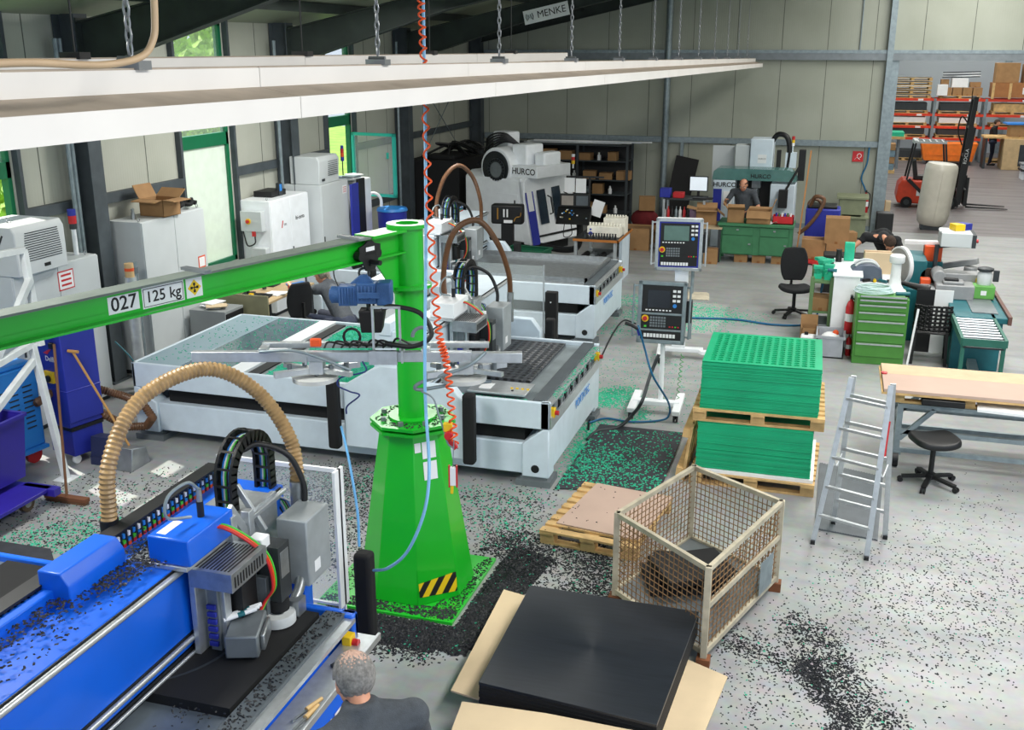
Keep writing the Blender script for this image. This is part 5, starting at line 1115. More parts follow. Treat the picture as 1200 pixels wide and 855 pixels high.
for i, (x, y, z) in enumerate(((-5.55, 19.2, 0), )):
    cr_ = T('crate', 'dark green plastic crate behind the steel basin table', 'crate', (x, y, z), -.1); mb = M(); w_, l_, h_ = .8, .5, .75
    mb.bx(-w_/2, -l_/2, 0, w_/2, l_/2, .02); 
    for a in ((-w_/2, -l_/2, w_/2, -l_/2+.02), (-w_/2, l_/2-.02, w_/2, l_/2), (-w_/2, -l_/2, -w_/2+.02, l_/2), (w_/2-.02, -l_/2, w_/2, l_/2)): mb.bx(a[0], a[1], 0, a[2], a[3], h_)
    mb.o('crate_body', mat('dark_green_plastic', '#11573c', .5), cr_); mb = M()
    for a in ((-w_/2-.02, -l_/2-.02, w_/2+.02, -l_/2+.02), (-w_/2-.02, l_/2-.02, w_/2+.02, l_/2+.02), (-w_/2-.02, -l_/2, -w_/2+.02, l_/2), (w_/2-.02, -l_/2, w_/2+.02, l_/2)): mb.bx(a[0], a[1], h_-.03, a[2], a[3], h_+.01)
    mb.o('crate_rim', MATS['dark_green_plastic'], cr_)

ORD = ['first', 'second', 'third', 'fourth', 'fifth', 'sixth', 'seventh', 'eighth', 'ninth', 'tenth', 'eleventh', 'twelfth', 'thirteenth']
# ================================================================ CONTROL CONSOLE ON CASTORS
cs = T('control_console', 'white control console on castors with a rounded grey operating panel', 'console', (-1.93, 12.7, 0), .05)
mb = M(); mb.bar((-.3, -.05, .13), (.3, -.05, .13), .12, .06); mb.bar((-.28, -.42, .12), (-.28, .35, .12), .1, .06); mb.bar((.28, -.42, .12), (.28, .35, .12), .1, .06)
mb.o('base', WHITE, cs, bevel=.008)
for x in (-.28, .28):
    for y in (-.38, .32): mb = M(); mb.cyl((x-.03, y, .05), (x-.008, y, .05), .05, n=16); mb.cyl((x+.008, y, .05), (x+.03, y, .05), .05, n=16); mb.bx(x-.01, y-.02, .04, x+.01, y+.02, .1); mb.o('castor', BLACK, cs)
M().cyl((.05, -.02, .15), (.05, -.02, .95), .03, n=16).o('column', WHITE, cs)
tag(hose([(-1.88, 12.38, 0.85), (-1.96, 12.27, 0.6), (-1.98, 11.85, 0.4), (-2.12, 12.06, 0.15), (-2.26, 11.88, 0.03), (-2.48, 11.68, 0.02), (-2.54, 11.36, 0.02)], .022, DKGREY, 'cable_conduit', None), 'dark grey cable conduit running from the console to the cutting table', 'cable')
def panel(name_root, label, loc, rz, w, h, tilt, frame, body, blue=False, cat='console'):
    r = bpy.data.objects.new('operating_panel', None); COL.objects.link(r); r.parent = name_root; r.location = loc; r.rotation_euler = (tilt, 0, rz)
    mb = M(); t = .05
    mb.bx(-w/2, -.02, 0, w/2, .16, h); mb.o('panel_housing', body, r, bevel=.03, seg=3)
    mb = M(); mb.bx(-w/2, -.035, 0, -w/2+t, -.0, h); mb.bx(w/2-t, -.035, 0, w/2, -.0, h); mb.bx(-w/2, -.035, 0, w/2, -.0, t); mb.bx(-w/2, -.035, h-t, w/2, -.0, h)
    if not blue: mb.bx(-w/2, -.03, h*.46, w/2, -.0, h*.5); mb.bx(-w/2, -.03, h*.2, w/2, -.0, h*.235)
    mb.o('panel_frame', frame, r, bevel=.008)
    mb = M(); mb.bx(-w/2+t-.002, -.024, t-.002, w/2-t+.002, -.018, h-t+.002, 1 if blue else 0)
    if blue: mb.bx(-w/2+t+.02, -.028, t+.02, w/2-t-.02, -.022, h-t-.02, 0)
    mb.o('face_plate', [BLACK, BLUED], r)
    k = -.03; z0 = h*.58
    mb = M(); mb.bx(-w/2+.12, k-.002, h*.58, w/2-.2, k, h*.86); mb.o('screen', mat('green_display', '#5d7a72', .3) if blue else SCREEN, r)
    mb = M()
    for i in range(2):
        for j in range(3): mb.bx(w/2-.17+i*.055, k-.004, h*.68+j*.06, w/2-.13+i*.055, k, h*.72+j*.06)
    mb.o('soft_keys', PAPER, r); mb = M()
    for i in range(8): mb.bx(-w/2+.1+i*.042, k-.004, h*.53, -w/2+.125+i*.042, k, h*.55)
    mb.o('soft_keys', PAPER, r); mb = M()
    for i in range(10): mb.bx(-w/2+.09+i*.04, k-.004, h*.1, -w/2+.122+i*.04, k, h*.16)
    mb.o('soft_keys', PAPER, r)
    mb = M()
    for i in range(6):
        for j in range(4): mb.bx(-w/2+.16+i*.034, k-.004, h*.27+j*.035, -w/2+.186+i*.034, k, h*.27+j*.035+.025)
    mb.o('keypad', DULL, r)
    mb = M(); mb.cyl((-w/2+.1, k, h*.4), (-w/2+.1, k-.01, h*.4), .045, m=0); mb.cyl((-w/2+.1, k-.01, h*.4), (-w/2+.1, k-.04, h*.4), .028, m=1); mb.o('emergency_stop', [YEL, RED], r)
    mb = M()
    for i, c in enumerate((0, 0, 1, 2)): mb.bx(w/2-.2+i*.035, k-.006, h*.27, w/2-.18+i*.035, k, h*.29, c)
    mb.cyl((w/2-.14, k-.008, h*.62), (w/2-.14, k, h*.62), .025, m=3); mb.bx(-w/2+.09, k-.004, h*.26, -w/2+.12, k, h*.29, 1)
    mb.o('indicators', [RED, MATS['lime_cable'], RED, BLUEL], r)
    mb = M()
    for s in (-1, 1): mb.cyl((s*(w/2+.05), -.06, .08), (s*(w/2+.05), -.06, h-.04), .013, n=8); mb.bar((s*(w/2+.05), -.06, .1), (s*(w/2-.02), 0, .1), .02); mb.bar((s*(w/2+.05), -.06, h-.06), (s*(w/2-.02), 0, h-.06), .02)
    mb.o('grab_bar', ALU if blue else GALV, r)
    M().bx(w/2+.0, .02, h*.35, w/2+.07, .1, h*.7).o('side_socket', BLACK, r, bevel=.008)
    return r
pn = panel(cs, '', (.02, -.1, .93), 0, .6, .78, -.12, GALV, DULL)
tag(hose([(-2.101, 12.101, 1.266), (-2.06, 11.994, 1.232), (-1.998, 12.045, 0.989), (-1.882, 11.985, 0.693), (-1.72, 12.23, 0.3), (-1.71, 12.33, 0.1), (-1.8, 12.3, 0.02), (-2.15, 12.13, 0.02), (-2.48, 12.16, 0.02), (-2.65, 11.94, 0.02)], .013, mat('petrol_blue_hose', '#14608a', .4), 'air_hose', None), 'petrol blue air hose drooping from the rounded console to the floor', 'hose')
ag = T('air_gun', 'blue-nozzled black air gun hooked on the left edge of the rounded console', 'air gun', (-2.153, 12.038, 1.288), 0); mb = M(); mb.tube([(-.1, 0, .02), (-.02, 0, .0), (.06, 0, -.04)], .02, n=8); mb.tube([(.05, 0, -.03), (.08, 0, -.12)], .016, m=1, n=8); mb.o('gun_body', [BLACK, BLUED], ag)
# green spiral cable
tag(coil([(-1.577, 12.308, 0.897), (-1.579, 12.178, 0.662), (-1.571, 11.992, 0.416)], .02, .004, 9, mat('green_spiral_cable', '#2f9a44', .4), 'spiral_cable'), 'thin green spiral cable hanging under the right side of the rounded console', 'cable')
c2_ = T('control_console', 'second control console with a blue-edged panel, standing behind the rounded one', 'console', (-2.0, 15.2, 0), .12)
mb = M(); mb.bar((-.3, 0, .13), (.35, 0, .13), .12, .06); mb.bar((.3, -.1, .12), (.7, .1, .08), .1, .06); mb.bar((-.28, -.4, .12), (-.28, .35, .12), .1, .06); mb.o('base', WHITE, c2_, bevel=.008)
for x, y in ((-.28, -.36), (-.28, .32), (.72, .1)): M().cyl((x-.02, y, .05), (x+.02, y, .05), .05, n=14).o('castor', BLACK, c2_)
M().bx(-.12, -.05, .15, .08, .1, 1.5).o('column', WHITE, c2_, bevel=.01); M().cyl((.14, 0, .3), (.14, 0, 1.5), .025).o('cable_tube', GALV, c2_)
pn2 = panel(c2_, '', (-.08, -.12, 1.36), 0, .68, .76, -.05, ALU, WHITE, True)
mb = M(); mb.prism([(-.38, .98), (.4, .98), (.36, 1.0), (-.36, 1.0)], 'y', -.35, .1); mb.o('shelf', BEIGE, c2_, bevel=.005)
mb = M(); mb.grid(lambda a, b: (-.4+.42*a, -.3+.36*b, 1.01+.1*a*(1-a)+.04*math.sin(5*b)*a), 6, 6); tag(mb.o('foil_bag', BLUEL, None, loc=(-2.0, 15.2, 0)), 'bright blue plastic bag lying behind the rounded console', 'bag')
tag(M().lathe([(.06, 0), (.065, .03), (.04, .03), (.035, 0)], n=20).o('tape_roll', CARDL, None, loc=(-1.95, 15.0, 1.01)), 'roll of tan tape on the console shelf', 'tape')
tag(hose([(-2.6, 11.71, 0.02), (-3.07, 14.34, 0), (-3.24, 16.9, 0.02), (-2.98, 16.92, 0.02)], .012, BLACK, 'cable', None), 'black cable on the floor between the two light grey cutting tables', 'cable')
tag(hose([(-2.28, 17.55, 0.02), (-1.42, 17.69, 0.02), (-0.77, 17.53, 0.02), (-0.22, 17.7, 0.02), (-0.07, 18.23, 0.05), (-0.03, 17.92, 0.5), (0, 17.66, 0.85)], .018, mat('petrol_blue_hose', '#14608a', .4), 'air_hose', None), 'petrol blue air hose crossing the floor from the consoles to the white bench', 'hose')
# ================================================================ MATS, PALLETS, SHEETS
m, N, L = nt_new('speckled_rubber_mat'); b = N['Principled BSDF']; b.inputs['Roughness'].default_value = .75; tc = N.new('ShaderNodeTexCoord'); nz = N.new('ShaderNodeTexNoise'); nz.inputs['Scale'].default_value = 14; L.new(tc.outputs['Object'], nz.inputs['Vector'])
r = N.new('ShaderNodeValToRGB'); r.color_ramp.elements[0].color = (.018, .02, .026, 1); r.color_ramp.elements[1].color = (.045, .05, .06, 1); L.new(nz.outputs['Fac'], r.inputs['Fac']); L.new(r.outputs['Color'], b.inputs['Base Color']); RMAT = m
mb = M(); mb.prism([(-2.55, 9.89), (-1.47, 10.08), (-1.47, 11.95), (-2.51, 11.95)], 'z', 0.001, .018); tag(mb.o('floor_mat', RMAT, None, bevel=.004), 'black rubber floor mat covered in teal chips beside the cutting table', 'mat')
mb = M(); mb.prism([(0.12, 9.7), (0.7, 9.61), (0.8, 11.23), (0.13, 11.45)], 'z', 0.001, .014, 0)
a0 = Vector((0.12, 9.7, 0)); a1 = Vector((0.7, 9.61, 0)); b0 = Vector((0.13, 11.45, 0)); b1 = Vector((0.8, 11.23, 0))
for i in range(1, 24): t = i/24; mb.bar(a0.lerp(a1, t)+Vector((0, 0, .016)), b0.lerp(b1, t)+Vector((0, 0, .016)), .012, .006, 0)
tag(mb.o('floor_mat', mat('grey_ribbed_mat', '#63696e', .6), None), 'grey ribbed anti-fatigue mat under the stepladder', 'mat')
mb = M(); mb.prism([(-7.26, 7.14), (-6.69, 7.15), (-6.41, 6.88), (-6.29, 6.07), (-7.2, 4.6), (-8.2, 5.4)], 'z', .001, .02); tag(mb.o('floor_mat', RMAT, None), 'black rubber mat on the floor below the violet skip', 'mat')
# pallet with pinkish board
p1 = pallet((-1.82, 9.18, 0), -.12, 'low raw wood pallet with a pinkish board on it, beside the mesh crate', .95, 1.25, n=9)
tag(M().bx(-.4, -.5, 0, .42, .55, .012).o('board', CARDP, None, loc=(-1.77, 9.22, .147), rz=-.16), 'thin pinkish board lying on the low raw wood pallet', 'board')
# green sheet stack on pallets
def sheets(name, label, loc, rz, w, l, n, t, holes, m, jit=.006, seed=1):
    r = T(name, label, 'sheet stack', loc, rz); rnd = random.Random(seed); k = min(n, 60)
    for i in range(k-1 if holes else k):
        dx, dy = rnd.uniform(-jit, jit), rnd.uniform(-jit, jit); M().bx(-w/2+dx, -l/2+dy, i*t, w/2+dx, l/2+dy, (i+1)*t-.0015).o('sheet', m, r)
    if holes:
        mb = M(); z0, z1 = (k-1)*t, k*t; nx, ny = 14, 14; bx_, by_ = .06, .06; cx, cy = (w-2*bx_)/nx, (l-2*by_)/ny
        def hole(cx0, cy0, q):
            v = [(cx0-cx/2, cy0-cy/2, z1), (cx0+cx/2, cy0-cy/2, z1), (cx0+cx/2, cy0+cy/2, z1), (cx0-cx/2, cy0+cy/2, z1)]
            v += [(cx0+q*math.cos(PI/4*j+PI+PI/4), cy0+q*math.sin(PI/4*j+PI+PI/4), z1) for j in range(8)]
            v += [(a[0], a[1], z0) for a in v[4:12]]
            f = [(0, 1, 6, 5, 4), (1, 2, 8, 7, 6), (2, 3, 10, 9, 8), (3, 0, 4, 11, 10)]+[(4+j, 4+(j+1) % 8, 12+(j+1) % 8, 12+j) for j in range(8)]
            mb.add(v, f)
        for i in range(nx):
            for j in range(ny): hole(-w/2+bx_+cx*(i+.5), -l/2+by_+cy*(j+.5), min(cx, cy)*.41)
        for a in ((-w/2, -l/2, w/2, -l/2+by_), (-w/2, l/2-by_, w/2, l/2), (-w/2, -l/2+by_, -w/2+bx_, l/2-by_), (w/2-bx_, -l/2+by_, w/2, l/2-by_)): mb.bx(a[0], a[1], z0, a[2], a[3], z1)
        mb.bx(-w/2, -l/2, z0-.001, w/2, -l/2+.002, z1)
        mb.o('perforated_top_sheet', m, r)
    return r
pallet((-.55, 11.1, 0), -.02, 'bottom pallet under the two stacks of green plastic sheets', 1.3, 1.3, n=9)
sheets('sheet_stack', 'lower stack of plain green plastic sheets between the two pallets', (-.56, 11.1, .185), .0, 1.18, 1.2, 40, .0132, False, TEAL, seed=2)
tag(M().bx(-.62, -.62, 0, .62, .62, .036).o('base_board', PAPER, None, loc=(-.55, 11.1, .147)), 'white base board under the lower stack of green sheets', 'board')
pallet((-.55, 11.12, .716), .02, 'upper pallet between the two stacks of green plastic sheets', 1.34, 1.3, n=9)
sheets('sheet_stack', 'upper stack of green plastic sheets, its top sheet full of round holes', (-.55, 11.1, .864), .02, 1.2, 1.2, 40, .0128, True, TEAL, seed=3)
pr = T('pallet', 'old pallet leaning against the left side of the green sheet stacks', 'pallet', (-1.27, 11.15, 0), 0); pr.rotation_euler = (0, .12, 0)
for i in range(5): M().bx(-.03, -.62+i*.27, 0, .0, -.5+i*.27, .62).o('deck_board', WOOD, pr)
for z in (.05, .5): M().bx(-.1, -.64, z, -.03, .62, z+.09).o('stringer_board', WOOD, pr)
# wire mesh crate
wc = T('mesh_crate', 'rusty wire mesh box pallet with black sheets inside, in front of the green stacks', 'crate', (-.93, 8.0, 0))
C4 = [Vector(v) for v in ((-1.46, 7.75, 0), (-0.63, 7.02, 0), (-0.18, 8.38, 0), (-0.99, 8.94, 0))]; cen = sum(C4, Vector())/4
C4 = [v-Vector((-.93, 8.0, 0)) for v in C4]; ch = .82
for i in range(4): M().bar(C4[i], C4[i]+Vector((0, 0, ch+.02)), .05, .05).o('corner_post', BEIGE, wc, bevel=.004)
for i in range(4):
    a, b_ = C4[i], C4[(i+1) % 4]
    for z in ((.12, ch*.62, ch) if i == 1 else (.12, ch)): M().bar(a+Vector((0, 0, z)), b_+Vector((0, 0, z)), .035, .04).o('side_rail', BEIGE, wc)
    mb = M(); n_ = 20; nz_ = 13; top = ch*.97
    for k in range(1, n_): p = a.lerp(b_, k/n_); mb.cyl(p+Vector((0, 0, .12)), p+Vector((0, 0, top)), .0042, n=5)
    for k in range(1, nz_): z = .12+(top-.12)*k/nz_; mb.cyl(a+Vector((0, 0, z)), b_+Vector((0, 0, z)), .0042, n=5)
    mb.o('wire_mesh', RUST, wc)
for i in (0, 1, 2, 3): M().box(C4[i]+Vector((0, 0, .04)), (.1, .1, .08)).o('foot', mat('rusty_foot', '#7a4a2c', .8, var=.3), wc)
mb = M(); mb.prism([tuple(v*.98)[:2] for v in C4], 'z', .1, .12); mb.o('floor_plate', DULL, wc)
mb = M(); d = (C4[2]-C4[1]).normalized(); a = C4[1].lerp(C4[2], .68)+Vector((0, 0, .15)); nrm = d.cross(Vector((0, 0, 1))); 
mb.add([a+nrm*.03, a+d*.28+nrm*.03, a+d*.28+nrm*.03+Vector((0, 0, .3)), a+nrm*.03+Vector((0, 0, .3))], [(0, 1, 2, 3)]); mb.o('card_plate', GALV, wc)
for i, (x, y, z, a_) in enumerate(((-.95, 8.05, .13, .35), (-.88, 8.12, .2, .2), (-.85, 8.0, .27, .55))): tag(M().box((0, 0, .03), (.62, .5, .055)).o('rubber_block', BLACKM, None, loc=(x, y, z), rz=a_, bevel=.004), ('bottom black rubber sheet inside the mesh crate', 'middle black rubber sheet inside the mesh crate', 'topmost black rubber sheet inside the mesh crate')[i], 'sheet', 'black rubber sheets in the mesh crate')
# black sheet stack on cardboard in the foreground
m, N, L = nt_new('satin_black_sheet'); b = N['Principled BSDF']; b.inputs['Roughness'].default_value = .32; b.inputs['Base Color'].default_value = (.012, .015, .02, 1); b.inputs['Specular IOR Level'].default_value = .45
b.inputs['Anisotropic'].default_value = .6; tc = N.new('ShaderNodeTexCoord'); mp = N.new('ShaderNodeMapping'); mp.inputs['Scale'].default_value = (1, 14, 1); nz = N.new('ShaderNodeTexNoise'); nz.inputs['Scale'].default_value = 3; L.new(tc.outputs['Object'], mp.inputs['Vector']); L.new(mp.outputs['Vector'], nz.inputs['Vector'])
r = N.new('ShaderNodeValToRGB'); r.color_ramp.elements[0].color = (.008, .01, .014, 1); r.color_ramp.elements[1].color = (.022, .028, .038, 1); L.new(nz.outputs['Fac'], r.inputs['Fac']); L.new(r.outputs['Color'], b.inputs['Base Color']); BSH = m
pallet((-1.42, 6.35, 0), .02, 'pallet hidden under the cardboard and the big black sheets in the foreground', 1.2, 1.2)
mb = M(); mb.prism([(-2.27, 5.95), (-2.34, 7.42), (-1.95, 7.33), (-1.0, 7.28), (-0.76, 6.84), (-0.42, 6.69), (-0.5, 6.01), (-.7, 5.72), (-1.4, 5.78)], 'z', .147, .16)
tag(mb.o('cardboard_sheet', CARDL, None), 'large pale cardboard sheet with torn edges under the stack of black sheets', 'cardboard')
for i in range(8):
    mb = M(); rnd = random.Random(i); j = rnd.uniform(-.004, .004)
    mb.prism([(-2.02+j, 5.83), (-.78, 5.72+j), (-.7, 7.2), (-2.05+j, 7.22+j)], 'z', .162+i*.024, .185+i*.024)
    tag(mb.o('black_sheet', BSH if i == 7 else BLACKM, None, bevel=.002), 'topmost satin black plastic sheet of the big stack on the cardboard' if i == 7 else 'black plastic sheet, %s from the bottom of the big stack on the cardboard' % ORD[i], 'sheet', 'black plastic sheets on the cardboard')
mb = M(); mb.prism([(-2, 4.98), (-2.08, 5.66), (-1.51, 5.7), (-0.78, 5.69), (-0.69, 5.38)], 'z', .28, .3); tag(mb.o('cardboard_sheet', CARDL, None), 'pale cardboard sheet at the bottom edge, nearest the camera', 'cardboard')
for i in range(8): mb = M(); mb.prism([(-1.92, 5.03), (-2.01, 5.63), (-1.5, 5.67), (-0.74, 5.68), (-0.7, 5.4)], 'z', .147+i*.016, .162+i*.016); tag(mb.o('black_sheet', BLACKM, None), 'black sheet, %s from the bottom of the low stack under the nearest cardboard' % ORD[i], 'sheet', 'black sheets under the nearest cardboard')
pallet((-1.5, 4.75, 0), .05, 'pallet under the nearest low stack, mostly outside the frame', 1.2, 1.2)
# ================================================================ STEPLADDER, STOOL, WORK TABLE
sl_ = T('stepladder', 'aluminium double stepladder standing on the grey ribbed mat', 'ladder', (.44, 9.5, 0))
F0, F1, B0, B1 = [Vector(v)-Vector((.44, 9.5, 0)) for v in ((0.11, 9.39, 0), (0.59, 9.2, 0), (0.29, 9.87, 0), (0.77, 9.7, 0))]
tz = 1.6; mid = (F0+B0)/2; TL = mid.lerp((F1+B1)/2, .12)+Vector((.06, 0, tz)); TR = ((F1+B1)/2).lerp(mid, .05)+Vector((-.0, 0, tz))
for a, b_, nm in ((F0, TL, 'stile'), (F1, TR, 'stile'), (B0, TL+Vector((.02, .06, 0)), 'stile'), (B1, TR+Vector((.02, .06, 0)), 'stile')):
    mb = M(); mb.bar(a, b_, .022, .048); o_ = mb.o(nm, ALU, sl_); M().box(a+Vector((0, 0, .015)), (.04, .07, .04)).o('foot_cap', BLACK, o_)
for i in range(1, 6):
    t = i/5.7; M().bar(F0.lerp(TL, t), F1.lerp(TR, t), .035, .025).o('rung', ALU, sl_)
    t = i/5.7; M().bar(B0.lerp(TL+Vector((0, .06, 0)), t), B1.lerp(TR+Vector((0, .06, 0)), t), .03, .03).o('rung', ALU, sl_)
mb = M(); mb.tube(bez([F0.lerp(TL, .55), F0.lerp(TL, .5).lerp(B0.lerp(TL, .5), .5)-Vector((0, 0, .08)), B0.lerp(TL, .5)], 6), .006, n=5); mb.tube(bez([F1.lerp(TR, .55), F1.lerp(TR, .5).lerp(B1.lerp(TR, .5), .5)-Vector((0, 0, .08)), B1.lerp(TR, .5)], 6), .006, n=5); mb.o('spreader_strap', PAPER, sl_)
mb = M(); mb.bar(F1.lerp(TR, .6)+Vector((.025, -.0, 0)), F1.lerp(TR, .8)+Vector((.025, 0, 0)), .004, .03); mb.o('red_sticker', RED, sl_)
st = office_chair((1.27, 11.2, 0), .35, 'black saddle stool on a five-star base beside the workshop table', .5, BLACK, back=False)
wt = T('workshop_table', 'wheeled galvanised work table topped with a pallet-like wooden board', 'table', (1.55, 12.0, 0), .0)
wz = .93
mb = M(); x0, x1, y0, y1 = -.62, 1.9, -.36, .46
for z in (.72, .42, .2): mb.bar((x0, y0, z), (x1, y0, z), .05, .05); mb.bar((x0, y1, z), (x1, y1, z), .05, .05); mb.bar((x0, y0, z), (x0, y1, z), .05, .05)
mb.o('frame_rails', GALV, wt)
for y in (y0, y1):
    for x in (x0, x1): M().bar((x, y, .15), (x, y, .74), .06, .06).o('leg', GALV, wt)
    M().bar((x0+.02, y, .33), (x0+.35, y, .7), .05, .05).o('brace', GALV, wt)
    mb = M(); mb.cyl((x0-.03, y, .09), (x0+.03, y, .09), .09, n=20); mb.cyl((x0-.035, y, .09), (x0+.035, y, .09), .03, n=10); mb.o('castor', BLACK, wt); M().bx(x0-.05, y-.04, .15, x0+.05, y+.04, .19).o('fork', GALV, wt)
for y in (y0+.05, 0, y1-.05):
    M().bx(x0-.1, y-.05, .745, x1, y+.05, .77).o('lower_plank', WOOD, wt)
    for x in (x0-.05, .05, .75, 1.45): M().bx(x-.06, y-.06, .77, x+.08, y+.06, .86).o('spacer_block', WOOD, wt)
mb = M(); mb.bx(x0-.22, y0-.1, .86, x1, y1+.1, .885); mb.o('base_board', WOOD, wt)
mb = M(); mb.prism([(x0-.2, y0-.1), (x1, y0-.1), (x1, .15), (x0-.2, .15)], 'z', .885, .92, 1); mb.prism([(x0-.2, .15), (x1, .15), (x1, y1+.1), (x0-.2, y1+.1)], 'z', .885, .92, 0); mb.o('table_top', [mat('light_plywood', '#c4ad8a', .6, var=.1), CARDP], wt, bevel=.003)
tag(M().bx(-.22, -.17, 0, .22, .17, .07).o('tool_case', BLACK, None, loc=(1.35, 11.7, .772), bevel=.01), 'black case pushed into the gap under the wooden table top', 'case')
tag(M().bx(-.25, -.17, 0, .25, .17, .03).o('paper_stack', PAPER, None, loc=(1.95, 11.62, .772), rz=-.1), 'white papers in the gap under the wooden table top', 'papers')
tag(M().lathe([(.035, 0), (.037, .015), (.0, .018)], n=14).o('lid', RED, None, loc=(0.75, 12.13, 0.922)), 'small red and white lid on the near corner of the wooden table top', 'lid')
# ================================================================ FOREGROUND MAN
person('person with short grey hair in a dark grey polo shirt standing at the blue machine', dict(pelvis=(-1.82, 3.7, .95), chest=(-1.85, 3.76, 1.32), neck=(-1.9, 3.8, 1.53), head=(-1.97, 3.88, 1.63), fwd=(-.72, .55, -.5), hup=(-.3, .3, .85),
   shl=(-2.0, 3.6, 1.45), shr=(-1.7, 3.94, 1.45), ell=(-2.22, 3.62, 1.18), elr=(-1.72, 4.12, 1.15), wrl=(-2.42, 3.82, 1.08), wrr=(-2.0, 4.25, 1.08), hipl=(-1.9, 3.63, .9), hipr=(-1.75, 3.78, .9), knl=(-1.95, 3.68, .5), knr=(-1.8, 3.84, .5), anl=(-1.92, 3.66, .08), anr=(-1.77, 3.8, .08), foot=(-.7, .7, 0)), CLOTH, DENIM, GREYHAIR, 'short', vox=.008, loc=(-1.85, 3.72, 0), girth=1.15, crown=True)

# ================================================================ REAR OF THE HALL
def shelf_unit(name, label, loc, rz, w, d, h, levels, mt, cat='shelf', uprights=2):
    r = T(name, label, cat, loc, rz); n_ = uprights
    for i in range(n_):
        x = -w/2+w*i/(n_-1)
        for y in (-d/2, d/2): M().bx(x-.03, y-.025, 0, x+.03, y+.025, h).o('upright', mt, r)
    for z in levels: M().bx(-w/2, -d/2, z-.03, w/2, d/2, z).o('shelf_board', mt, r)
    return r
SHM = mat('dark_shelf_steel', '#3d4448', .6, .2)
sh = shelf_unit('storage_shelf', 'long dark steel shelving unit along the end wall behind the milling machine', (-7.0, 26.9, 0), 0, 3.9, .7, 2.1, (.35, .85, 1.22, 1.7, 2.1), SHM, uprights=4)
M().bx(-1.93, .33, 0, 1.93, .35, 2.1).o('back_panel', BLACK, sh)
rnd = random.Random(21)
k = 0; names = [('left bay', -8.2), ('middle bay', -6.9), ('right bay', -5.6)]
words = {.35: 'lowest', .85: 'second', 1.22: 'third', 1.7: 'fourth'}
for z in (.35, .85, 1.22, 1.7):
    x = -7.6; q_ = 0
    while x < -5.3:
        w = rnd.uniform(.2, .38); hgt = rnd.uniform(.16, .26); kind = rnd.random()
        bay = ORD[q_]; q_ += 1
        if kind < .5: cardbox((x+w/2, 26.75, z), rnd.uniform(-.1, .1), (w, .3, hgt), 'brown cardboard box, %s item from the left on the %s board of the dark shelving' % (bay, words[z]), group='boxes on the dark shelving', tape=False)
        elif kind < .8:
            mb = M()
            for i in range(3): mb.box((rnd.uniform(-.1, .1), 0, .04+.05*i), (w*.8, .1, .06), 0, Matrix.Rotation(rnd.uniform(-.6, .6), 3, 'Z'))
            tag(mb.o('machine_part', [BLACK, GALV, DULL][k % 3], None, loc=(x+w/2, 26.7, z)), 'dark metal part, %s item from the left on the %s board of the dark shelving' % (bay, words[z]), 'part', 'parts on the dark shelving')
        else: tag(M().lathe([(.05, 0), (.05, .12), (.02, .15), (.025, .19), (.01, .2)], n=10).o('bottle', PAPER, None, loc=(x+w/2, 26.7, z)), 'small white bottle, %s item from the left on the %s board of the dark shelving' % (bay, words[z]), 'bottle', 'bottles on the dark shelving')
        x += w+rnd.uniform(.05, .14); k += 1
mb = M()
for i in range(4): mb.bar((-1.6+i*.1, -.1-.04*i, .03+.02*i), (1.0+.25*i, -.2+.05*i, .05+.01*i), .05, .03, i % 2)
tag(mb.o('metal_profiles', [ALU, PAPER], None, loc=(-6.2, 26.7, 2.1)), 'long light metal profiles lying on top of the dark shelving', 'profiles')
# table with black top and white blocks
bt = T('trolley_table', 'small table with black top and wooden edge in front of the operator panel', 'table', (-4.25, 20.3, 0), .0)
mb = M(); mb.bx(-.5, -.7, .88, .38, .75, .92, 0); mb.bx(-.5, -.72, .88, .4, -.7, .925, 1); mb.bx(.38, -.72, .88, .4, .77, .925, 1); mb.o('table_top', [BLACK, mat('orange_brown_edging', '#a8682c', .5)], bt)
for x, y in ((-.45, -.65), (.33, -.65), (-.45, .7), (.33, .7)): M().bx(x-.03, y-.03, 0, x+.03, y+.03, .88).o('leg', ALU, bt)
M().bx(.3, -.1, 0, .36, .7, .88).o('side_panel', MWHITE, bt)
for z in (.25, .5): M().bx(-.45, -.65, z-.02, .3, .65, z).o('shelf_board', DULL, bt)
wb = T('tool_rack', 'white toothed tool rack with two rows standing on the black table', 'rack', (-4.2, 20.25, .92)); mb = M(); mb.bx(-.35, -.3, 0, .3, -.02, .2); mb.bx(-.1, .05, 0, .33, .4, .32)
for i in range(11): mb.cyl((-.32+i*.06, -.16, .2), (-.32+i*.06, -.16, .26), .022, n=8)
for i in range(8): mb.cyl((-.07+i*.055, .22, .32), (-.07+i*.055, .22, .37), .02, n=8)
mb.o('rack_block', mat('cream_plastic', '#e6e3d6', .5), wb, bevel=.01); mb = M(); mb.cyl((-.28, -.305, .06), (-.28, -.3, .06), .04, n=14); mb.cyl((-.28, -.305, .14), (-.28, -.3, .14), .02, n=12); mb.o('blue_caps', BLUED, wb)
for i in range(12): x = -.6+.0+i*.058; tag(M().lathe([(.022, 0), (.022, .05), (.012, .07), (.02, .1)], n=8).o('tool_holder', BLACK if i % 2 else DKGREY, None, loc=(-4.0-.55+i*.055, 19.78, .92)), 'small dark tool holder, %s from the left in the row before the white tool rack' % ORD[i], 'tool holder', 'tool holders on the black table')
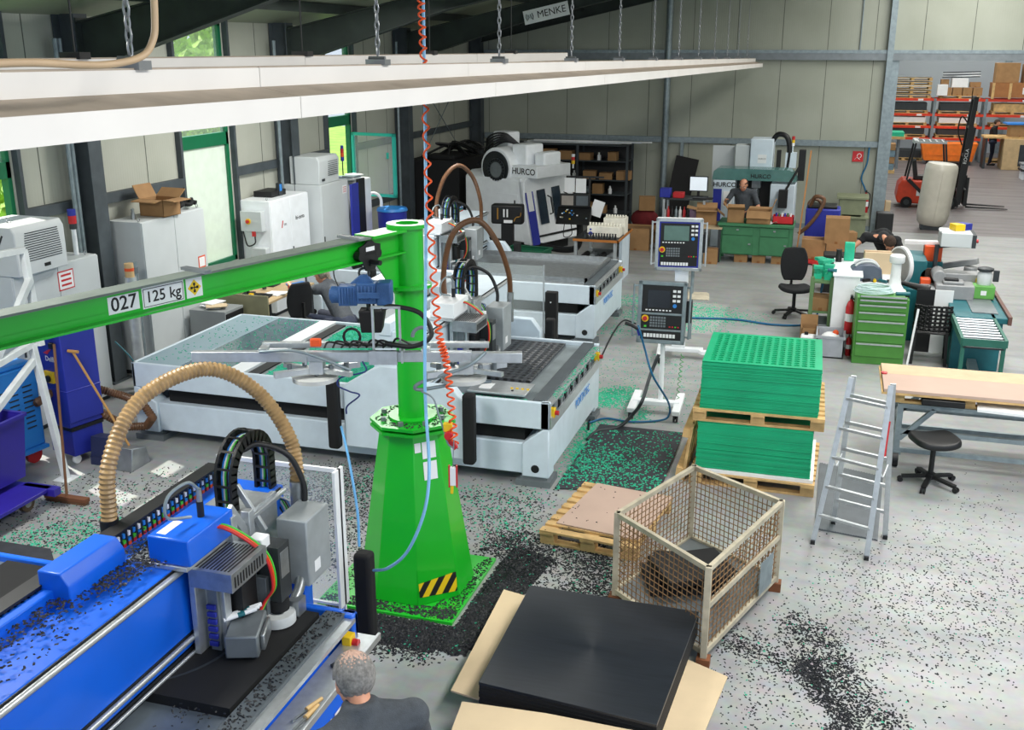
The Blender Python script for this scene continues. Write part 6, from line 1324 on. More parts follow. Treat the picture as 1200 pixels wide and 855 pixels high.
for j, z in enumerate((.25, .5)):
    for i in range(4): tag(M().cyl((0, -.16, .06), (0, .16, .06), .06, n=12).o('steel_roll', [BLACK, DULL][i % 2], None, loc=(-4.55+i*.17, 19.85, z)), 'dark cylindrical tool, %s from the left on the %s shelf under the black table' % (ORD[i], ('lower', 'upper')[j]), 'tool', 'tools on the %s shelf of the black table' % ('lower', 'upper')[j])
tag(M().bx(-.06, -.06, 0, .06, .06, .13).o('carton', BLUEL, None, loc=(-4.0, 20.85, .92), bevel=.004), 'small blue carton behind the white tool rack', 'box')
# boxes on the floor behind
cardbox((-4.25, 23.75, 0), .1, (.62, .4, .5), 'big brown cardboard box on the floor behind the white tool rack')
cardbox((-4.35, 24.6, 0), .0, (.75, .4, .3), 'flat open cardboard box behind the big brown one', flaps=[0, 20, 10, 30])
cardbox((-3.75, 25.0, 0), .2, (.35, .35, .4), 'brown cardboard box right of the flat open box by the end wall')
rs = T('sack', 'crumpled red sack with a brown box on it by the end wall', 'sack', (-4.5, 26.3, .0)); mb = M(); mb.ball((0, 0, .3), .38, sc=(.95, .7, .7), n=14); mb.o('sack_body', mat('dark_red_cloth', '#6e1d22', .9, var=.25), rs)
tag(M().bx(-.2, -.15, 0, .2, .15, .34).o('carton', CARD, None, loc=(-4.45, 26.25, .54), rz=.2), 'tilted brown carton on top of the red sack', 'box')
for i, (x, a) in enumerate(((-4.55, 0), (-3.7, .18))): pass
bp_ = M().bx(-.3, -.02, 0, .3, .02, 1.8).o('panel', BLACKM, None, loc=(-3.95, 27.35, 0), rz=.2); bp_.rotation_euler = (-.22, .2, .2); tag(bp_, 'black board leaning against the end wall beside the grey pipe post', 'panel')
# pc table
pt = T('computer_shelf', 'metal shelf table with a computer screen on it, left of the second mill', 'shelf', (-3.15, 23.8, 0))
for x in (-.45, .45):
    for y in (-.3, .3): M().bx(x-.025, y-.025, 0, x+.025, y+.025, 1.22).o('leg', ALU, pt)
for z in (.4, .78, 1.24): M().bx(-.47, -.32, z-.03, .47, .32, z).o('shelf_board', [DKGREY, DKGREY, ALU][int(z)], pt)
monitor((-2.9, 23.95, 1.24), .0, 'computer screen with a bright white page on the metal shelf table', .42, .34, scr=mat('lit_white_screen', '#d8e2ea', .4, emit=.5))
for x, c, lb in ((-3.6, BLUED, 'dark blue plastic bin on the metal shelf table'), (-3.3, RED, 'small red can on the metal shelf table')): tag(M().bx(-.12, -.12, 0, .12, .12, .2 if c is BLUED else .12).o('bin', c, None, loc=(x, 23.7, 1.24), bevel=.01), lb, 'bin')
tag(M().bx(-.22, -.09, 0, .22, .09, .03).o('keyboard', BLACK, None, loc=(-2.75, 23.6, 1.24), bevel=.004), 'black keyboard in front of the bright screen', 'keyboard')
for i in range(7): tag(M().lathe([(.035, 0), (.035, .18), (.012, .22), (.012, .27)], n=10).o('bottle', [PAPER, RED, BLACK, GALV][i % 4], None, loc=(-3.6+i*.09, 23.6, .78)), 'spray bottle, %s from the left in the row on the metal shelf table' % ORD[i], 'bottle', 'spray bottles on the metal shelf table')
tag(M().lathe([(.12, 0), (.14, .12), (.13, .2), (.1, .22)], n=14).o('tub', mat('pink_tub', '#9c7f9c', .4), None, loc=(-2.9, 23.6, .78)), 'pinkish clear tub right of the spray bottles', 'tub')
# box table
xt = T('side_table', 'low wooden table with cardboard boxes left of the green workbench', 'table', (-2.55, 23.1, 0)); M().bx(-.45, -.4, .72, .35, .5, .76).o('table_top', mat('light_fibreboard', '#bda887', .7), xt)
for x, y in ((-.4, -.35), (.3, -.35), (-.4, .45), (.3, .45)): M().bx(x-.03, y-.03, 0, x+.03, y+.03, .72).o('leg', DKGREY, xt)
cardbox((-2.6, 23.2, .76), .1, (.45, .4, .32), 'open cardboard box on the low wooden table', flaps=[0, 25, 10, -40])
cardbox((-2.4, 22.6, 0), .05, (.3, .25, .32), 'small brown box on the floor under the low wooden table')
# green workbench
wb_ = T('workbench', 'long green steel workbench with doors and drawers in front of the second mill', 'workbench', (-1.5, 23.15, 0), .0)
M().bx(-.8, -.4, .8, .8, .4, .86).o('bench_top', GREENB, wb_, bevel=.006)
M().bx(-.72, -.34, .18, .72, .38, .8).o('carcass', GREENB, wb_, bevel=.004)
for x0, x1, z0, z1 in ((-.7, -.05, .2, .58), (-.7, -.05, .61, .78), (.1, .7, .2, .58), (.1, .7, .6, .78)):
    d_ = M().bx(x0, -.36, z0, x1, -.34, z1).o('door' if z1 < .6 else 'drawer', GREENB, wb_, bevel=.004); M().box(((x0+x1)/2 if z1 > .6 else x1-.06, -.37, (z0+z1)/2+.03), (.05, .02, .03)).o('knob', STEEL, d_)
for x in (-.74, .74):
    for y in (-.32, .32): M().bx(x-.03, y-.03, 0, x+.03, y+.03, .8).o('leg', GREENB, wb_)
for x, w_, lb in ((-1.78, .28, 'left brown box on the floor under the green workbench'), (-1.4, .28, 'middle brown box on the floor under the green workbench'), (-.98, .3, 'right brown box with a white label under the green workbench')): cardbox((x, 23.0, 0), 0, (w_, .25, .17), lb)
cardbox((-1.95, 23.0, .86), .1, (.36, .3, .28), 'left open cardboard box on the green workbench', flaps=[30, 20, 55, None])
cardbox((-1.45, 22.98, .86), -.03, (.5, .36, .28), 'larger open cardboard box on the green workbench in front of the man', flaps=[-60, 5, None, 70])
tb = T('parts_bin', 'open red plastic parts bin at the right end of the green workbench', 'bin', (-.95, 23.05, .86)); mb = M(); mb.bx(-.22, -.16, 0, .22, .16, .02)
for a in ((-.22, -.16, .22, -.145), (-.22, .145, .22, .16), (-.22, -.16, -.205, .16), (.205, -.16, .22, .16)): mb.bx(a[0], a[1], 0, a[2], a[3], .17)
mb.o('bin_body', RED, tb)
for i in range(6): tag(M().cyl((0, 0, 0), (0, .04, .2), .02, n=8).o('spray_can', [BLUED, GREENB, PAPER][i % 3], None, loc=(-1.1+i*.06, 23.05, .88)), 'small tool handle, %s from the left in the red parts bin' % ORD[i], 'tool', 'tools in the red parts bin')
mb = M(); mb.grid(lambda a, b: (a*.3, b*.2, .02+.03*math.sin(9*a)*math.cos(7*b)), 8, 6); tag(mb.o('white_cloth', PAPER, None, loc=(-1.35, 22.85, .875)), 'white cloth on the bench between the open box and the red bin', 'cloth')
person('balding man in a dark grey T-shirt standing at the green workbench, looking into a box', dict(pelvis=(-1.85, 23.85, .92), chest=(-1.87, 23.8, 1.28), neck=(-1.88, 23.75, 1.46), head=(-1.88, 23.66, 1.58), fwd=(-.15, -.85, -.5), hup=(0, -.35, .9),
  shl=(-1.66, 23.75, 1.4), shr=(-2.1, 23.78, 1.4), ell=(-1.52, 23.6, 1.12), elr=(-2.26, 23.62, 1.14), wrl=(-1.72, 23.4, 1.05), wrr=(-2.22, 23.4, 1.26), hipl=(-1.75, 23.85, .88), hipr=(-1.95, 23.85, .88), knl=(-1.75, 23.8, .48), knr=(-1.95, 23.8, .48), anl=(-1.75, 23.85, .08), anr=(-1.95, 23.85, .08), foot=(0, -1, 0)), CLOTH, DENIM, mat('dark_stubble', '#3a2c24', .9), 'bald', vox=.013, loc=(-1.85, 23.8, 0), girth=1.08)
# second mill
h2_ = T('milling_machine', 'second white milling machine with a glass roof and open black work space behind the workbench', 'machine', (-1.7, 25.3, 0))
mb = M(); mb.bx(-.95, -.7, .0, -.45, .3, 1.55); mb.bx(.35, -.7, 0, .9, .3, 1.5); mb.bx(-.95, .25, 0, .9, .5, 1.6); mb.o('casing', MWHITE, h2_, bevel=.015)
mb = M(); mb.bx(-.45, -.1, .2, .35, .25, 1.5); mb.bx(-.45, -.68, .0, .35, .2, .6); mb.o('work_space', BLACK, h2_)
mb = M(); mb.bx(-.1, -.3, 1.35, .1, .0, 1.55, 0); mb.cyl((0, -.15, 1.15), (0, -.15, 1.35), .07, m=0); mb.cyl((0, -.15, 1.05), (0, -.15, 1.15), .035, m=0); mb.bx(-.43, -.2, 1.2, -.2, .1, 1.52, 1); mb.o('spindle', [STEEL, DKGREY], h2_)
M().bx(-.93, -.71, .5, -.74, -.7, 1.35).o('blue_stripe', BLUED, h2_); M().bx(-.7, -.715, .95, -.5, -.7, 1.3).o('notice', PAPER, h2_)
text('HURCO', .15, 'lettering', BLACK, h2_, (-.68, -.712, 1.45), (PI/2, 0, 0), .001, font_bold=True)
GT = mat('green_tinted_hood', '#5f8f8a', .12, alpha=.72); mb = M(); pr_ = [(-.98, 1.56), (-.95, 1.75), (-.85, 1.82), (.75, 1.82), (.88, 1.72), (.92, 1.56)]; mb.prism(pr_, 'y', -.68, -.1); mb.o('glass_hood', GT, h2_)
text('HURCO', .13, 'lettering', BLACK, h2_, (.12, -.69, 1.66), (PI/2, 0, 0), .001, font_bold=True)
mb = M(); mb.bx(-.2, -.1, 1.6, .32, .6, 2.45); mb.o('tall_head', MWHITE, h2_, bevel=.02); M().bx(-.02, -.105, 1.9, .18, -.1, 2.1).o('maker_plate', PAPER, h2_); text('HURCO', .05, 'lettering', BLACK, h2_, (.08, -.107, 2.0), (PI/2, 0, 0), .0005)
mb = M(); mb.bx(-.55, .0, 1.6, -.22, .4, 2.3); mb.o('side_head', CAB, h2_, bevel=.015); mb = M(); mb.bx(-1.1, .3, 1.3, -.58, .32, 2.25); mb.o('rear_panel', CAB, h2_)
mb = M(); mb.tube(bez([(.28, .2, 2.4), (.4, .1, 2.55), (.6, .05, 2.5), (.68, .05, 2.2), (.66, .05, 1.8)], 6), .06, n=10); mb.bx(.9, .1, 1.5, 1.05, .4, 2.2); mb.bx(.4, -.02, 1.7, .5, .1, 2.2); mb.o('cable_duct', BLACK, h2_)
mb = M(); mb.bx(.6, .0, 1.8, .85, .2, 2.15, 0); mb.cyl((.75, .05, 2.15), (.75, .05, 2.3), .015, m=0); mb.cyl((.75, .05, 2.3), (.75, .05, 2.37), .035, m=1); mb.cyl((.75, .05, 2.37), (.75, .05, 2.44), .035, m=2); mb.cyl((.75, .05, 2.44), (.75, .05, 2.52), .035, m=3); mb.o('signal_lamp', [MWHITE, PAPER, YEL, RED], h2_)
mb = M(); mb.bx(.55, -.95, 1.0, .75, -.75, 1.4, 0); mb.bar((.7, -.8, 1.4), (.95, -.7, 1.9), .05, .04, 0); mb.o('hanging_controls', BLACK, h2_)
pk = M().bar((-.02, -.1, 0), (.12, .25, 2.35), .12, .03).o('plank', mat('orange_wood_plank', '#b07a45', .6), None, loc=(-.62, 23.5, 0)); tag(pk, 'long wooden plank leaning upright at the right end of the green workbench', 'plank')
# vacuum cleaner, boxes, red cart, olive containers, extinguisher
vc = T('industrial_vacuum', 'dark blue industrial vacuum cleaner with thick hose behind the cardboard boxes', 'vacuum', (-.15, 24.9, 0)); M().bx(-.38, -.3, .25, .38, .35, .98).o('tank', BLUED, vc, bevel=.03); M().bx(-.35, -.25, .98, .3, .3, 1.05).o('lid', BLACK, vc, bevel=.02)
mb = M(); mb.tube(bez([(-.3, -.2, 1.0), (-.2, -.3, 1.25), (.0, -.32, 1.2), (-.1, -.35, .9), (-.3, -.36, .6), (-.5, -.35, .4)], 6), .045); mb.tube(arc((-.2, 0, 1.02), .14, 0, PI, 10), .035); mb.o('hose', BROWNH, vc)
for x in (-.3, .3): M().cyl((x-.03, -.2, .12), (x+.03, -.2, .12), .12, n=16).o('wheel', BLACK, vc)
M().bx(-.3, -.25, .1, .3, .3, .25).o('chassis', DKGREY, vc)
cardbox((-.28, 23.5, .08), .0, (.5, .45, .42), 'lower left brown box on the red cart by the blue vacuum')
cardbox((.2, 23.45, .08), .02, (.44, .42, .36), 'lower right brown box on the red cart')
cardbox((.18, 23.45, .44), .0, (.5, .42, .55), 'tall brown box standing on the lower right box of the red cart')
rc = T('flat_cart', 'low red steel flat cart under the cardboard boxes', 'cart', (.02, 23.35, 0)); mb = M(); mb.bx(-.6, -.35, .03, .55, .4, .075); mb.bx(-.3, -.42, .02, .55, -.35, .08); mb.o('deck', RED, rc)
cardbox((.42, 24.6, 0), .3, (.35, .3, .5), 'small brown box behind the tall one, near the olive containers')
for (z, w_, h_, lb) in ((0, .7, .5, 'lower olive grey steel container by the door post'), (.55, .62, .42, 'upper olive grey steel container stacked by the door post')):
    oc = T('steel_container', lb, 'container', (.5, 26.9, z)); M().bx(-w_/2, -.35, .04, w_/2, .35, h_).o('tub', BOX0, oc, bevel=.01); M().bx(-w_/2-.06, -.4, h_, w_/2+.06, .4, h_+.05).o('rim', BOX0, oc, bevel=.006)
    for x in (-w_/2+.05, w_/2-.05): M().bx(x-.04, -.34, 0, x+.04, .34, .04).o('skid', BOX0, oc)
bk = T('storage_bench', 'low black bench or crate before the olive containers', 'bench', (.55, 24.6, 0)) if False else None
def extinguisher(loc, label, s=1.):
    r = T('fire_extinguisher', label, 'fire extinguisher', loc); M().lathe([(.06, 0), (.075, .02), (.075, .42), (.05, .5), (.025, .52), (.025, .56)], n=18).o('cylinder', RED, r); mb = M(); mb.bx(-.02, -.06, .55, .02, .04, .6); mb.tube(bez([(0, -.03, .57), (.09, -.04, .5), (.09, -.02, .3), (.08, 0, .15)], 5), .012); mb.o('valve_and_hose', BLACK, r); M().lathe([(.0765, .2), (.0765, .32)], n=18, cap=False).o('label_plate', PAPER, r); r.scale = (s,)*3; return r
extinguisher((.83, 27.75, .45), 'red fire extinguisher on the end wall below the red square sign')
sgn = T('sign', 'red square fire hose sign on the end wall beside the door post', 'sign', (.55, EWY-.02, 1.86)); M().bx(-.13, -.005, -.13, .13, .005, .13).o('plate', RED, sgn)
mb = M(); mb.tube(arc((.03, -.008, .02), .05, -1.2, 3.6, 10), .008, n=5); mb.bar((-.08, -.008, -.08), (.0, -.008, .0), .02, .004); mb.tube([(-.02, -.008, -.02), (.05, -.008, -.07)], .008, n=5); mb.o('symbol', PAPER, sgn)
tag(hose([(.80, EWY-.1, 2.1), (.78, EWY-.12, 1.7), (.68, EWY-.12, 1.35), (.78, EWY-.12, 1.1), (.85, EWY-.12, .9)], .02, mat('petrol_blue_hose', '#14608a', .4), 'air_hose', None), 'petrol blue air hose hanging down the end wall beside the door post', 'hose')
tag(M().bx(-.2, -.2, 0, .2, .2, .6).o('bin', BLACK, None, loc=(1.3, 27.2, 0), bevel=.02), 'black waste bin at the foot of the door post', 'bin')
cardbox((1.2, 28.4, 0), .1, (.25, .3, .75), 'narrow brown box behind the door post')
# ================================================================ RIGHT-HAND WORK AREA
office_chair((-.47, 18.35, 0), .25, 'black office chair with high ribbed backrest standing alone left of the white bench', .46).scale = (1.1, 1.1, 1.04)
ds = T('drawer_cabinet', 'green seven-drawer tool cabinet with silver handles', 'drawers', (.84, 16.05, 0), .03); w_ = .36
M().bx(-w_, -.38, .0, w_, .38, 1.0).o('carcass', GREEND, ds, bevel=.005)
z = .12
for h_ in (.22, .17, .17, .13, .11, .075, .06): d_ = M().bx(-w_+.03, -.4, z, w_-.03, -.38, z+h_-.012).o('drawer', GREEND, ds, bevel=.003); M().bx(-w_+.04, -.415, z+h_-.04, w_-.04, -.4, z+h_-.018).o('handle', ALU, d_); z += h_
mb = M()
for i in range(8): mb.tube([(.28*math.cos(t*.4+i)*(1-.03*i)-.08, .16*math.sin(t*.4+i)+.02, .02+.012*i+.008*math.sin(t)) for t in range(17)], .011, n=6)
tag(mb.o('hose_coil', mat('milky_tubing', '#cfe3e6', .2), None, loc=(.8, 16.0, 1.0)), 'coil of milky plastic tubing lying on the green drawer cabinet', 'hose')
fv = T('column_fitting', 'white flared plastic column standing on the green drawer cabinet', 'fitting', (1.02, 16.3, 1.0)); M().lathe([(.17, 0), (.13, .03), (.09, .1), (.075, .2), (.07, .42)], n=22).o('flared_foot', PAPER, fv); M().lathe([(.1, .42), (.11, .44), (.11, .52), (.09, .54)], n=22).o('cap', PAPER, fv)
pl = T('power_tool', 'teal cordless power tool on the green drawer cabinet', 'tool', (1.12, 15.85, 1.0), .2); M().cyl((-.1, 0, .05), (.1, 0, .05), .03).o('tool_body', TEALM, pl, bevel=.004); M().bx(.04, -.02, .0, .09, .02, .05).o('grip', BLACK, pl)
# white bench
we = T('white_bench', 'white side cabinet used as a bench, left of the green drawer cabinet', 'cabinet', (.55, 17.15, 0)); mb = M(); mb.bx(-.4, -.65, 0, -.02, .75, 1.12); mb.bx(-.02, -.3, 0, .5, .75, .95); mb.o('carcass', WHITE, we, bevel=.008); M().bx(-.42, -.67, 1.12, .02, .77, 1.14).o('bench_top', WHITE, we); M().bx(-.02, -.32, .95, .52, .77, .97).o('lower_top', WHITE, we)
gs = shelf_unit('open_shelf', 'narrow green open shelf at the left side of the white bench', (-.02, 17.2, 0), 0, .3, 1.0, 1.05, (.12, .5, .98), mat('olive_green_shelf', '#5f7d52', .5))
cardbox((-.02, 16.95, .5), 0, (.24, .4, .2), 'brown box on the middle board of the narrow green shelf')
tag(M().bx(-.12, -.3, 0, .12, .3, .18).o('crate', DULL, None, loc=(-.02, 16.95, .12), bevel=.01), 'grey metal crate on the bottom board of the narrow green shelf', 'crate')
for i, (x, y, h_) in enumerate(((-.1, 16.95, .2), (-.02, 17.15, .26), (.07, 16.9, .24), (-.08, 17.4, .25), (.05, 17.45, .22))):
    q = T('spool_holder', ('shortest', 'tallest', 'front right', 'rear left', 'rear right')[i]+' of the green plastic holders on top of the narrow green shelf', 'holder', (x, y, .98), i*.7, 'green plastic holders'); mb = M(); mb.bx(-.06, -.06, 0, .06, .06, h_*.4); mb.lathe([(.03, h_*.3), (.03, h_*.8)], n=10); mb.bx(-.07, -.07, h_*.8, .07, .07, h_); mb.o('holder_body', TEALC, q)
tag(M().lathe([(.05, 0), (.05, .1), (.04, .16), (.05, .2)], n=14).o('can', BLACK, None, loc=(.2, 17.6, 1.14)), 'black can on the white bench', 'can'); tag(M().bx(-.08, -.06, 0, .08, .06, .3).o('green_block', TEALC, None, loc=(.36, 17.75, 1.14), bevel=.01), 'upright green block on the white bench left of the bending person', 'block')
cardbox((.82, 17.75, .97), .05, (.45, .25, .34), 'cream cardboard box on the white bench in front of the bending person', m=CARDL)
hb_ = T('helmet_box', 'grey and blue ribbed plastic case on the white bench', 'case', (.62, 17.1, .97), .1); mb = M(); mb.prism([(-.25, 0), (.25, 0), (.22, .2), (.1, .27), (-.1, .27), (-.22, .2)], 'y', -.15, .15); mb.o('shell', mat('slate_plastic', '#5a6474', .4), hb_, bevel=.02); mb = M(); mb.tube(arc((0, -.1, .2), .18, .3, PI-.3, 10, 'xz', .6), .02); mb.tube(arc((0, .08, .2), .18, .3, PI-.3, 10, 'xz', .6), .02); mb.o('ribs', CAB, hb_)
for i in range(5): tag(M().cyl((-.06, 0, .03), (.08, 0, .03), .025, n=10).o('hand_tool', [TEALM, BLACK, YEL][i % 3], None, loc=(.5+.13*i, 16.95-.03*(i % 2), .97) if i else (.1, 16.7, 1.14), rz=i*.8), ('black and teal hand tool on the upper white bench top', 'second hand tool from the left on the white bench', 'third hand tool from the left on the white bench', 'fourth hand tool from the left on the white bench', 'rightmost hand tool on the white bench')[i], 'tool', 'hand tools on the white bench')
person('person with short brown hair in a black T-shirt bending low over the white bench', dict(pelvis=(1.1, 19.2, .95), chest=(.9, 18.75, 1.38), neck=(.9, 18.5, 1.42), head=(1.0, 18.28, 1.36), fwd=(.1, -.5, -.85), hup=(0, -.85, .5),
  shl=(1.12, 18.6, 1.36), shr=(.62, 18.6, 1.4), ell=(1.28, 18.4, 1.12), elr=(.4, 18.5, 1.2), wrl=(1.15, 18.2, 1.05), wrr=(.42, 18.1, 1.1), hipl=(1.2, 19.4, .88), hipr=(1.0, 19.4, .88), knl=(1.2, 19.35, .48), knr=(1.0, 19.3, .48), anl=(1.2, 19.45, .08), anr=(1.0, 19.45, .08), foot=(-.2, -1, 0)), CLOTHB, DENIM, BRNHAIR, 'short', vox=.013, loc=(1.0, 19.2, 0), sleeve=.2, girth=1.1)
mb = M(); mb.bx(-.5, -.25, .0, .5, .25, .72); tag(mb.o('bench_block', BLACK, None, loc=(.45, 20.6, 0), bevel=.02), 'black cloth-covered bench behind the white cabinet, left of the bending person', 'bench')
# crates on the floor, extinguishers
gc = T('crate', 'grey plastic crate with white and orange rags in front of the white bench', 'crate', (.17, 16.1, 0)); mb = M(); mb.bx(-.2, -.28, 0, .2, .28, .02)
for a in ((-.2, -.28, .2, -.265), (-.2, .265, .2, .28), (-.2, -.28, -.185, .28), (.185, -.28, .2, .28)): mb.bx(a[0], a[1], 0, a[2], a[3], .33)
mb.bx(-.215, -.295, .3, .215, -.28, .34); mb.bx(-.215, .28, .3, .215, .295, .34); mb.bx(-.215, -.28, .3, -.2, .28, .34); mb.bx(.2, -.28, .3, .215, .28, .34); mb.o('crate_body', mat('pale_grey_plastic', '#a9adb4', .5), gc)
rg = T('rags', 'white and orange rags heaped in the grey plastic crate', 'rags', (.17, 16.1, .2)); M().ball((0, 0, .04), .15, sc=(1, 1.3, .6), n=10).o('white_rag', PAPER, rg); M().ball((.07, .02, .12), .05, n=8).o('orange_rag', ORANGE, rg)
cardbox((-.15, 16.5, 0), .1, (.26, .3, .3), 'open brown carton behind the white canister', flaps=[None, 80, None, None])
cn = T('canister', 'white plastic canister on the floor behind the green sheets', 'canister', (-.14, 16.2, 0)); M().bx(-.13, -.09, 0, .13, .09, .24).o('canister_body', PAPER, cn, bevel=.03); M().cyl((-.05, 0, .24), (-.05, 0, .28), .03).o('cap', BLACK, cn)
extinguisher((.43, 16.3, .28), 'red fire extinguisher hanging at the left side of the green drawer cabinet', 1.0)
extinguisher((.44, 16.05, 0), 'lower red fire extinguisher standing left of the green drawer cabinet', .55)
tag(M().bar((0, 0, 0), (.08, .1, .85), .03, .03).o('tube', PAPER, None, loc=(1.27, 15.7, 0)), 'white tube leaning at the right side of the green drawer cabinet', 'tube')
# black perforated plastic chair
pc = T('plastic_chair', 'black plastic chair with a perforated backrest facing away', 'chair', (1.58, 16.1, 0), PI-.05); pc.scale = (1.18, 1.1, 1.1)
mb = M(); n1, n2 = 15, 13
def bk_(u, v): return ((u-.5)*.44, .2+.05*v-.06*(2*u-1)**2, .46+.36*v)
for i in range(n1):
    for j in range(n2):
        if i % 2 == 1 and j % 2 == 1: continue
        c = [bk_(i/n1, j/n2), bk_((i+1)/n1, j/n2), bk_((i+1)/n1, (j+1)/n2), bk_(i/n1, (j+1)/n2)]; mb.add(c, [(0, 1, 2, 3)])
o_ = mb.o('backrest', BLACK, pc); q = o_.modifiers.new('t', 'SOLIDIFY'); q.thickness = .012
M().bx(-.22, -.22, .42, .22, .2, .45).o('seat', BLACK, pc, bevel=.02)
for x in (-.2, .2):
    for y in (-.2, .22): M().bar((x, y, 0), (x*.9, y*.9, .46), .035, .035).o('leg', BLACK, pc)
for x, c, lb in ((1.5, BLACK, 'black sheet standing behind the perforated chair'), (1.76, PAPER, 'white sheet standing behind the perforated chair, right of the black one')): tag(M().bx(-.13, -.01, 0, .13, .01, .98).o('upright_sheet', c, None, loc=(x, 16.6, 0)), lb, 'sheet')
# teal machine with grinding disc and band saw
tm = T('disc_grinder', 'petrol blue disc grinding machine with a large grey disc and orange guards', 'machine', (1.55, 17.9, 0))
mb = M(); mb.bx(-.35, -.7, 0, .2, .5, .85); mb.bx(-.3, -.4, .85, .0, .5, 1.25); mb.bx(.0, .1, .85, .28, .6, 1.15); mb.o('housing', TEALM, tm, bevel=.02); M().bx(.2, -.7, 0, .28, .5, .6).o('base', TEALM, tm, bevel=.02)
mb = M(); mb.cyl((-.42, -.36, 1.14), (-.37, -.33, 1.14), .31, n=40); mb.cyl((-.43, -.366, 1.14), (-.42, -.36, 1.14), .28, n=40, m=1); mb.o('grinding_disc', [PAPER, mat('grey_disc', '#8b8b88', .6)], tm)
mb = M(); M().bx(-.1, -.75, .85, .05, -.55, 1.02).o('orange_guard', ORANGE, tm, bevel=.01); mb.bx(-.02, .1, 1.15, .25, .4, 1.4); mb.o('orange_guard', ORANGE, tm, bevel=.01)
mb = M(); mb.cyl((.05, -.4, 1.0), (.05, -.35, 1.0), .13, n=24); mb.cyl((.05, -.42, 1.0), (.05, -.33, 1.0), .04, n=12); mb.o('flywheel', mat('dark_bronze', '#3b2f28', .5, .3), tm)
mb = M(); mb.bar((-.3, .7, 1.35), (.6, .6, 1.38), .12, .06); mb.bar((-.1, .3, 1.42), (.65, .1, 1.46), .1, .05); mb.o('white_arm', PAPER, tm)
op = T('operator_box', 'grey control box on a swivel arm with papers and pens on top', 'control box', (1.85, 17.6, 0)); mb = M(); mb.cyl((-.18, 0, .8), (-.18, 0, 1.5), .035); mb.bar((-.2, 0, 1.46), (.1, 0, 1.5), .05, .04); mb.bx(-.3, -.1, 0, -.05, .1, .8); mb.o('swivel_arm', DKGREY, op)
mb = M(); mb.bx(-.15, -.2, 1.5, .3, .35, 1.72); mb.o('box_housing', CAB, op, bevel=.01); mb = M(); mb.prism([(-.2, 1.5), (.35, 1.5), (.35, 1.7), (-.2, 1.7)], 'x', .3, .36); mb.o('key_panel', DKGREY, op)
mb = M(); mb.cyl((.36, -.1, 1.6), (.4, -.1, 1.6), .03, m=0)
for i in range(5): mb.box((.365, .0+i*.06, 1.6), (.01, .04, .08), 1)
mb.o('keys', [RED, PAPER], op)
for i, (x, y, c, lb) in enumerate(((1.75, 17.6, PAPER, 'white paper on the grey swivel control box'), (1.95, 17.75, YEL, 'yellow packet on the grey swivel control box'), (2.05, 17.85, BLUED, 'blue packet on the grey swivel control box'))): tag(M().bx(-.08, -.1, 0, .08, .1, .02 if i == 0 else .1).o('packet', c, None, loc=(x, y, 1.72), rz=.4*i, bevel=.003), lb, 'packet')
bs = T('band_saw', 'grey band saw casting on a petrol blue bed behind the roller conveyor', 'saw', (2.15, 17.3, 0))
mb = M(); mb.bx(-.3, -1.5, .0, .35, .9, .72); mb.bx(-.32, -1.55, .72, .4, .95, .8); mb.o('bed', TEALM, bs, bevel=.01); mb = M(); mb.bx(-.05, -1.3, .8, .3, .6, .815); mb.o('bed_plate', DULL, bs)
mb = M(); mb.bx(-.5, -.5, .8, .05, -.1, 1.02); mb.bx(-.45, -.05, .8, .15, .25, 1.12); mb.bx(-.4, -.45, 1.02, -.1, -.2, 1.07); mb.cyl((-.45, -.3, 1.1), (-.45, .1, 1.1), .1, n=16); mb.cyl((.1, .7, .8), (.1, .7, 1.1), .1, n=16); mb.bar((-.3, .9, 1.05), (.2, .7, 1.2), .12, .1); mb.bx(-.7, -.6, .75, -.5, .0, .95); mb.o('casting', mat('grey_casting', '#999b9c', .5, .2), bs, bevel=.015)
mb = M(); mb.bx(-.38, -.42, 1.07, -.18, -.3, 1.1); mb.cyl((-.6, -.62, .95), (-1.0, -.5, 1.02), .07, r2=.03); mb.o('black_grip', BLACK, bs)
mb = M()
for i in range(9): mb.cyl((-.15, .95+i*.07, .82), (.3, .95+i*.07, .82), .025, n=10)
mb.o('feed_rollers', ALU, bs); M().bx(.1, -.1, 1.0, .16, .0, 1.06).o('yellow_tag', YEL, bs)
mb = M(); mb.bar((.42, -1.6, .78), (.42, 1.0, .78), .05, .12); mb.o('side_rail', mat('brown_rail', '#6b4a42', .6), bs)
vs_ = T('vise', 'light green machine vise with a grey cylinder on top', 'vise', (2.35, 17.05, .815)); M().bx(-.18, -.15, 0, .15, .12, .2).o('vise_body', mat('light_green_casting', '#62a84e', .5), vs_, bevel=.012); M().lathe([(.1, .2), (.11, .36), (.08, .4)], (0, .02, 0), n=18).o('cylinder', CAB, vs_); mb = M(); mb.lathe([(.09, .4), (.12, .42), (.12, .45), (.05, .47)], (0, .02, 0), n=18); mb.bx(.12, 0, .25, .2, .05, .42); mb.o('top_plate', DKGREY, vs_); M().bx(-.05, -.152, .06, .03, -.15, .13).o('label_plate', PAPER, vs_)
cv = T('roller_conveyor', 'petrol green roller conveyor table with silver rollers, beside the perforated chair', 'conveyor', (2.1, 15.35, 0))
GC = mat('conveyor_green', '#2c6b5c', .5)
for x in (-.27, .27): M().bx(x-.02, -.85, .7, x+.02, .75, .8).o('side_rail', GC, cv)
for i in range(11): M().cyl((-.25, -.78+i*.145, .765), (.25, -.78+i*.145, .765), .019, n=14).o('roller', mat('zinc_roller', '#b9c0c4', .4, .6), cv)
for x in (-.25, .25):
    for y in (-.8, .7): M().bx(x-.025, y-.025, 0, x+.025, y+.025, .7).o('leg', GC, cv)
